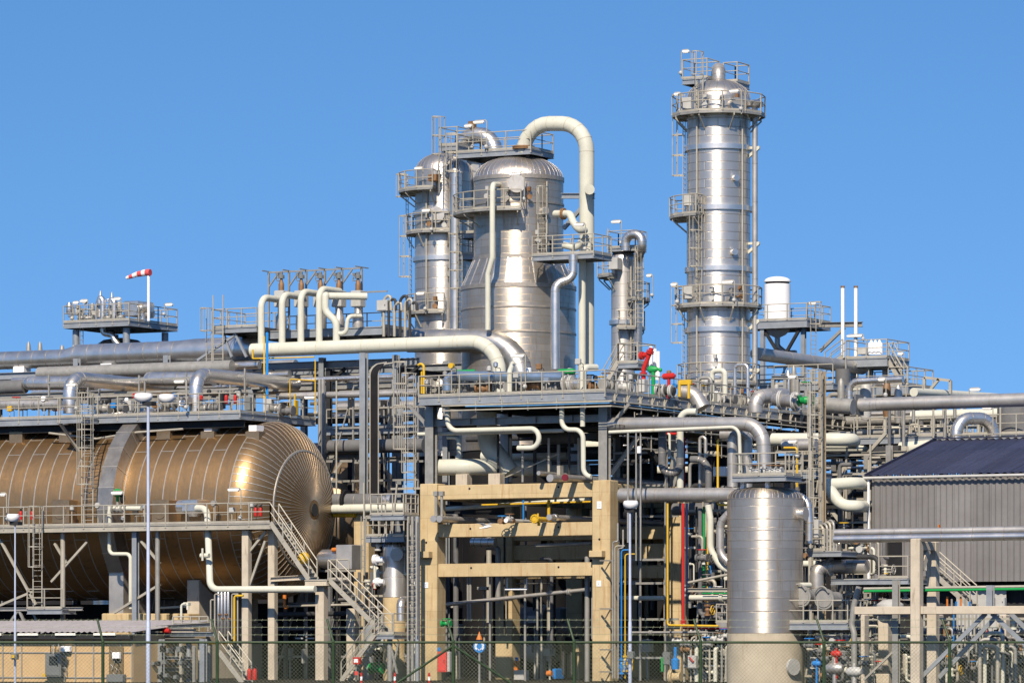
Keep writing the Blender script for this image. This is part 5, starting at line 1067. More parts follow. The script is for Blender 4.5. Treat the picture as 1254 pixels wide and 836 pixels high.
# ---- fat grey pipes
Ya = 199.5; ka = ppm(830, Ya)
pipe('fat grey insulated pipe bending down to the front silver vessel', [gy(748, 519.5, Ya + 1), gy(934, 519, Ya), gy(936.5, 586, Ya)], 8.7 / ka, m_alub, 1.15, seam=1.9, n=26)
pipe('fat grey insulated pipe entering behind the front vessel head', [gy(760, 606, Ya + .5), gy(905, 605.5, Ya)], 8.8 / ka, m_alub, 0, seam=1.5, n=26)
pipe('silver U bend pipe rising left of the front vessel head', [gy(897, 596, Ya + .9), gy(897, 531, Ya + .9), gy(915, 531, Ya + 1.5), gy(915, 600, Ya + 1.5)], 6.5 / ka, m_alub, .42, seam=.8, n=20)
pipe('silver pipe end running back above the U bend', [gy(884, 532, Ya + 2.5), gy(925, 532, Ya + 2.5)], 7.5 / ka, m_alub, 0, seam=.9, n=20)
pipe('grey U shaped pipe sagging under the catwalk', [gy(811, 526, Ya + 1.6), gy(811, 579, Ya + 1.6), gy(833, 579, Ya + 1.8), gy(833, 560, Ya + 1.8)], 5 / ka, m_grey, .85, seam=.8, n=18)
pipe('cream standpipe with a hook at the top under the catwalk', [gy(833, 605, Ya + 2.1), gy(833, 504, Ya + 2.1), gy(853, 504, Ya + 2.2)], 4.3 / ka, m_cream, .5, n=18)
pipe('dark grey hooked pipe right of the cream standpipe', [gy(846, 562, Ya + 1.6), gy(868, 562, Ya + 1.7), gy(867.5, 606, Ya + 1.7)], 4.2 / ka, m_grey, .7, seam=.8, n=18)
pipe('slim grey goose neck pipe above the dark hooked pipe', [gy(857, 600, Ya + 2.6), gy(857, 535, Ya + 2.6), gy(864, 535, Ya + 2.6), gy(864, 560, Ya + 2.6)], 2.1 / ka, m_alub, .25)
pipe('slim cream pipe with a jog left of the cream standpipe', [gy(818, 531, Ya + 2.6), gy(820, 531, Ya + 2.6), gy(820, 558, Ya + 2.6), gy(826, 563, Ya + 2.6), gy(826, 580, Ya + 2.6)], .07, m_white, .2)
pipe('short red pipe high under the catwalk', [gy(815, 531, Ya + 3), gy(829, 531, Ya + 3)], 1.7 / ka, m_red, 0)
pipe('dark red riser behind the cream standpipe', [gy(838, 535, Ya + 3.2), gy(838, 616, Ya + 3.2)], 1.2 / ka, paint('dark_red_paint', (.3, .015, .03), 0, .4), 0)
pipe('bright red vertical fire main right of the tan column', [gy(836.5, 616, Ya - 1), gy(836.5, 763, Ya - 1)], 1.9 / ka, m_red, 0, n=14, fl=[(gy(836.5, 761, Ya - 1), Z)])
pipe('red level branch of the fire main', [gy(836.5, 768, Ya - 1.2), gy(892, 768.5, Ya - 1.2)], 1.8 / ka, m_red, 0, n=14)
pipe('navy blue vertical pipe right of the red fire main', [gy(841, 616, Ya - .6), gy(841, 715, Ya - .6)], 1.5 / ka, paint('navy', (.01, .02, .07), 0, .4), 0)
pipe('yellow pipe running down the tan column and right', [gy(817.5, 616, Ya - 1.4), gy(817.5, 765, Ya - 1.4), gy(880, 766, Ya - 1.4)], .055, m_yel, .15, n=8)
pipe('yellow vertical pipe left of the front vessel head', [gy(879, 538, Ya + .2), gy(879, 618, Ya + .2), gy(892, 618, Ya + .2)], .06, m_yel, .15, n=8)
pipe('cream pipe curving in towards the front vessel', [gy(867, 618, Ya), gy(870, 635, Ya), gy(870, 672, Ya), gy(885, 698, Ya), gy(900, 698, Ya)], 4 / ka, m_white, .9, n=18)
pipe('dark ringed hose like pipe left of the front vessel', [gy(893, 628, Ya - .3), gy(882, 640, Ya - .3), gy(882, 680, Ya - .3), gy(897, 692, Ya - .3)], 5 / ka, m_alub, .8, seam=.3, n=18)
for i, (px, pa, pb, m) in enumerate(((857.5, 622, 752, m_grey), (862, 620, 718, m_grn), (866.5, 640, 745, m_yel), (869.5, 692, 750, m_blu), (853, 620, 700, m_dgrey))):
    pipe(('slim grey', 'green', 'thin yellow', 'thin blue', 'thin dark')[i] + ' vertical pipe in the gap left of the front vessel', [gy(px, pa, Ya + .6 + .1 * i), gy(px, pb, Ya + .6 + .1 * i)], (.12, .07, .05, .06, .06)[i], m, 0, n=10)
pipe('grey pipe turning right low beside the front vessel', [gy(857.5, 745, Ya), gy(857.5, 752, Ya), gy(890, 752, Ya)], .12, m_grey, .2)
pipe('cream thick level pipe low beside the front vessel', [gy(845, 731.5, Ya - .4), gy(892, 731, Ya - .4)], 3.5 / ka, m_white, 0, n=16, fl=[(gy(884, 731, Ya - .4), X)])
pipe('cream pipe sloping up towards the front vessel', [gy(843, 713, Ya - .8), gy(892, 703, Ya - .8)], .07, m_rail, 0)
pipe('cream level pipe crossing the dark bay behind the lamp pole', [gy(752, 732, 206), gy(814, 732, 206)], 3 / ka, m_cream, 0)
pipe('long silver level pipe low across the dark bay', [gy(772, 774, 199.2), gy(892, 773.5, 199.2)], 1.5 / ka, m_galv, 0, fl=[(gy(797, 774, 199.2), X), (gy(879, 773.5, 199.2), X)])
b = MB(); b.ib(gy(843, 722, Ya - .5), gy(894, 722, Ya - .5), .2, .2); solo('small_beam', 'short steel beam left of the front vessel with a green cable', 'beam', b, m_rail)
pipe('green cable on the short steel beam', [gy(860, 726, Ya - .7), gy(892, 726, Ya - .7)], .035, m_grn, 0, n=6)
b = MB(); a = gy(877, 768, 198.2); q = gy(890, 738, 198.2); b.box(a.x, 198.2, a.z, q.x, 199.6, a.z + .25); t_ = solo('small_stage', 'small grey stage against the front vessel', 'platform', b, m_galv); rail(t_, [V((a.x, 199.6, a.z + .25)), V((a.x, 198.25, a.z + .25)), V((q.x, 198.25, a.z + .25))], .95, .7)
# second concrete column line and shaded steel on the right flank
for i, (px, y) in enumerate(((758, 212), (800, 226), (775, 240), (870, 214), (905, 226), (945, 214), (1000, 226))):
    b = MB(); x = xx(px, y); b.ib((x, y, 0), (x, y, zD - 1.5), .35, .35); solo('steel_column', 'steel column in the shade under the catwalk, %s from the left' % ORD[[0, 2, 1, 3, 4, 5, 6][i]], 'column', b, m_dark if i % 2 else m_grey, 'steel columns under the catwalk')
b = MB(); b.bar(gy(748, 580, 203), gy(780, 536, 204), .35, .2); solo('diagonal_brace', 'thick pale diagonal brace right of the frame top', 'brace', b, m_rail)
b = MB(); b.bar(gy(788, 538, 205), gy(806, 568, 206), .25); solo('diagonal_brace', 'dark diagonal brace sloping right under the fat grey pipe', 'brace', b, m_dark)
cabinet('white square tank gauge box under the catwalk', 873, 888, 571, 583, Ya + 3, m_pure, .8, 'instrument_box', 'box', False)
cabinet('small white box on the thin pipes right of the frame', 780, 784, 546, 555, 197.8, m_pure, .15, 'junction_box', 'box', False)
# control panel cluster at the foot of the tan column
cabinet('grey switch box at the foot of the tan column', 811, 820, 798, 814, 197.5, m_box, .3)
cabinet('pale panel with a round dial and red pointer', 842, 852, 802, 818, 197.5, m_lbox, .3, 'control_cabinet', 'cabinet')
b = MB(); b.bar(gy(844, 804, 197.4), gy(849, 810, 197.4), .07); solo('red_pointer', 'red slanting pointer on the pale panel', 'handle', b, m_red)
b = MB(); p = gy(827, 813, 197.4); b.lathe(p, [(.2, -.25), (.22, 0), (.22, .25), (.14, .32)], 14); b.tube([p + Z * .3, p + Z * .9], .09, 8); solo('blue_motor', 'bright blue motor at the foot of the tan column', 'motor', b, m_blu)
b = MB(); a = gy(809, 822, 197.4); b.cbox(a.x, 197.4, a.z, a.x + .12, 197.6, a.z + .75, .02); solo('green_plate', 'narrow green plate left of the blue motor', 'plate', b, m_grn)
pipe('tan pump casing under the blue motor', [gy(821, 828, 197.6), gy(834, 828, 197.6)], .26, m_tan, 0, fl=[(gy(823, 828, 197.6), X)])
for i, px in enumerate((846, 853, 859, 869, 876, 884, 889)):
    pipe('small upright pipe low beside the front vessel, %s from the left' % ORD[i], [gy(px, 834, 198), gy(px, 782 + (i * 7) % 16, 198), gy(px + 5, 779 + (i * 7) % 16, 198.3)], .06 + .05 * (i % 3 == 1), (m_rail, m_cream, m_galv)[i % 3], .15, n=10, group='small upright pipes by the front vessel')
for i, (px, py) in enumerate(((840, 787), (856, 786), (866, 788), (873, 781), (881, 783), (887, 778), (830, 785))):
    valve('valve in the row low beside the front vessel, %s from the left' % ORD[[1, 2, 3, 4, 5, 6, 0][i]], gy(px, py, 197.8), .11, 'x', (m_black, m_rust, m_blu)[i % 3], m_lbox, .35, group='valves low beside the front vessel')
# ---- platform and drums right of the front vessel
x0, x1 = xx(966, 192.2), xx(1038, 192.2)
deck('railed platform with big flanged manholes right of the front vessel', x0, x1, 192.2, 194.6, zz(762, 1000, 192.2), [[(x0, 194.6), (x0, 192.2), (x1, 192.2), (x1, 194.6)]], .3, sp=.75)
pipe('silver upright drum behind the manhole platform', [gy(1000, 745, 195.5), gy(1000, 704, 195.5)], 8.5 / 24, m_alub, 0, seam=.7, n=22)
pipe('bent silver pipe with a flange above the upright drum', [gy(1000, 704, 195.5), gy(1000, 696, 195.5), gy(1014, 693, 196), gy(1040, 692, 198)], 8 / 24, m_alub, .5, seam=.5, n=22, fl=[(gy(1016, 693, 196.1), X)], flm=m_galv)
pipe('dark silver horizontal drum behind the pipe bridge post', [gy(1020, 694, 197.5), gy(1062, 693, 197.5)], 8.5 / 24, m_alub, 0, seam=.8, n=22)
for i, (px, py) in enumerate(((984, 730), (1012, 733))):
    b = MB(); p = gy(px, py, 193.2); b.tube([p - YV * .3, p - YV * .1], .52, 24); b.tube([p - YV * .34, p - YV * .3], .42, 20); b.tube([p, p + YV * 1.2], .38, 18); b.tube([p - X * .45 - YV * .35, p - X * .45 + Z * .3 - YV * .5, p + Z * .75 - YV * .5, p + X * .3 + Z * .3 - YV * .4], .05, 8, .25)
    solo('manhole', 'round flanged manhole with davit arm, %s one on the platform' % ('left', 'right')[i], 'manhole', b, m_galv)
pipe('dark grey pipe with a drooping end on the right platform', [gy(1005, 681.5, 197), gy(1075, 681.5, 197), gy(1077, 703, 197)], 3.2 / 24, m_dgrey, .4, n=16, fl=[(gy(1077, 694, 197), Z), (gy(1077, 700, 197), Z)])
x0, x1 = xx(1018, 196.2), xx(1112, 196.2)
deck('narrow railed platform in front of the shed door', x0, x1, 196.2, 198.6, zz(708, 1060, 196.2), [[(x0 + 2.6, 196.2), (x1, 196.2), (x1, 198.6)]], .25)
x0, x1 = xx(990, 195), xx(1030, 195)
deck('small instrument platform at the left end of the twin silver pipes', x0, x1, 195, 197, zz(674, 1010, 195), [[(x0, 197), (x0, 195), (x1 - .9, 195)]], .25, sp=.7)
cabinet('perforated grey box on the small instrument platform', 992, 1002, 636, 658, 195.3, m_lbox, .5, 'instrument_box', 'box', False)
for i, px in enumerate((1008, 1013, 1017, 1021)):
    pipe('curved conduit on the small instrument platform, %s from the left' % ORD[i], [gy(px, 674, 195.4), gy(px, 645 - i * 2, 195.4), gy(px - 6, 642 - i * 2, 195.6), gy(px - 9, 652, 195.7)], .07, (m_rail, m_galv)[i % 2], .3, n=8, group='conduits on the instrument platform')
pipe('blue shaded silver pipe curving down right of the front vessel head', [gy(979, 608, 195), gy(989, 612, 195), gy(991, 640, 195), gy(991, 665, 195)], 5 / 24, m_alu, .6, seam=.5, n=18)
pipe('white branch pipe from the front vessel to the upright drum', [gy(980, 716, 193), gy(992, 716, 193.6)], .13, m_white, 0)
pipe('silver swan neck pipe right of the manhole platform', [gy(1046, 836, 192), gy(1046, 775, 192), gy(1043, 765, 192), gy(1046, 740, 192), gy(1052, 718, 192)], .15, m_galv, .4, n=12)
b = MB(); p = gy(1090, 742, 196); b.lathe((p.x, 196, p.z), [(.7, -.2), (.68, .1), (.4, .3), (.1, .36)], 24); solo('dome_cover', 'pale domed cover under the shed platform', 'cover', b, m_lbox)
# ---- twin silver pipes on the concrete portal
Yt = 189.; kt = ppm(1140, Yt)
pipe('lower polished pipe of the twin silver pipes in front of the shed', [gy(1022, 660, Yt), gy(1300, 655.5, Yt)], 4.8 / kt, m_alu, 0, seam=1.6, n=22)
pipe('upper dull pipe of the twin silver pipes in front of the shed', [gy(1023, 652, Yt + .5), gy(1300, 647.5, Yt + .5)], 4.4 / kt, m_alub, 0, seam=1.6, n=22)
t = thing('concrete_portal', 'pale concrete portal frame carrying the twin silver pipes', 'frame', gy(1123, 836, Yt))
xa, xb = xx(1117.5, Yt), xx(1129, Yt); z1 = zz(662, 1123, Yt); dY = gx(1146, 664, xb).y - Yt
for y in (Yt - .3, Yt + dY): b = MB(); b.cbox(xa, y, 0, xb, y + .5, z1 + (.1 if y < Yt else 0), .03); part('column', b, m_conc, t)
b = MB(); b.cbox(xa + .04, Yt + .2, z1 - .45, xb - .04, Yt + dY + .01, z1 - .02, .03); part('beam', b, m_conc, t)
b = MB(); b.bar(((xa + xb) / 2, Yt + .3, z1 - 1.3), ((xa + xb) / 2, Yt + 1.1, z1 - .4), .38); part('haunch', b, m_conc, t)
zB = zz(742, 1123, Yt)
b = MB(); b.cbox(xx(1048, Yt), Yt - .2, zB - .38, xa - .003, Yt + .25, zB, .02); b.cbox(xb + .003, Yt - .2, zB - .38, xx(1330, Yt), Yt + .25, zB, .02); part('long_beam', b, m_conc, t)
for i, (a, c_) in enumerate((((1128, 829), (1207, 751)), ((1150, 829), (1222, 752)), ((1215, 751), (1262, 795)), ((1238, 751), (1300, 812)))):
    b = MB(); dy = .3 * (i % 2) * 6; b.bar(gy(*a, Yt + .4 + dy), gy(*c_, Yt + .4 + dy), .26, .16); b.bar(gy(*a, Yt + .3 + dy), gy(*c_, Yt + .3 + dy), .08, .2); solo('diagonal_brace', 'silver diagonal brace low at the right, %s from the left' % ORD[i], 'brace', b, m_blue_g, 'silver diagonal braces at the right')
b = MB(); a = gy(1212, 744, Yt + .4); b.ib((a.x, Yt + .5, zB - .3), (a.x, Yt + .5, zz(716, 1212, Yt)), .35, .3); solo('brace_post', 'short grey post standing where the right braces meet', 'post', b, m_blue_g)
pipe('green pipe running level across the lower right', [gy(1058, 723.5, Yt + 1.2), gy(1300, 720, Yt + 1.2)], .07, m_grn, 0, n=10)
pipe('white pipe lying just above the green pipe', [gy(1058, 720.5, Yt + 1.2), gy(1300, 717, Yt + 1.2)], .07, m_rail, 0, n=10)
column(1097.5, 836, 710, 190, .3, 'slim galvanised column left of the concrete portal', m_galv, base=0)
b = MB(); b.bar(gy(1058, 832, 190), gy(1096, 795, 190), .1); solo('diagonal_brace', 'thin pale brace leaning on the slim galvanised column', 'brace', b, m_rail)
for i, (px, w_, y) in enumerate(((1081, 13, 196), (1145, 11, 196), (1226, 12, 197), (1056, 5, 192))):
    b = MB(); x = xx(px, y); h = w_ / 48; b.cbox(x - h, y, 0, x + h, y + .6, zz(752, px, y), .04); b.cbox(x - h * 1.4, y - .15, 0, x + h * 1.4, y + .75, .5, .04) if i < 3 else None
    solo('concrete_stub', 'shadow dappled concrete column under the lower right beam, %s from the left' % ORD[[1, 2, 3, 0][i]], 'column', b, m_conc, 'concrete columns at the lower right')
for i in range(9):
    px = 1168 + i * 4.6; pipe('thin vertical pipe below the lower right beam, %s from the left' % ORD[i], [gy(px, 752, 192.5), gy(px, 790 + (i * 5) % 22, 192.5)], .045, (m_blu, m_galv, m_rail)[0 if i == 0 else 1 + i % 2], 0, n=8, group='thin pipes below the lower right beam')
pipe('yellow thin pipe low at the right', [gy(1206, 790, 195), gy(1206, 832, 195)], .06, m_yel, 0)
pipe('yellow short pipe with a blue valve near the braces', [gy(1160, 796, 192), gy(1160, 822, 192)], .07, m_yel, 0)
cabinet('white instrument box above the lower right beam', 1218, 1230, 731, 743, Yt + .9, m_lbox, .3)
for i in range(6): pipe('small upright vent above the lower right beam, %s from the left' % ORD[i], [gy(1160 + i * 5.5, 742, Yt + 1.6), gy(1160 + i * 5.5, 730 + i % 3 * 3, Yt + 1.6)], .05, (m_org, m_galv, m_blu)[i % 3], 0, n=8, group='small vents above the lower right beam')
s0 = gy(1188, 742, 198); stairs('steel stairs behind the concrete portal going up to the left', V((s0.x, 198, s0.z)), V((xx(1130, 198), 198, zz(690, 1130, 198))))
# ---- corrugated shed
Ysh = 206.; a = gy(1068, 583, Ysh); t = thing('corrugated_shed', 'grey corrugated shed with dark blue pitched roof and white gutter', 'shed', (a.x + 8, Ysh, 0))
x0 = a.x; x1 = x0 + 24; ze = a.z; rc_ = gx(1150, 541, x0); yr, zr = rc_.y, rc_.z
zbot = zz(712, 1150, Ysh)
def corr(x0, x1, n, f, amp):
    pts = []
    for i in range(n + 1):
        x = x0 + (x1 - x0) * i / n; s_ = i % 4; pts.append((x, f + (0 if s_ in (0, 1) else amp)))
    return pts
b = MB(); n = int((x1 - x0) / .085); pr = corr(x0, x1, n, 0, -.06); m_sh = sheets('shed_sheet', (.225, .22, .22), 1.02, 40, 'xz', .15, .5, .07, .012, .6, (.2, .16, .12), .6, .1, .5)
zm = zz(655, 1150, Ysh)
dx0, dx1 = xx(1087, Ysh), xx(1104, Ysh); zd0, zd1 = zz(712, 1095, Ysh), zz(662, 1095, Ysh)
for (pa, qa), (pb, qb) in zip(pr[:-1], pr[1:]):
    zlo = zd1 if dx0 < (pa + pb) / 2 < dx1 else zbot
    b.add([(pa, Ysh + qa, zlo), (pb, Ysh + qb, zlo), (pb, Ysh + qb, ze), (pa, Ysh + qa, ze)], [(0, 1, 2, 3)])
for (pa, qa), (pb, qb) in zip(corr(Ysh, 2 * yr - Ysh, 200, 0, -.06)[:-1], corr(Ysh, 2 * yr - Ysh, 200, 0, -.06)[1:]):
    hz = lambda y: ze + (zr - ze) * (1 - abs(y - yr) / (yr - Ysh))
    b.add([(x0 + qa, pa, 0), (x0 + qa, pb, 0), (x0 + qa, pb, hz(pb)), (x0 + qa, pa, hz(pa))], [(3, 2, 1, 0)])
b.box(x1 - .05, Ysh + .02, 0, x1, 2 * yr - Ysh, ze); b.box(x0 + .05, 2 * yr - Ysh - .05, 0, x1, 2 * yr - Ysh, ze); part('wall', b, m_sh, t, ang=10)
b = MB(); b.box(dx0, Ysh + .02, zd0, dx1, Ysh + .1, zd1); part('door', b, m_black, t)
b = MB(); b.box(x0 + .1, Ysh + 1.2, 0, x1 - .1, Ysh + 1.3, zbot + .1); part('recessed_base', b, m_dark, t)
b = MB(); b.box(xx(1165, Ysh), Ysh + .7, 1.2, xx(1226, Ysh), Ysh + .75, zbot - .3); part('base_panel', b, m_lbox, t)
m_rf = sheets('roof_blue', (.052, .057, .10), 1.02, 6.3, 'xy', .25, .45, .14, .014, .5, (.10, .09, .09), .58, .1, .6)
b = MB(); n = int((x1 - x0 + .5) / .11); pr = corr(x0 - .25, x1 + .25, n, 0, .07); sl_ = (zr - ze) / (yr - Ysh)
for (pa, qa), (pb, qb) in zip(pr[:-1], pr[1:]):
    for sg in (1, -1):
        y0 = Ysh - .25 if sg > 0 else 2 * yr - Ysh + .25; z0 = ze + .06 - .25 * sl_
        b.add([(pa, y0, z0 + qa), (pb, y0, z0 + qb), (pb, yr, zr + .08 + qb), (pa, yr, zr + .08 + qa)], [(0, 1, 2, 3) if sg > 0 else (3, 2, 1, 0)])
part('roof', b, m_rf, t, ang=10)
b = MB(); b.bar((x0 - .28, Ysh - .3, ze - .02), (x0 - .28, yr, zr + .07), .06, .28); b.bar((x0 - .28, 2 * yr - Ysh + .3, ze - .02), (x0 - .28, yr, zr + .07), .06, .28); b.bar((x0 - .3, yr, zr + .2), (x1 + .3, yr, zr + .2), .5, .05); part('verge_trim', b, m_rf, t)
b = MB(); b.tube([(x0 - .35, Ysh - .36, ze - .1), (x1, Ysh - .36, ze - .1)], .08, 10); part('gutter', b, m_lbox, t)
b = MB(); b.tube([(x0 - .12, Ysh - .2, ze - .1), (x0 - .12, Ysh - .2, zbot)], .07, 8); part('downpipe', b, m_pure, t)
b = MB(); b.cbox(*gy(1148.5, 648, Ysh - .3), *gy(1151.5, 642, Ysh - .1), .01); solo('orange_lamp', 'tiny orange lamp on the shed wall', 'lamp', b, m_org)
# ---- cream loops left of the shed
Yl = 204.; kl = ppm(1040, Yl)
pipe('fat cream expansion loop bending out beside the shed', [gy(1071, 592.5, Yl + 5), gy(1060, 592, Yl + 2.2), gy(1046, 591, Yl + .9), gy(1014, 593, Yl), gy(1014, 596, Yl), gy(1030, 619, Yl), gy(1050, 619.5, Yl), gy(1072, 620, Yl + 5)], 7.3 / kl, m_white, 1.3, n=26)
pipe('fat cream pipe with rounded end high behind the loop', [gy(946, 538, 212), gy(1044, 538, 212), gy(1046, 540, 216)], 8 / ppm(1000, 212), m_white, .9, n=26, name='header_pipe')
pipe('second cream pipe shaded below the rounded one', [gy(1000, 546, 215), gy(1050, 546, 215)], 4 / kl, m_cream, 0, n=18)
pipe('cream drum end just left of the shed roof', [gy(1103, 550, 224), gy(1140, 547, 224)], 9 / ppm(1100, 224), m_cream, 0, n=26)
pipe('cream level pipe far behind the shed gable', [gy(1010, 549, 226), gy(1072, 549, 226)], 5 / ppm(1050, 226), m_cream, 0, n=18)
pipe('dark blue shaded drum left of the shed roof', [gy(1070, 555, 223), gy(1103, 553, 223)], 8 / ppm(1080, 223), m_dgrey, 0, n=22)
# ---- upper right pipes
Yr = 214.; kr = ppm(1150, Yr)
o = pipe('long silver pipe crossing high at the right edge', [gy(1053, 495.5, Yr), gy(1310, 487.5, Yr)], 8.4 / kr, m_alub, 0, seam=2.2, n=26)
b = MB(); p = gy(1053, 495.5, Yr); b.box(p.x - .12, Yr - .55, p.z - .55, p.x, Yr + .55, p.z + .55); part('end_plate', b, m_grey, o)
pipe('dull silver pipe running away to the right behind the tallest tower', [gy(926, 433, 226), gx(1056, 451, gy(926, 433, 226).x)], 8 / ppm(940, 226), m_alub, 0, seam=3, n=22)
pipe('white pipe tapering away at the upper right', [gy(1119, 480, 230), gx(1225, 487, gy(1119, 480, 230).x)], 5.5 / ppm(1119, 230), m_white, 0, n=20)
pipe('silver hooked pipe below the stair platform', [gy(1040, 494, 225), gy(1040, 467, 225), gy(1106, 464, 225)], 4.5 / kr, m_alu, .6, seam=.9, n=20)
pipe('shiny silver arch pipe standing over the shed roof', [gy(1171, 560, 221), gy(1171, 512, 221), gy(1217, 512, 223), gy(1217, 560, 223)], 7.5 / ppm(1190, 222), m_alu, .95, seam=.8, n=24)
pipe('fat silver standing elbow at the drum platform foot', [gy(925, 505, 214), gy(925, 486, 214), gy(945, 484, 215), gy(960, 484, 217)], 9 / ppm(925, 214), m_alub, .8, seam=.6, n=22)
pipe('dark vertical pipe under the distant silver pipe', [gy(1032, 452, 235), gy(1032, 490, 235)], .45, m_grey, 0, n=18)
# stair platform
Yz = 240.
small_deck('railed upper platform with vents near the two vent stacks', 1036, 1086, 438, Yz, 3.5, fh=.5)
s0 = gy(1104, 470, Yz + .3); p1 = gy(1086, 438, Yz + .3); stairs('steel stairs descending right from the vent platform', V((s0.x, Yz + .3, s0.z)), V((p1.x, Yz + .3, p1.z)))
s0 = gy(1010, 452, Yz + .3); p1 = gy(1032, 436, Yz + .3); stairs('short steel stairs up to the vent platform from the left', V((s0.x, Yz + .3, s0.z)), V((p1.x, Yz + .3, p1.z)))
small_deck('lower platform under the vent stairs', 1040, 1112, 472, Yz + .2, 4, fh=.5)
for i, px in enumerate((1045, 1066, 1084)): column(px, 480, 440, Yz + 1.2, .28, 'steel leg of the vent platform, %s from the left' % ORD[i], m_blue_g, base=0, group='legs of the vent platform')
for i, px in enumerate((1067, 1072, 1077)):
    b = MB(); p = gy(px, 434, Yz + 1); q = gy(px, 415, Yz + 1); h = (q - p).z; b.lathe(p, [(.22, 0), (.22, h * .7), (.1, h * .8), (.03, h)], 12); solo('vent', 'pointed white vent on the vent platform, %s from the left' % ORD[i], 'vent', b, m_pure, 'pointed vents on the vent platform')
cabinet('dark box on the vent platform', 1050, 1060, 425, 434, Yz + 1.4, m_lbox, .8, 'equipment_box', 'box', False)
b = MB(); a = gy(1132, 462, 234); q = gy(1164, 463, 238)
for p_, q_ in ((gy(1132, 462, 234), gy(1164, 466, 234)), (gy(1132, 462, 234), gy(1132, 478, 234)), (gy(1164, 466, 234), gy(1164, 482, 234)), (gy(1150, 464, 234), gy(1140, 476, 234))): b.bar(p_, q_, .16)
solo('pipe_gantry', 'small steel gantry over the white tapering pipe', 'gantry', b, m_rail)
x0, x1 = xx(1160, 218), xx(1275, 218)
deck('railed service platform above the shed roof at the right edge', x0, x1, 219, 222.5, zz(556, 1200, 219), [[(x0, 219), (x1, 219)]], .3, sp=1.0)
column(1225, 560, 495, 219.5, .12, 'thin post on the service platform above the shed', m_rail, 'O', base=11)
b = MB(); p = gy(1247, 512, 226); b.lathe((p.x, 226, 0), [(1.2, 0), (1.2, zz(500, 1247, 226)), (.3, zz(496, 1247, 226))], 24); solo('small_silo', 'grey cylindrical silo peeking out at the right edge', 'silo', b, m_grey)
# equipment along the catwalk
valve('tall green gate valve on the catwalk right of the tallest tower', gy(987, 490, 204), .2, 'x', m_grn, m_grn, .95)
pipe('flanged silver pipe spool left of the green gate valve', [gy(950, 489, 206), gy(980, 492, 205)], .34, m_alub, 0, seam=.5, n=20, fl=[(gy(974, 491.5, 205.2), X), (gy(957, 489.6, 205.8), X)], flm=m_lbox)
pipe('pale pipe spool right of the green gate valve', [gy(1000, 495, 206), gy(1045, 498, 206)], .42, m_galv, 0, seam=1, n=18)
ladder('caged ladder tower standing at the catwalk right of the green valve', xx(1000, 201), 201, zz(590, 1000, 201), zz(480, 1000, 201), (0, -1), w=.6)
column(1007, 560, 455, 201.6, .3, 'rusty brown column beside the caged ladder right of the green valve', paint('brown_column', (.3, .25, .18), .1, .6), base=0)
column(993, 560, 478, 202, .2, 'thin column left of the rusty brown one', m_rail, base=0)
pipe('red relief manifold pipe leaning on the catwalk', [gy(788, 474, 212), gy(788, 452, 212), gy(798, 426, 212)], .13, m_red, .4, n=14, fl=[(gy(788, 458, 212), Z), (gy(796, 431, 212), V((.3, 0, 1)))], flm=m_red)
pipe('short red branch of the relief manifold', [gy(783, 436, 212), gy(796, 433, 212)], .14, m_red, 0, fl=[(gy(786, 435.5, 212), X)], flm=m_red)
for i, (px, py) in enumerate(((812, 461), (822, 460.5))):
    pass
b = MB(); a, q = gy(811, 461, 206), gy(827, 460, 206); b.tube([a, a + X * .1, q - X * .1, q], [.08, .17, .17, .08], 16); b.tube([(a + q) / 2, (a + q) / 2 - Z * 1.2], .1, 8); solo('red_actuator', 'bright red actuator cylinder on the catwalk left of the tallest tower', 'actuator', b, m_red)
b = MB(); p = gy(800, 452, 210); b.tube([p - X * .34, p - X * .2, p + X * .14, p + X * .34], [.1, .21, .17, .05], 14); b.tube([p, p - Z * 1.6], .12, 10); b.ball(p + X * .42 - Z * .05, .12); solo('green_valve', 'green valve cone beside the red relief manifold', 'valve', b, m_grn)
for i, px in enumerate((797, 802, 806)):
    pipe('white thin vent pipe behind the green valve cone, %s from the left' % ORD[i], [gy(px, 465, 213), gy(px, 424 + i * 3, 213)], .1, m_pure, 0, n=8, group='white vents behind the green valve')
cabinet('white round topped pot on the catwalk below the red manifold', 779, 789, 464, 480, 208, m_lbox, .7, 'equipment_box', 'box', False)
pipe('dark flanged pipe spool on the catwalk left of the yellow valve', [gy(803, 477, 206), gy(826, 479, 206)], .22, m_dgrey, 0, n=18, fl=[(gy(806, 477.2, 206), X), (gy(813, 478, 206), X), (gy(822, 478.8, 206), X)], flm=m_lbox)
pipe('silver elbow pipe dropping through the catwalk before the tallest tower', [gy(834, 480, 207), gy(850, 482, 207), gy(860, 500, 207)], .42, m_alub, .7, seam=.5, n=18)
b = MB(); a = gy(830, 472, 205); b.cbox(a.x, 205, a.z, a.x + .75, 205.3, a.z + .3, .05); b.tube([a + X * .1 - Z * .6, a + X * .1 + Z * .1], .08, 8); b.tube([a + X * .65 - Z * .7, a + X * .65 + Z * .1], .08, 8); solo('yellow_valve', 'yellow valve handle frame on the catwalk', 'valve', b, m_yel)
s0 = gy(740, 478, 213); stairs('light steel steps on the deck left of the red manifold', gy(737, 478, 213), gy(757, 442, 213), .8)
small_deck('small railed stage at the top of the light steps', 757, 781, 444, 213, 2.2, fh=.25)
for i, px in enumerate((747, 752, 765, 772, 776)): pipe('thin vertical pipe left of the red manifold, %s from the left' % ORD[i], [gy(px, 480, 214), gy(px, 456 + i % 2 * 6, 214)], .08, (m_red if i == 1 else m_rail, m_galv)[i % 2], 0, n=8, group='thin pipes left of the red manifold')
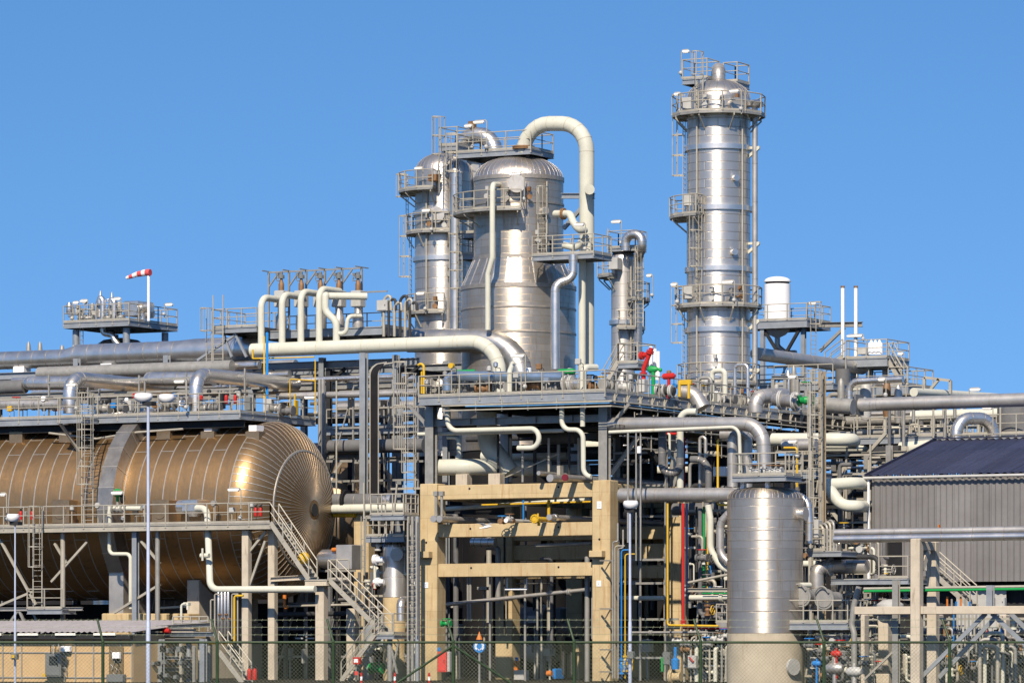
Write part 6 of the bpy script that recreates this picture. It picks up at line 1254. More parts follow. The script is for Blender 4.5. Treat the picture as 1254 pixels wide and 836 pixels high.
for i, px in enumerate((742, 765, 845, 862, 880, 893, 905, 918, 935, 1012, 1022, 1033, 1048, 1062, 1075, 1090, 1110, 1130, 1150)):
    y = 203 + i * 1.6; p = gx(px, 490, xe1 - 1.2); p.z = zD + .5
    valve('flanged valve along the receding catwalk, %s from the deck corner' % ORD[i], p, .2, 'yx'[i % 2], (m_rust, m_galv, m_red, m_yel, m_lbox)[i % 5], (m_galv, m_lbox, m_grey)[i % 3], .6, group='valves along the catwalk')
for i, px in enumerate((855, 872, 900, 1015, 1042, 1070, 1100, 1125, 1145)):
    p = gx(px, 490, xe1 - 1.3); p.z = zD; pipe('small upright goose neck pipe along the catwalk, %s from the deck corner' % ORD[i], [p, p + Z * (1.5 + .5 * (i % 3)), p + Z * (1.5 + .5 * (i % 3)) + X * .8, p + X * .8 + Z * .6], .1 + .05 * (i % 2), (m_galv, m_white, m_alu)[i % 3], .25, n=12, group='goose neck pipes along the catwalk')
for i, (px, py, w_) in enumerate(((1060, 482, 14), (1086, 480, 10), (1100, 486, 10), (1030, 478, 9), (965, 468, 8), (972, 462, 7))):
    b = MB(); p = gy(px, py, 226); h = w_ / 2 / ppm(px, 226); b.lathe(p, [(h * .7, -1.5), (h, -1.2), (h, .2), (h * .8, .5), (h * .3, .7)], 20); solo('small_pot', 'small rounded pot behind the catwalk, %s from the left' % ORD[[3, 4, 5, 2, 0, 1][i]], 'pot', b, (m_lbox, m_rust, m_alub, m_galv, m_alu, m_galv)[i], 'small pots behind the catwalk')
b = MB(); b.ib(gy(945, 462, 222), gy(985, 462, 222), .2, .2)
for px in (947, 962, 977): b.ib(gy(px, 490, 222), gy(px, 463, 222), .2, .2)
solo('pipe_support', 'goal shaped steel support behind the green gate valve', 'support', b, m_galv)
# mid right steel: beams, posts, pipes between catwalk and shed
t = thing('pipe_trestle', 'steel frame crossing between the front vessel and the shed', 'frame', gy(1010, 836, 214))
for px, pa in ((968, 560), (985, 540), (1022, 560), (1040, 585), (1062, 556), (1089, 545), (1108, 545)):
    x = xx(px, 214 + (px % 3)); b = MB(); b.ib((x, 214 + px % 3, 0), (x, 214 + px % 3, zz(pa, px, 214)), .3, .3); part('column', b, (m_galv, m_rail, m_grey)[px % 3], t)
for a, c_, m in (((950, 562), (1068, 556), m_dark), ((1010, 556), (1090, 562), m_dark), ((960, 594), (1068, 592), m_grey), ((980, 652), (1068, 650), m_dark), ((965, 620), (1068, 618), m_dark), ((1040, 558), (1110, 555), m_rail)):
    b = MB(); b.ib(gy(*a, 214.6), gy(*c_, 214.6), .32, .25); part('beam', b, m, t)
for a, c_ in (((1020, 600), (1040, 560)), ((1052, 575), (1068, 592)), ((1062, 556), (1085, 530)), ((1000, 600), (1030, 640))):
    b = MB(); b.bar(gy(*a, 214.8), gy(*c_, 214.8), .18); part('brace', b, m_rail, t)
pipe('thin yellow pipe left of the cream expansion loop', [gy(960, 548, 205), gy(976, 548, 205), gy(976, 596, 205)], .06, m_yel, .15, n=8)
for i, (py, m, w_) in enumerate(((566, m_galv, 5), (572, m_alub, 4), (584, m_grey, 6), (604, m_dgrey, 7), (628, m_alub, 8), (640, m_dgrey, 7), (648, m_grey, 5), (667, m_alub, 6))):
    pipe('level pipe between the front vessel and the shed, %s from the top' % ORD[i], [gy(955 + (i * 13) % 25, py + 2, 216 + i % 3), gy(1085, py, 216 + i % 3)], w_ / 2 / 24, m, 0, seam=1.5, n=16, group='level pipes left of the shed')
ladder('caged ladder between the front vessel and the cream loop', xx(999, 199), 199, zz(700, 999, 199), zz(600, 999, 199), (0, -1), w=.55)
x0, x1 = xx(950, 205), xx(1000, 205)
deck('railed gangway behind the front vessel at loop height', x0, x1, 205, 207, zz(578, 975, 205), [[(x0, 205), (x1, 205)]], .3, sp=.9)
# ================================================================ FOREGROUND
TF = 106.
t = thing('chain_link_fence', 'green chain link fence with leaning barbed wire arms along the whole front', 'fence', gt(627, HZ, TF) * 1.0)
ORG[t.name] = V((t.location.x, t.location.y, 0)); t.location = ORG[t.name]
FX = V((C, S, 0)); FN = V((S, -C, 0)); O_ = gt(627, HZ, TF); O_.z = 0
def fp(px, z, off=0.): return O_ + FX * ((px - 627) * TF / F) + Z * z + FN * off
zt = EYE + (HZ - 785) / F * TF
posts = [-168, -20, 126, 266, 408, 555, 703, 858, 1009, 1163, 1312, 1460]
for px in posts:
    b = MB(); b.tube([fp(px, 0), fp(px, zt)], .042, 10); b.tube([fp(px, zt), fp(px - 8, zt + .56, -.25)], .03, 8); b.ball(fp(px, zt), .05, 8); part('post', b, m_fgrn, t)
b = MB(); b.tube([fp(posts[0], zt - .02), fp(posts[-1], zt - .02)], .031, 8); part('top_rail', b, m_fgrn, t)
for a, c_ in ((555, 487), (555, 625)):
    b = MB(); b.tube([fp(a, zt - .1), fp(a + (c_ - a) * 2, .05)], .03, 8); part('stay', b, m_fgrn, t)
for k, (z, o) in enumerate(((.17, -.08), (.36, -.16), (.54, -.24))):
    b = MB(); p, q = fp(posts[0], zt + z, o), fp(posts[-1], zt + z, o); b.tube([p, q], .004, 4)
    n = 190
    for i in range(n): c_ = p + (q - p) * (i / n); b.bar(c_ - Z * .03 - FX * .015, c_ + Z * .03 + FX * .015, .006)
    part('barbed_wire', b, m_fwire, t)
PT = .068 * math.sqrt(2)
for pa, pb in zip(posts[:-1], posts[1:]):
    A, B_ = fp(pa, 0), fp(pb, 0); W_ = (B_ - A).length; H_ = zt - .06; b = MB(); n = int((W_ + H_) / PT)
    for sgn in (1, -1):
        for i in range(n + 1):
            s0 = i * PT - H_ if sgn > 0 else i * PT       # start on the ground
            x0_, z0_, x1_, z1_ = s0, 0., s0 + sgn * H_, H_
            if sgn > 0:
                if x0_ < 0: z0_ = -x0_; x0_ = 0
                if x1_ > W_: z1_ = H_ - (x1_ - W_); x1_ = W_
            else:
                if x0_ > W_: z0_ = x0_ - W_; x0_ = W_
                if x1_ < 0: z1_ = H_ + x1_; x1_ = 0
            if z1_ - z0_ < .02: continue
            b.tube([A + FX * x0_ + Z * (z0_ + .04) + FN * (.003 * sgn), A + FX * x1_ + Z * (z1_ + .04) + FN * (.003 * sgn)], .0034, 3, cap=False)
    part('wire_mesh', b, m_fwire, t)
# ---- sign on a pole, marker posts, bird
TS = 118.; p = gt(587, 791, TS); t = thing('round_sign', 'round blue ear protection sign with an orange warning cone on top', 'sign', V((p.x, p.y, 0)))
def fdisc(b, c_, r, th, n=28):
    b.tube([c_ - FN * th, c_ + FN * th], r, n)
b = MB(); b.tube([V((p.x, p.y, 0)) - FN * .04, p - FN * .04 + Z * .2], .03, 8); part('pole', b, m_galv, t)
b = MB(); fdisc(b, p, .17, .012); dsc = part('disc', b, m_blu, t)
b = MB()
for s_ in (-1, 1):
    pts = [p + FN * .018 + FX * (s_ * .118 * math.cos(R(a))) + Z * (.118 * math.sin(R(a))) for a in range(-52, 53, 13)]; b.tube(pts, .016, 6)
    pts = [p + FN * .018 + FX * (s_ * .085 * math.cos(R(a))) + Z * (.105 * math.sin(R(a))) for a in range(-40, 41, 20)]; b.tube(pts, .012, 6)
pts = [p + FN * .018 + FX * x + Z * z for x, z in ((-.06, .07), (-.03, .095), (.03, .095), (.06, .07))]; b.tube(pts, .01, 6); pts = [p + FN * .018 + FX * x + Z * z for x, z in ((-.05, -.05), (-.02, -.1), (.02, -.1), (.05, -.05))]; b.tube(pts, .01, 6)
part('white_symbol', b, m_pure, dsc)
b = MB(); c_ = p + Z * .19; b.lathe(c_, [(.09, 0), (.085, .02), (.012, .2), (.002, .23)], 16); part('orange_cone', b, m_org, t)
for i, px in enumerate((442.5, 483.5, 525.5)):
    b = MB(); T_ = 190; p = gt(px, HZ, T_); z1 = EYE + (HZ - 823) / F * T_ + 0
    r = .055; zs = [0, .25, .5, .68]; top = gt(px, 823, T_).z
    for j in range(4):
        b.cur = j % 2; b.tube([V((p.x, p.y, top * j / 4)), V((p.x, p.y, top * (j + 1) / 4))], r, 10)
    solo('marker_post', 'red and white banded marker post, %s of three by the frame' % ('left', 'middle', 'right')[i], 'post', b, [m_red, m_pure] if False else [m_pure, m_red], 'banded marker posts')
# gull in flight
p = gt(595.5, 645, 212); b = MB(); m_gg = paint('gull_grey', (.3, .31, .33), 0, .7, .1, 6); m_gw = paint('gull_white', (.82, .82, .8), 0, .7, .03, 6)
U = FX * .94 - Z * -.2; U.normalize()
b.tube([p - U * .24 - Z * .02, p - U * .19, p - U * .1, p, p + U * .1, p + U * .17, p + U * .22, p + U * .25], [.012, .03, .06, .075, .065, .045, .04, .008], 10)
b.tube([p + U * .24, p + U * .3 - Z * .01], [.014, .003], 6)
b.tube([p - U * .22, p - U * .34 + Z * .005], [.028, .05], 6)
for s_, tip in ((-1, Z * .12 - FX * .42 + FN * .18), (1, Z * .13 + FX * .38 - FN * .3)):
    b.cur = 1; base = p + Z * .03; mid = base + tip * .5 + Z * .09; end = base + tip * 1.15 + Z * .02; ch = U * .085
    def sec(c_, k, h): return [c_ - ch * k - Z * h, c_ + ch * k - Z * h, c_ + ch * k * .9 + Z * h, c_ - ch * k + Z * h]
    b.loft([sec(base, 1.1, .018), sec(mid, 1., .012), sec(end, .25, .004)])
solo('gull', 'white gull with grey wings gliding in front of the middle beam', 'gull', b, [m_gw, m_gg])
# ---- low panel building at the lower left
YB = 186.; xb0, xb1 = xx(-95, YB), xx(163, YB); zw_ = zz(782, 80, YB)
t = thing('panel_hut', 'low tan panelled hut with corrugated canopy roof at the lower left', 'hut', ((xb0 + xb1) / 2, YB + 3, 0))
b = MB(); b.box(xb0, YB, 0, xb1, YB + 6, zw_ + .25); part('wall', b, m_panel, t)
b = MB()
for py in (798.5, 829): z = zz(py, 80, YB); b.box(xb0, YB - .05, z - .03, xb1, YB - .004, z + .03)
for px in (-60, -28, 4, 27, 93, 115, 148, 162): x = xx(px, YB); b.box(x - .03, YB - .053, 0, x + .03, YB - .003, zw_)
part('cover_strips', b, m_galv, t)
z0, z1 = zz(774, 80, YB - 1.5), zz(767, 80, YB - 1.5) ; b = MB(); n = int((xb1 - xb0 + 1) / .09); pr = corr(xb0 - .3, xb1 + .25, n, 0, .055)
for (pa, qa), (pb, qb) in zip(pr[:-1], pr[1:]):
    b.loft([[(pa, YB - .55, z0 + qa), (pb, YB - .55, z0 + qb), (pb, YB + 7, z0 + .62 + qb), (pa, YB + 7, z0 + .62 + qa)], [(pa, YB - .55, z0 + qa + .02), (pb, YB - .55, z0 + qb + .02), (pb, YB + 7, z0 + .64 + qb), (pa, YB + 7, z0 + .64 + qa)]], cap=True)
part('roof', b, m_roofp, t, ang=10)
b = MB(); b.box(xb0 - .3, YB - .42, z0 - .34, xb1 + .1, YB - .34, z0 - .1)
for i in range(8): x = xb0 + 1 + i * 1.6; b.box(x - .03, YB - .34, z0 - .3, x + .03, YB, z0 - .12)
part('canopy_frame', b, m_dark, t)
for i, (pa, pb) in enumerate(((-40, 2), (22, 47), (68, 93), (115, 142))):
    b = MB(); b.cbox(xx(pa, YB - .45), YB - .53, z0 - .16, xx(pb, YB - .45), YB - .43, z0 - .03, .015); part('strip_light', b, m_glow, t)
cabinet('dark grey cabinet with window on the hut wall', 55, 74.5, 800, 828, YB - .35, m_box, .33)
b = MB(); a = gy(60, 814, YB - .4); q = gy(70, 803, YB - .4); b.box(a.x, YB - .395, a.z, q.x, YB - .383, q.z); solo('cabinet_window', 'dark glass window with dials in the hut cabinet', 'window', b, paint('dark_glass', (.02, .025, .03), 0, .1, .05))
cabinet('white box high on the hut wall right of the cabinet', 74, 85, 790.5, 797.5, YB - .3, m_pure, .28, 'junction_box', 'box', False)
cabinet('white box on the wired panel of the hut wall', 137, 146, 798, 806, YB - .4, m_pure, .2, 'junction_box', 'box', False)
cabinet('low grey box at the foot of the wired panel', 130, 150, 825, 834.5, YB - .4, m_box, .35, 'junction_box', 'box', False)
b = MB(); a = gy(133, 828, YB - .15); q = gy(150, 791, YB - .15); b.box(a.x, YB - .12, a.z, q.x, YB - .06, q.z)
solo('wired_panel', 'mounting panel of wires and small valves on the hut wall', 'panel', b, paint('brown_board', (.16, .12, .07), 0, .7))
for i in range(9):
    px = 135 + (i * 5.3) % 13; py = 796 + i * 3.4; pipe('small wire loop on the wired panel, %s from the top' % ORD[i], [gy(px, py, YB - .2), gy(px + 3, py + 3, YB - .25), gy(px + 1, py + 7, YB - .2)], .02, (m_galv, m_black, m_lbox)[i % 3], .1, n=6, group='wire loops on the wired panel')
for i, (px, py) in enumerate(((54, 826), (16, 803))):
    b = MB(); p = gy(px, py, YB - .4 if i == 0 else 177.5); b.box(p.x - .09, p.y - .02, p.z - .08, p.x + .09, p.y, p.z + .08); solo('warning_sticker', 'small yellow warning sticker, %s' % ('beside the hut cabinet', 'on the dark box of the left lamp pole')[i], 'sticker', b, m_yel)
for i in range(6):
    px = 62 + i * 3.2; pipe('thin wire above the hut cabinet, %s from the left' % ORD[i], [gy(px, 800, YB - .25), gy(px, 788 + i % 3, YB - .25)], .025, (m_black, m_lbox)[i % 2], 0, n=6, group='wires above the hut cabinet')
for i in range(5):
    py = 796 + i * 7; pipe('short conduit right of the hut cabinet, %s from the top' % ORD[i], [gy(76, py, YB - .2), gy(79 + i % 2 * 2, py, YB - .2), gy(79 + i % 2 * 2, py + 9, YB - .2)], .03, (m_box, m_galv)[i % 2], .08, n=6, group='conduits by the hut cabinet')
# ---- instrument racks right of the hut
for r_, (py0, py1) in enumerate(((790, 800), (808, 815), (824, 831))):
    for i in range(9):
        px = 168 + i * 6.6 + (r_ * 2)
        if 176 < px < 188 and r_ != 1: continue
        cabinet('small instrument box in the %s row of the lower left rack, %s from the left' % (('upper', 'middle', 'lower')[r_], ORD[i]), px + (i * 7 % 3), px + 4 + (i * 5 % 3), py0 + (i * 3 % 4), py1 - (i * 5 % 3), 187.5 + (i % 3) * .12, (m_box, m_dark, m_dgrey, m_dark, m_box)[(i * 2 + r_) % 5], .25, 'instrument_box', 'box', False, 'instrument boxes in the lower left rack')
for i, px in enumerate((166, 192, 197, 216, 222, 231, 238, 244, 249, 256)):
    column(px, 836, 790 - (i % 3) * 4, 188.5 + i % 2, .16 + .14 * (i % 3 == 2), 'steel upright of the lower left instrument rack, %s from the left' % ORD[i], (m_galv, m_rail, m_blue_g)[i % 3], 'IO'[i % 2], base=0, group='uprights of the instrument rack')
for i, (pa, pb, py) in enumerate(((165, 250, 783), (165, 262, 776), (172, 240, 771), (190, 262, 768), (168, 240, 805), (168, 235, 819))):
    b = MB(); b.ib(gy(pa, py, 189.2), gy(pb, py - (4 if i == 3 else 0), 189.2), .16 + .06 * (i % 2), .5); solo('tray_beam', 'level cable tray over the lower left rack, %s from the top' % ORD[[3, 2, 1, 0, 4, 5][i]], 'cable tray', b, (m_galv, m_blue_g, m_galv)[i % 3], 'trays of the lower left rack')
t = thing('handrail', 'short white handrail above the lower left instrument rack', 'railing', gy(233, 776, 190)); rail(t, [gy(212, 772, 190), gy(255, 772, 190)], .75, .55, toe=0)
b = MB(); b.tube([gy(222, 758, 192), gy(222, 740, 192), gy(228, 738, 192)], .06, 8, .15); b.cbox(*gy(224, 741, 192), *gy(234, 737, 192.3), .02); b.tube([gy(230, 741, 192), gy(230, 746, 192)], .08, 8); solo('alarm_horn', 'cream alarm lamp on a bent post near the silver pipe bundle', 'lamp', b, m_cream)
for i, px in enumerate((267.5, 271.5, 275.5, 279.5)):
    b = MB(); b.tube([gy(px, 779, 189), gy(px, 778, 189), gy(px, 726, 189), gy(px, 724.5, 189)], [.05, .075, .075, .05], 14)
    o = solo('sample_cylinder', 'slim silver cylinder in the bundle by the walkway end, %s from the left' % ORD[i], 'cylinder', b, m_alu, 'silver cylinders by the walkway end')
    b = MB(); b.tube([gy(px, 752 + i % 2 * 5, 188.9), gy(px + 3, 752 + i % 2 * 5, 188.85)], .05, 8); part('clamp', b, m_rust, o)
b = MB()
for pts in ([(263, 780), (263, 727), (268, 727)], [(258, 770), (258, 734), (262, 734)], [(284, 782), (284, 727), (292, 727)], [(291, 790), (291, 727)]): b.tube(PP(pts, 188.8), .04, 6, .08)
solo('tube_frame', 'thin white tube frame around the silver cylinders', 'frame', b, m_rail)
pipe('yellow gas pipe bending round the silver cylinders', [gy(298, 729, 188.6), gy(287, 729, 188.6), gy(287, 787, 188.6), gy(256, 787, 188.6)], .06, m_yel, .15, n=10)
b = MB(); p = gy(204, 772, 188.8); b.tube([p - X * .2, p + X * .2], .12, 10); b.tube([p, p + Z * .2], .05, 6); solo('orange_coupling', 'red coupling lying on the lower left trays', 'coupling', b, m_red)
stairs('steel steps going down to the right under the walkway end', gy(297, 836, 188), gy(268, 797, 188), .9)
for i, px in enumerate((305.5, 312)): extinguisher('large red gas bottle with blue cap by the concrete column, %s of two' % ('left', 'right')[i], gy(px, 832, 187), h=.6, r=.125)
b = MB(); b.tube([gy(348.5, 728, 199), gy(348.5, 733, 199)], .1, 8); b.tube([gy(348.5, 732, 199), gy(348, 743, 199), gy(351, 744.5, 199), gy(352.5, 741, 199)], .07, 8, .15); solo('crane_hook', 'orange hook hanging under the white drain pipe', 'hook', b, m_org)
b = MB(); a = gy(432, 813, 197); q = gy(440, 804, 197); b.cbox(a.x, 197, a.z, q.x, 197.25, q.z, .02); t = solo('alarm_box', 'red alarm box on a post by the lowest stairs', 'box', b, m_red)
b = MB(); b.box(a.x + .08, 196.98, a.z + .1, q.x - .08, 196.997, q.z - .1); part('glass', b, m_pure, t); b = MB(); b.tube([gy(436, 836, 197.2), gy(436, 813, 197.2)], .04, 6); part('post', b, m_galv, t)
b = MB(); a = gy(434, 826, 196.9); b.box(a.x, 196.9, a.z, a.x + .22, 196.93, a.z + .2); solo('pink_sign', 'small pink plate below the red alarm box', 'sign', b, m_pink)
b = MB(); a = gy(478, 822, 203.0); q = gy(496, 812, 203.0); b.cbox(a.x, 203.0, a.z, q.x, 203.9, q.z, .05); solo('yellow_guard', 'yellow guard low behind the lower stair landing', 'guard', b, m_yel)
valve('green valve low behind the lowest stairs', gy(461, 818, 199.5), .2, 'x', m_grn, m_grn, .3)
valve('green handled valve at the foot of the left concrete column', gy(546.5, 763, 199.6), .12, 'x', m_grn, m_grn, .25)
for i, (px, py) in enumerate(((372, 777), (368, 781), (378, 781))):
    b = MB(); p = gy(px, py, 205); b.box(p.x - .35, 205, p.z - .04, p.x + .35, 205.4, p.z + .04); solo('shelf', 'pale shelf in the shade behind the columns, %s from the top' % ORD[i], 'shelf', b, m_lbox)
b = MB(); a = gy(369, 812, 204); q = gy(377, 794, 204.6); b.cbox(a.x, 204, a.z, q.x, 204.6, q.z, .03); b.box(a.x + .05, 203.97, a.z + .3, q.x - .05, 203.99, a.z + .36); solo('pump_box', 'pale half lit box in the shade under the stairs', 'box', b, m_lbox)
# shaded pipes under the tank
for i, (pa, pb, py, w_) in enumerate(((196, 232, 744, 3), (330, 500, 752, 6), (330, 470, 770, 4), (340, 430, 742, 3), (392, 432, 735, 4))):
    pipe('level pipe in the shade beneath the tank, %s from the left' % ORD[i], [gy(pa, py, 204 + i), gy(pb, py - 2, 204 + i)], w_ / 2 / 22, (m_cream, m_dgrey, m_grey, m_rail, m_grey)[i], 0, n=14, group='pipes in the shade beneath the tank')
for i, px in enumerate((336, 350, 362, 404, 413, 441, 448, 456)):
    column(px, 836, 700, 207 + i % 3, .2, 'shaded steel post beneath the tank and stairs, %s from the left' % ORD[i], (m_dark, m_grey)[i % 2], base=0, group='shaded posts beneath the tank')
pipe('blue shaded fat pipe behind the lowest stairs', [gy(452, 836, 204), gy(452, 772, 204), gy(462, 766, 204), gy(470, 790, 204)], .3, m_blue_g, .4, n=16)
pipe('grey standing tube behind the middle stairs', [gy(507, 836, 201), gy(507, 780, 201)], .2, m_cream, 0, n=12)
# ---- lamps on platforms and decks
for a in ((89, 395, 369, 239.6, 90, 97, 'strip lamp turned right at the left corner of the far left platform'), (107.5, 395, 366.5, 239.6, 98, 107, 'strip lamp turned left at the left part of the far left platform'),
          (148, 394, 364, 239.6, 139, 148, 'strip lamp in the middle of the far left platform'), (201.5, 390, 371.5, 242, 203, 212, 'strip lamp at the right corner of the far left platform'),
          (94.5, 506, 469, 202.3, 81, 93, 'strip lamp on the tank deck beside the caged ladder'), (228.5, 505, 464.5, 202.3, 213, 226, 'strip lamp on the tank deck left of the hooked pipe'),
          (387.5, 512, 484, 209, 373, 386, 'strip lamp at the right end of the tank deck'), (8, 642, 603, 199, 0, 7, 'strip lamp on the tank walkway at the left edge'),
          (151.5, 641, 601, 199, 136, 150, 'strip lamp over the green control valve on the walkway'), (295, 640, 597, 199, 279, 293, 'strip lamp on the tank walkway near its right end'),
          (596, 186, 147, 223.5, 580, 593, 'strip lamp highest above the bellied vessel'), (579, 186, 152, 224, 569, 578, 'shorter strip lamp beside the highest one'),
          (642, 250, 210.5, 222.2, 624, 638, 'strip lamp against the head of the bellied vessel'), (518, 236, 204, 226.5, 508, 517, 'strip lamp on the upper ring of the left domed tower'),
          (529, 287, 255.5, 226.5, 517, 527, 'strip lamp on the lower ring of the left domed tower'), (717, 311, 272.5, 221.4, 704, 715, 'strip lamp over the right shoulder platform'),
          (521.5, 384, 357, 226.5, 510, 520, 'strip lamp at the foot of the left domed tower'), (643.5, 480, 433, 200.4, 626, 642, 'strip lamp on the main deck before the silver elbow'),
          (761, 303, 269.5, 249, 749, 760, 'strip lamp on top of the slim distant tower'), (799, 367, 335.5, 249, 792, 798, 'strip lamp right of the slim distant tower'),
          (834.5, 96, 61.5, 220.8, 836, 844, 'strip lamp at the very top of the tallest tower'), (834, 142, 113, 219, 826, 833, 'strip lamp left on the top ring of the tallest tower'),
          (908, 140, 109, 218.6, 894, 905, 'strip lamp right on the top ring of the tallest tower'), (830, 376, 346, 219, 822, 829, 'strip lamp left on the halfway ring of the tallest tower'),
          (899.5, 374, 343, 218.4, 885, 898, 'strip lamp right on the halfway ring of the tallest tower'), (989, 392, 370, 266.5, 990, 999, 'strip lamp beside the white drum'),
          (1107, 470, 431, 240, 1100, 1106, 'strip lamp at the vent stairs'), (1057.5, 420, 409, 267.5, 1038, 1056, 'short strip lamp behind the right vent stack'),
          (1187, 492, 475, 229, 1188, 1200, 'strip lamp on the white tapering pipe'), (1216, 545, 497, 218.6, 1204, 1215, 'strip lamp over the shed roof by the silver arch'),
          (976.5, 490, 459, 203.5, 966, 975, 'strip lamp left of the green gate valve'), (1085, 490, 462, 214, 1076, 1084, 'strip lamp above the long silver pipe'), (977, 565, 538, 203, 966, 976, 'strip lamp at the end of the fat rounded cream pipe')):
    lamp(a[6], a[0], a[1], a[2], a[3], a[4], a[5], 1)
# ---- added near black backdrops block sky as shade; racks, level and upright pipes
def backdrop(label, px0, px1, y, d, z, m):  # dark corrugated box added to shut out low sky
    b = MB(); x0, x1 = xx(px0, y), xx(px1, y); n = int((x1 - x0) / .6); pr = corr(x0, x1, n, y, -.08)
    b.loft([[(x, q, 0) for x, q in pr] + [(x1, y + d, 0), (x0, y + d, 0)], [(x, q, z) for x, q in pr] + [(x1, y + d, z), (x0, y + d, z)]]); solo('dark_backdrop', label, 'building', b, m, ang=10)
backdrop('added dark hall deep behind the concrete frame and catwalk', 515, 1075, 262, 14, 13.2, m_shade_dark)
backdrop('added lower dark hall far behind the brown tank', -260, 512, 262, 14, 12.6, m_shade_dark)
backdrop('added dark hall behind the corrugated shed', 1077, 1500, 268, 14, 12.5, m_shade_dark)
backdrop('added low dark hall in the shade under the brown tank', -200, 470, 216, 3, 4.4, m_shade_dark)
backdrop('added low dark hall deep under the main deck', 555, 900, 236, 3, 9.0, m_shade_dark)
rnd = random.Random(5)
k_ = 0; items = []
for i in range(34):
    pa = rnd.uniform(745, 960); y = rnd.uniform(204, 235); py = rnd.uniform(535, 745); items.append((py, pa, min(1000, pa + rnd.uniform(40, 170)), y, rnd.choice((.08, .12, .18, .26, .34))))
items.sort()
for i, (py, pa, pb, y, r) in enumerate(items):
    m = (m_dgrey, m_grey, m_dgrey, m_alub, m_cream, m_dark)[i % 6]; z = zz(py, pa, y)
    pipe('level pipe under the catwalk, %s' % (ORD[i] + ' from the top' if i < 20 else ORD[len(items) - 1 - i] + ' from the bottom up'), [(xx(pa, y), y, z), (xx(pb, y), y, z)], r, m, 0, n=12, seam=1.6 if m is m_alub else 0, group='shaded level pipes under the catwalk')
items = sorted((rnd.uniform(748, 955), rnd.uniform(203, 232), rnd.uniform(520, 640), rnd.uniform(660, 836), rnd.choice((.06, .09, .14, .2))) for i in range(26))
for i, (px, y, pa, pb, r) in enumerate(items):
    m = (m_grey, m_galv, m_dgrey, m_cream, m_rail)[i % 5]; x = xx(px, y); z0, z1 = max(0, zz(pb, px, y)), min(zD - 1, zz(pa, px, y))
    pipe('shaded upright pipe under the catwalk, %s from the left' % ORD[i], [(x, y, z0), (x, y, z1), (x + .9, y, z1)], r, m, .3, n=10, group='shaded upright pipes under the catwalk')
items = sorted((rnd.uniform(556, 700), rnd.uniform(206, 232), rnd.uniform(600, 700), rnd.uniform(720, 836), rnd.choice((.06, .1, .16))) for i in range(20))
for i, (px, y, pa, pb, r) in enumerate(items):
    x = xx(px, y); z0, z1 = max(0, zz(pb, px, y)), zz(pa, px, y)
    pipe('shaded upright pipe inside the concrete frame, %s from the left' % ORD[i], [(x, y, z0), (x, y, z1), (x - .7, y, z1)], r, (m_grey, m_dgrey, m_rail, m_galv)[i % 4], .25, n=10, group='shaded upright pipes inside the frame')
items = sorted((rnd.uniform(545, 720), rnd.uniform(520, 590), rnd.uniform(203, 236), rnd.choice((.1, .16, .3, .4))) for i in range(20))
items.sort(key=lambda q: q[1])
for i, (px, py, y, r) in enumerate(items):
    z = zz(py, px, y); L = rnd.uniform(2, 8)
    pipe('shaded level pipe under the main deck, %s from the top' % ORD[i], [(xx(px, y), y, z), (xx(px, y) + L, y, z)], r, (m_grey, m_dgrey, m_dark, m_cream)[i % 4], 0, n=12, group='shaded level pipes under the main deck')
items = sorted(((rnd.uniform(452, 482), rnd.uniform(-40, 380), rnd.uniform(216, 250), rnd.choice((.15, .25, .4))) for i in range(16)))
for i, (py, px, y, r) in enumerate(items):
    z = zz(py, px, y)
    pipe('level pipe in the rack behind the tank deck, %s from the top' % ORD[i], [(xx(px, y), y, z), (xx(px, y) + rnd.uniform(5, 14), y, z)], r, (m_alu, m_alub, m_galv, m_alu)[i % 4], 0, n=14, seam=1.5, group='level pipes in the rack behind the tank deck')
items = sorted(((rnd.uniform(492, 560), rnd.uniform(420, 500), rnd.uniform(224, 250), rnd.choice((.12, .2, .3))) for i in range(8)))
for i, (py, px, y, r) in enumerate(items):
    z = zz(py, px, y); pipe('level pipe in the gap beyond the gangway, %s from the top' % ORD[i], [(xx(px, y) - 4, y, z), (xx(px, y) + 3, y, z)], r, (m_grey, m_alub, m_dgrey)[i % 3], 0, n=14, group='level pipes beyond the gangway')
items = sorted(((rnd.uniform(505, 552), rnd.uniform(1010, 1180), rnd.uniform(226, 250), rnd.choice((.12, .2, .3))) for i in range(14)))
for i, (py, px, y, r) in enumerate(items):
    z = zz(py, px, y); pipe('level pipe beyond the catwalk at the right, %s from the top' % ORD[i], [(xx(px, y) - 3, y, z), (xx(px, y) + 5, y, z)], r, (m_grey, m_alub, m_cream, m_galv)[i % 4], 0, n=14, group='level pipes beyond the catwalk')
items = sorted((rnd.uniform(1040, 1250), rnd.uniform(222, 236), rnd.uniform(490, 520), rnd.choice((.06, .1, .15))) for i in range(22))
for i, (px, y, pa, r) in enumerate(items):
    x = xx(px, y); z1 = zz(pa, px, y); pipe('thin upright pipe behind the shed roof, %s from the left' % ORD[i], [(x, y, zz(575, px, y)), (x, y, z1), (x + .6, y, z1), (x + .6, y, z1 - .8)], r, (m_galv, m_rail, m_grey, m_white)[i % 4], .2, n=10, group='thin upright pipes behind the shed roof')
items = sorted((rnd.uniform(962, 1070), rnd.uniform(209, 218), rnd.uniform(560, 640), rnd.uniform(690, 836), rnd.choice((.05, .08, .12))) for i in range(22))
for i, (px, y, pa, pb, r) in enumerate(items):
    x = xx(px, y); z0, z1 = max(0, zz(pb, px, y)), zz(pa, px, y)
    pipe('thin upright pipe between the front vessel and the shed, %s from the left' % ORD[i], [(x, y, z0), (x, y, z1), (x + .7, y, z1)], r, (m_galv, m_rail, m_dgrey, m_grey)[i % 4], .2, n=10, group='thin upright pipes left of the shed')
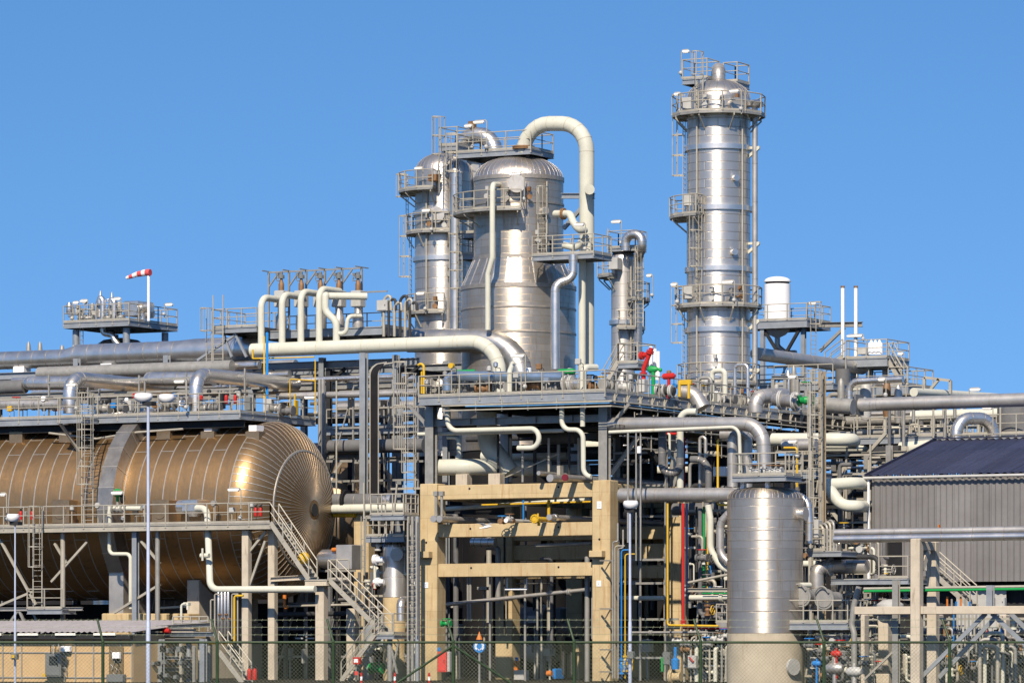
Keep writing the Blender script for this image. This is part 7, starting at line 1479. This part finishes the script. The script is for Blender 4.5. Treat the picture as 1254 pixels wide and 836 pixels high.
items = sorted((rnd.uniform(985, 1250), rnd.uniform(191, 198), rnd.uniform(760, 800), rnd.choice((.06, .1, .16))) for i in range(20))
for i, (px, y, pa, r) in enumerate(items):
    x = xx(px, y); z1 = zz(pa, px, y)
    pipe('low upright pipe at the lower right, %s from the left' % ORD[i], [(x, y, 0), (x, y, z1), (x + .8, y + .3, z1), (x + .8, y + .3, .1)], r, (m_grey, m_galv, m_rail, m_cream, m_dgrey)[i % 5], .25, n=10, group='low upright pipes at the lower right')
for i, (px, py, w_, m) in enumerate(((1022, 818, 14, m_alub), (1046, 822, 12, m_lbox), (1024, 800, 8, m_red), (1010, 806, 7, m_grey), (1000, 812, 7, m_blu))):
    b = MB(); p = gy(px, py, 190.5); h = w_ / 2 / 25; b.tube([p - X * h * 1.6, p - X * h, p + X * h, p + X * h * 1.6], [h * .6, h, h, h * .6], 16); b.tube([p, p - Z * 1.2], h * .4, 10); b.tube([p, p + Z * h * 1.8], h * .3, 8)
    solo('pump', ('silver pump casing low at the right', 'pale pump casing low at the right', 'red motor above the silver pump casing', 'grey coupling left of the silver pump casing', 'small blue coupling by the front vessel skirt')[i], 'pump', b, m)
for i, (px, py) in enumerate(((991, 790), (1003, 797), (1012, 790), (1032, 806), (1058, 812), (1075, 818), (1160, 812), (1178, 806), (1190, 818))):
    valve('small valve among the lower right pumps, %s from the left' % ORD[i], gy(px, py, 191 + i % 3), .1, 'x', (m_blu, m_red, m_org, m_galv)[i % 4], m_grey, .35, group='small valves at the lower right')
# ================================================================ SMALL STEELWORK AND INSTRUMENTS
def rack(label, px0, px1, py0, py1, Y, cols, rows, m, d=1.6, w=.1, diag=(), group=None, base=False):
    """open steel rack: uprights, level bars and diagonals, each a part"""
    x0, x1 = xx(px0, Y), xx(px1, Y); z1, z0 = zz(py0, (px0 + px1) / 2, Y), (0 if base else zz(py1, (px0 + px1) / 2, Y)); t = thing('steel_rack', label, 'rack', ((x0 + x1) / 2, Y + d / 2, z0), group)
    r_ = random.Random(int(px0 * 7 + py0)); xs = [x0 + (x1 - x0) * (i + (r_.uniform(-.2, .2) if 0 < i < cols - 1 else 0)) / (cols - 1) for i in range(cols)]
    for i, x in enumerate(xs):
        b = MB(); b.bar((x, Y + (d if i % 2 else 0), z0), (x, Y + (d if i % 2 else 0), z1 - r_.uniform(0, .25) * (z1 - z0) * (0 < i < cols - 1)), w); part('upright', b, m, t)
    for j in range(rows):
        z = z0 + (z1 - z0) * (j + .6 + r_.uniform(-.2, .2)) / rows; b = MB()
        a, c_ = (x0, x1) if j % 2 == 0 else (xs[r_.randint(0, cols // 2 - 1)], x1); y = Y + (d if j % 3 == 1 else -.06); b.bar((a, y, z), (c_, y, z), w * .8, w * 1.3); part('bar', b, m, t)
    for a, c_ in diag: b = MB(); b.bar((xs[a], Y + .1, z0 + .1), (xs[c_], Y + .1, z1 - .1), w * .9); part('diagonal', b, m, t)
    return t
def stand(label, p, h, m, group, k=0):
    """instrument on a thin stand"""
    p = V(p); t = thing('instrument_stand', label, 'instrument', p, group); b = MB(); b.box(p.x - .09, p.y - .09, p.z, p.x + .09, p.y + .09, p.z + .02); b.tube([p, p + Z * h], .032, 6); part('post', b, m_rail, t)
    b = MB(); q = p + Z * h
    if k % 3 == 0: b.cbox(q.x - .16, q.y - .1, q.z - .1, q.x + .16, q.y + .1, q.z + .22, .03)
    elif k % 3 == 1: b.tube([q - YV * .12 + Z * .08, q + YV * .1 + Z * .08], .15, 14)
    else: b.lathe(q, [(.05, 0), (.13, .05), (.13, .24), (.06, .3)], 12)
    hd = part('instrument', b, m, t)
    b = MB(); b.tube([q + X * .05, q + X * .3 - Z * .05, q + X * .3 - Z * (h * .8), q + X * .1 - Z * (h * .95)], .018, 5, .1); part('cable', b, m_black, t)
    return t
IM = [m_lbox, m_rust, m_galv, m_pure, m_dgrey, m_yel, m_lbox, m_red, m_alu, m_blu]
def stands(where, group, pts, seed=0):
    pts = sorted(pts, key=lambda q: q[3] if len(q) > 3 else q[0].x)
    for i, (p, h, k) in enumerate(pts): stand('small instrument on a stand %s, %s from the left' % (where, ORD[i]), p, h, IM[(k + i * 3 + seed) % len(IM)], group, k + i)
rd = random.Random(21)
stands('on the main deck', 'instrument stands on the main deck', [(V((xx(px, 200 + i % 3 * 1.3), 200 + i % 3 * 1.3, zD)), .7 + .3 * (i % 4), i) for i, px in enumerate((522, 533, 545, 553, 566, 585, 599, 607, 619, 632, 647, 660, 669, 684, 698, 708, 729))])
stands('on the receding catwalk', 'instrument stands on the catwalk', [(V((xe1 - .5 - .8 * (i % 2), 203 + i * 2.35, zD)), .8 + .25 * (i % 3), i) for i in range(22)], 3)
stands('on the deck over the tank', 'instrument stands on the tank deck', [(V((xx(px, YD + 1 + i % 2), YD + 1 + i % 2, zd)), .6 + .25 * (i % 3), i) for i, px in enumerate((12, 28, 54, 68, 112, 120, 139, 155, 166, 190, 202, 214, 223, 246, 256, 266, 284, 291))], 5)
stands('on the far left platform', 'instrument stands on the far left platform', [(V((xx(px, Yp + 1.5), Yp + 1.5, zp)), .6 + .4 * (i % 3), i) for i, px in enumerate((86, 95, 104, 115, 121, 134, 145))], 8)
stands('on the tank walkway', 'instrument stands on the tank walkway', [(V((xx(px, YW + 1.5), YW + 1.5, zw)), .7 + .2 * (i % 3), i) for i, px in enumerate((30, 88, 120, 166, 176, 262, 284, 308))], 2)
for i, (px, py, w_, h_, m) in enumerate(((85, 377, 8, 14, m_alu), (96, 381, 9, 9, m_lbox), (113, 379, 6, 16, m_galv), (120, 376, 7, 18, m_alu), (134, 380, 7, 12, m_alu), (146, 376, 8, 14, m_galv), (178, 384, 9, 14, m_alub))):
    b = MB(); p = gy(px, py + h_ / 2, Yp + 2.2); r = w_ / 2 / kp; b.lathe(p, [(r * .8, 0), (r, .08), (r, h_ / kp * .75), (r * .5, h_ / kp)], 16); solo('small_pot', 'small silver pot on the far left platform, %s from the left' % ORD[i], 'pot', b, m, 'small pots on the far left platform')
# towers: conduits and instruments on the shells
def shell_pt(c, r, ang, z): return V((c.x + r * math.cos(R(ang)), c.y + r * math.sin(R(ang)), z))
for i, (c_, r_, ang, pa, pb, px, Y) in enumerate(((c1, r1 + .12, -40, 205, 400, 560, Y1), (c1, r1 + .12, -95, 240, 385, 520, Y1), (c3, r3 + .1, -25, 225, 315, 670, Y3), (c5, r5 + .1, -20, 150, 480, 905, 221), (c5, r5 + .1, -105, 105, 480, 860, 221), (c4, r4 + .1, -30, 320, 440, 775, Y4))):
    b = MB(); b.tube([shell_pt(c_, r_, ang, zz(pa, px, Y)), shell_pt(c_, r_, ang, zz(pb, px, Y))], .05, 8); solo('conduit', 'thin conduit clipped down the %s' % ('right of the left domed tower', 'front of the left domed tower', 'right flank of the bellied vessel', 'right flank of the tallest tower', 'left front of the tallest tower', 'right of the slim distant tower')[i], 'conduit', b, m_rail)
n_ = 0
for c_, r_, px, Y, lab, L in ((c1, r1, 520, Y1, 'left domed tower', ((-70, 226), (-50, 232), (-85, 279), (-60, 281), (-40, 275), (-75, 379), (-45, 300), (-52, 340))), (c3, r3, 625, Y3, 'bellied vessel', ((-100, 246), (-75, 249), (-50, 248), (-40, 300), (-28, 304))), (c5, r5, 880, 221, 'tallest tower', ((-85, 134), (-60, 136), (-35, 133), (-75, 368), (-45, 369), (-30, 366), (-70, 449), (-100, 258)))):
    for i, (a, py) in enumerate(L):
        p = shell_pt(c_, r_ + .3, a, zz(py, px, Y)); u = (p - V((c_.x, c_.y, p.z))).normalized(); b = MB(); b.tube([p - u * .35, p + u * .1], .07, 8); b.tube([p + u * .1, p + u * .16], .16, 12); b.tube([p, p + Z * .4], .04, 6); b.box(p.x - .1, p.y - .1, p.z + .35, p.x + .1, p.y + .1, p.z + .6)
        solo('nozzle', 'small flanged nozzle on the %s, %s one counted down from the top' % (lab, ORD[i]), 'nozzle', b, (m_lbox, m_galv, m_rust)[i % 3], 'small nozzles on the ' + lab)
# catwalk: inner railing, extra trays, level lines under the fascia
t = thing('handrail', 'inner railing along the receding catwalk', 'railing', (xk0, 240, zD)); rail(t, [(xk0 + .05, 221.2, zD), (xk0 + .05, 262, zD)], 1.1, 1.5)
t = thing('handrail', 'railing at the back of the main deck', 'railing', (xe0 + 5, 220.9, zD)); rail(t, [(xe0 + .1, 203.2, zD), (xe0 + .1, 220.8, zD), (xk0, 220.8, zD)], 1.1, 1.5)
for i, (dz, dx) in enumerate(((1.75, .35), (2.3, .2), (2.9, .35))):
    t = thing('cable_tray', '%s cable tray slung below the catwalk fascia' % ('upper', 'middle', 'lowest')[i], 'cable tray', (xe1 + dx, 199, zD - dz)); b = MB()
    for k in (0, .28): b.tube([(xe1 + dx + k, 199.3 + i, zD - dz), (xe1 + dx + k, 256, zD - dz)], .035, 6)
    for k in range(36): b.box(xe1 + dx, 200.5 + i + k * 1.5, zD - dz - .03, xe1 + dx + .28, 200.55 + i + k * 1.5, zD - dz)
    part('tray', b, (m_rail, m_galv, m_rail)[i], t)
    for k in range(12): b = MB(); y = 201.5 + i + k * 4.4; b.bar((xe1 + dx + .14, y, zD - dz - .1), (xe1 + dx + .14, y, zD - dz + .75), .04); part('hanger', b, m_rail, t)
x0, x1 = xx(1046, 224), xx(1265, 224)
deck('long railed pipe gangway behind the shed roof', x0, x1, 224, 226, zz(533, 1150, 224), [[(x0, 224), (x1, 224)], [(x0, 226), (x1, 226)]], .35, sp=1.0)
x0, x1 = xx(1010, 231), xx(1130, 231)
deck('higher railed gangway below the vent stairs', x0, x1, 231, 233, zz(497, 1060, 231), [[(x0, 231), (x1, 231)]], .35, sp=1.0)
x0, x1 = xx(930, 228), xx(1020, 228)
deck('railed gangway behind the green gate valve', x0, x1, 228, 230, zz(470, 975, 228), [[(x0, 228), (x1, 228)]], .35, sp=1.0)
for a in (('open steel rack in the gap between tank dome and frame, upper part', 398, 512, 470, 600, 214.5, 7, 6, m_galv, ((0, 2), (4, 3)), False), ('open steel rack beside the little silver vessel', 446, 512, 590, 836, 203.8, 6, 8, m_rail, ((1, 3),), True),
          ('low steel rack under the tank dome', 336, 436, 690, 836, 208.5, 6, 4, m_galv, ((0, 2), (3, 4)), True), ('steel rack under the catwalk, nearest the frame', 752, 815, 535, 836, 206.5, 5, 7, m_galv, ((0, 2),), True),
          ('steel rack left of the front vessel', 838, 894, 610, 836, 201, 6, 9, m_rail, ((1, 2),), True), ('steel rack between front vessel and shed', 975, 1066, 545, 836, 213, 7, 10, m_rail, ((0, 2), (3, 4)), True),
          ('low steel rack under the manhole platform', 985, 1060, 765, 836, 194.2, 7, 4, m_rail, ((0, 1),), True), ('low steel rack beyond the right braces', 1132, 1262, 752, 836, 194.8, 9, 4, m_rail, ((0, 2), (4, 6)), True),
          ('steel rack behind the shed roof', 1050, 1255, 500, 580, 228, 12, 5, m_rail, ((1, 2), (5, 6)), False), ('steel rack beneath the white drum platform', 926, 1036, 440, 520, 238, 7, 5, m_galv, ((0, 2), (3, 5)), False),
          ('low rack of bars left of the narrow shed platform', 1040, 1112, 705, 836, 198.8, 6, 6, m_galv, ((0, 1), (3, 4)), True), ('steel rack behind the hooked silver pipes', 60, 300, 455, 505, 209, 9, 3, m_galv, (), False)):
    rack(*a[:9], diag=a[9], base=a[10], w=.09)
# valves and flanged pots in the low pipework
zones = (('by the little silver vessel', 448, 512, 660, 830, 201, 20), ('left of the front vessel', 838, 892, 640, 830, 199, 20), ('right of the front vessel', 985, 1060, 640, 700, 198.5, 20), ('below the manhole platform', 988, 1062, 770, 832, 192.4, 20), ('behind the right braces', 1135, 1252, 756, 830, 193, 22), ('near the narrow shed platform', 1040, 1110, 690, 830, 197.4, 18))
for zi, (lab, a, c_, d_, e_, Y, n) in enumerate(zones):
    L = sorted((rd.uniform(a, c_), rd.uniform(d_, e_)) for i in range(n))
    for i, (px, py) in enumerate(L):
        p = gy(px, py, Y + rd.uniform(0, 1.5)); r = rd.uniform(.07, .15)
        if p.z < .4: p.z = .4
        valve('flanged valve %s, %s from the left' % (lab, ORD[i]), p, r, 'xzy'[(i + zi) % 3], IM[(i * 7 + zi) % 10], (m_grey, m_lbox, m_rust, m_cream, m_dgrey)[(i * 3 + zi) % 5], rd.uniform(.25, .5), group='flanged valves ' + lab, up=Z if (i + zi) % 3 != 1 else X)
    for i in range(15):
        px = a + (c_ - a) * (i + .5) / 15 + rd.uniform(-3, 3); py = rd.uniform(d_ + 8, e_ - 6); q = gy(px, py, Y + .4); w_ = rd.uniform(.4, 1.5); h = rd.uniform(.4, 1.6); m = (m_galv, m_cream, m_grey, m_rail)[(i + zi) % 4]
        q.z = max(q.z, .5); h = min(h, q.z - .1)
        b = MB(); r = rd.uniform(.035, .1); b.tube([q, q + X * w_, q + X * w_ - Z * h, q + X * (w_ + rd.uniform(-.5, .6)) - Z * h + YV * .3], r, 10, r * 2.5); b.tube([q + X * (w_ * .5 - .04), q + X * (w_ * .5 + .04)], r * 1.8, 10)
        solo('branch_pipe', 'small bent branch pipe %s, %s from the left' % (lab, ORD[i]), 'pipe', b, m, 'bent branch pipes ' + lab)
# lit bits deep in the lower bays
for i, (px, py, Y, w_, h_, m) in enumerate(((652, 758, 213, 14, 9, m_lbox), (675, 770, 215, 8, 14, m_cream), (664, 742, 214, 26, 4, m_galv), (684, 782, 212, 7, 12, m_tan), (670, 798, 210, 12, 9, m_cream), (556, 742, 210, 12, 4, m_rail), (560, 770, 211, 6, 12, m_lbox), (705, 790, 209, 8, 16, m_tan), (590, 720, 212, 14, 4, m_rail), (660, 705, 208, 60, 2, m_rail), (655, 714, 209, 50, 2, m_galv), (790, 790, 212, 12, 16, m_lbox), (770, 712, 208, 20, 3, m_rail), (352, 800, 211, 8, 14, m_lbox), (408, 760, 209, 6, 16, m_grey))):
    b = MB(); p = gy(px, py, Y); k = ppm(px, Y); b.cbox(p.x - w_ / 2 / k, Y, p.z - h_ / 2 / k, p.x + w_ / 2 / k, Y + .5, p.z + h_ / 2 / k, .02); b.tube([p + YV * .3, V((p.x, Y + .3, 0))], .06, 8)
    solo('equipment_box', 'shaded equipment box on a leg deep in the lower bays, %s of its row' % ORD[i], 'box', b, m, 'equipment boxes in the lower bays')
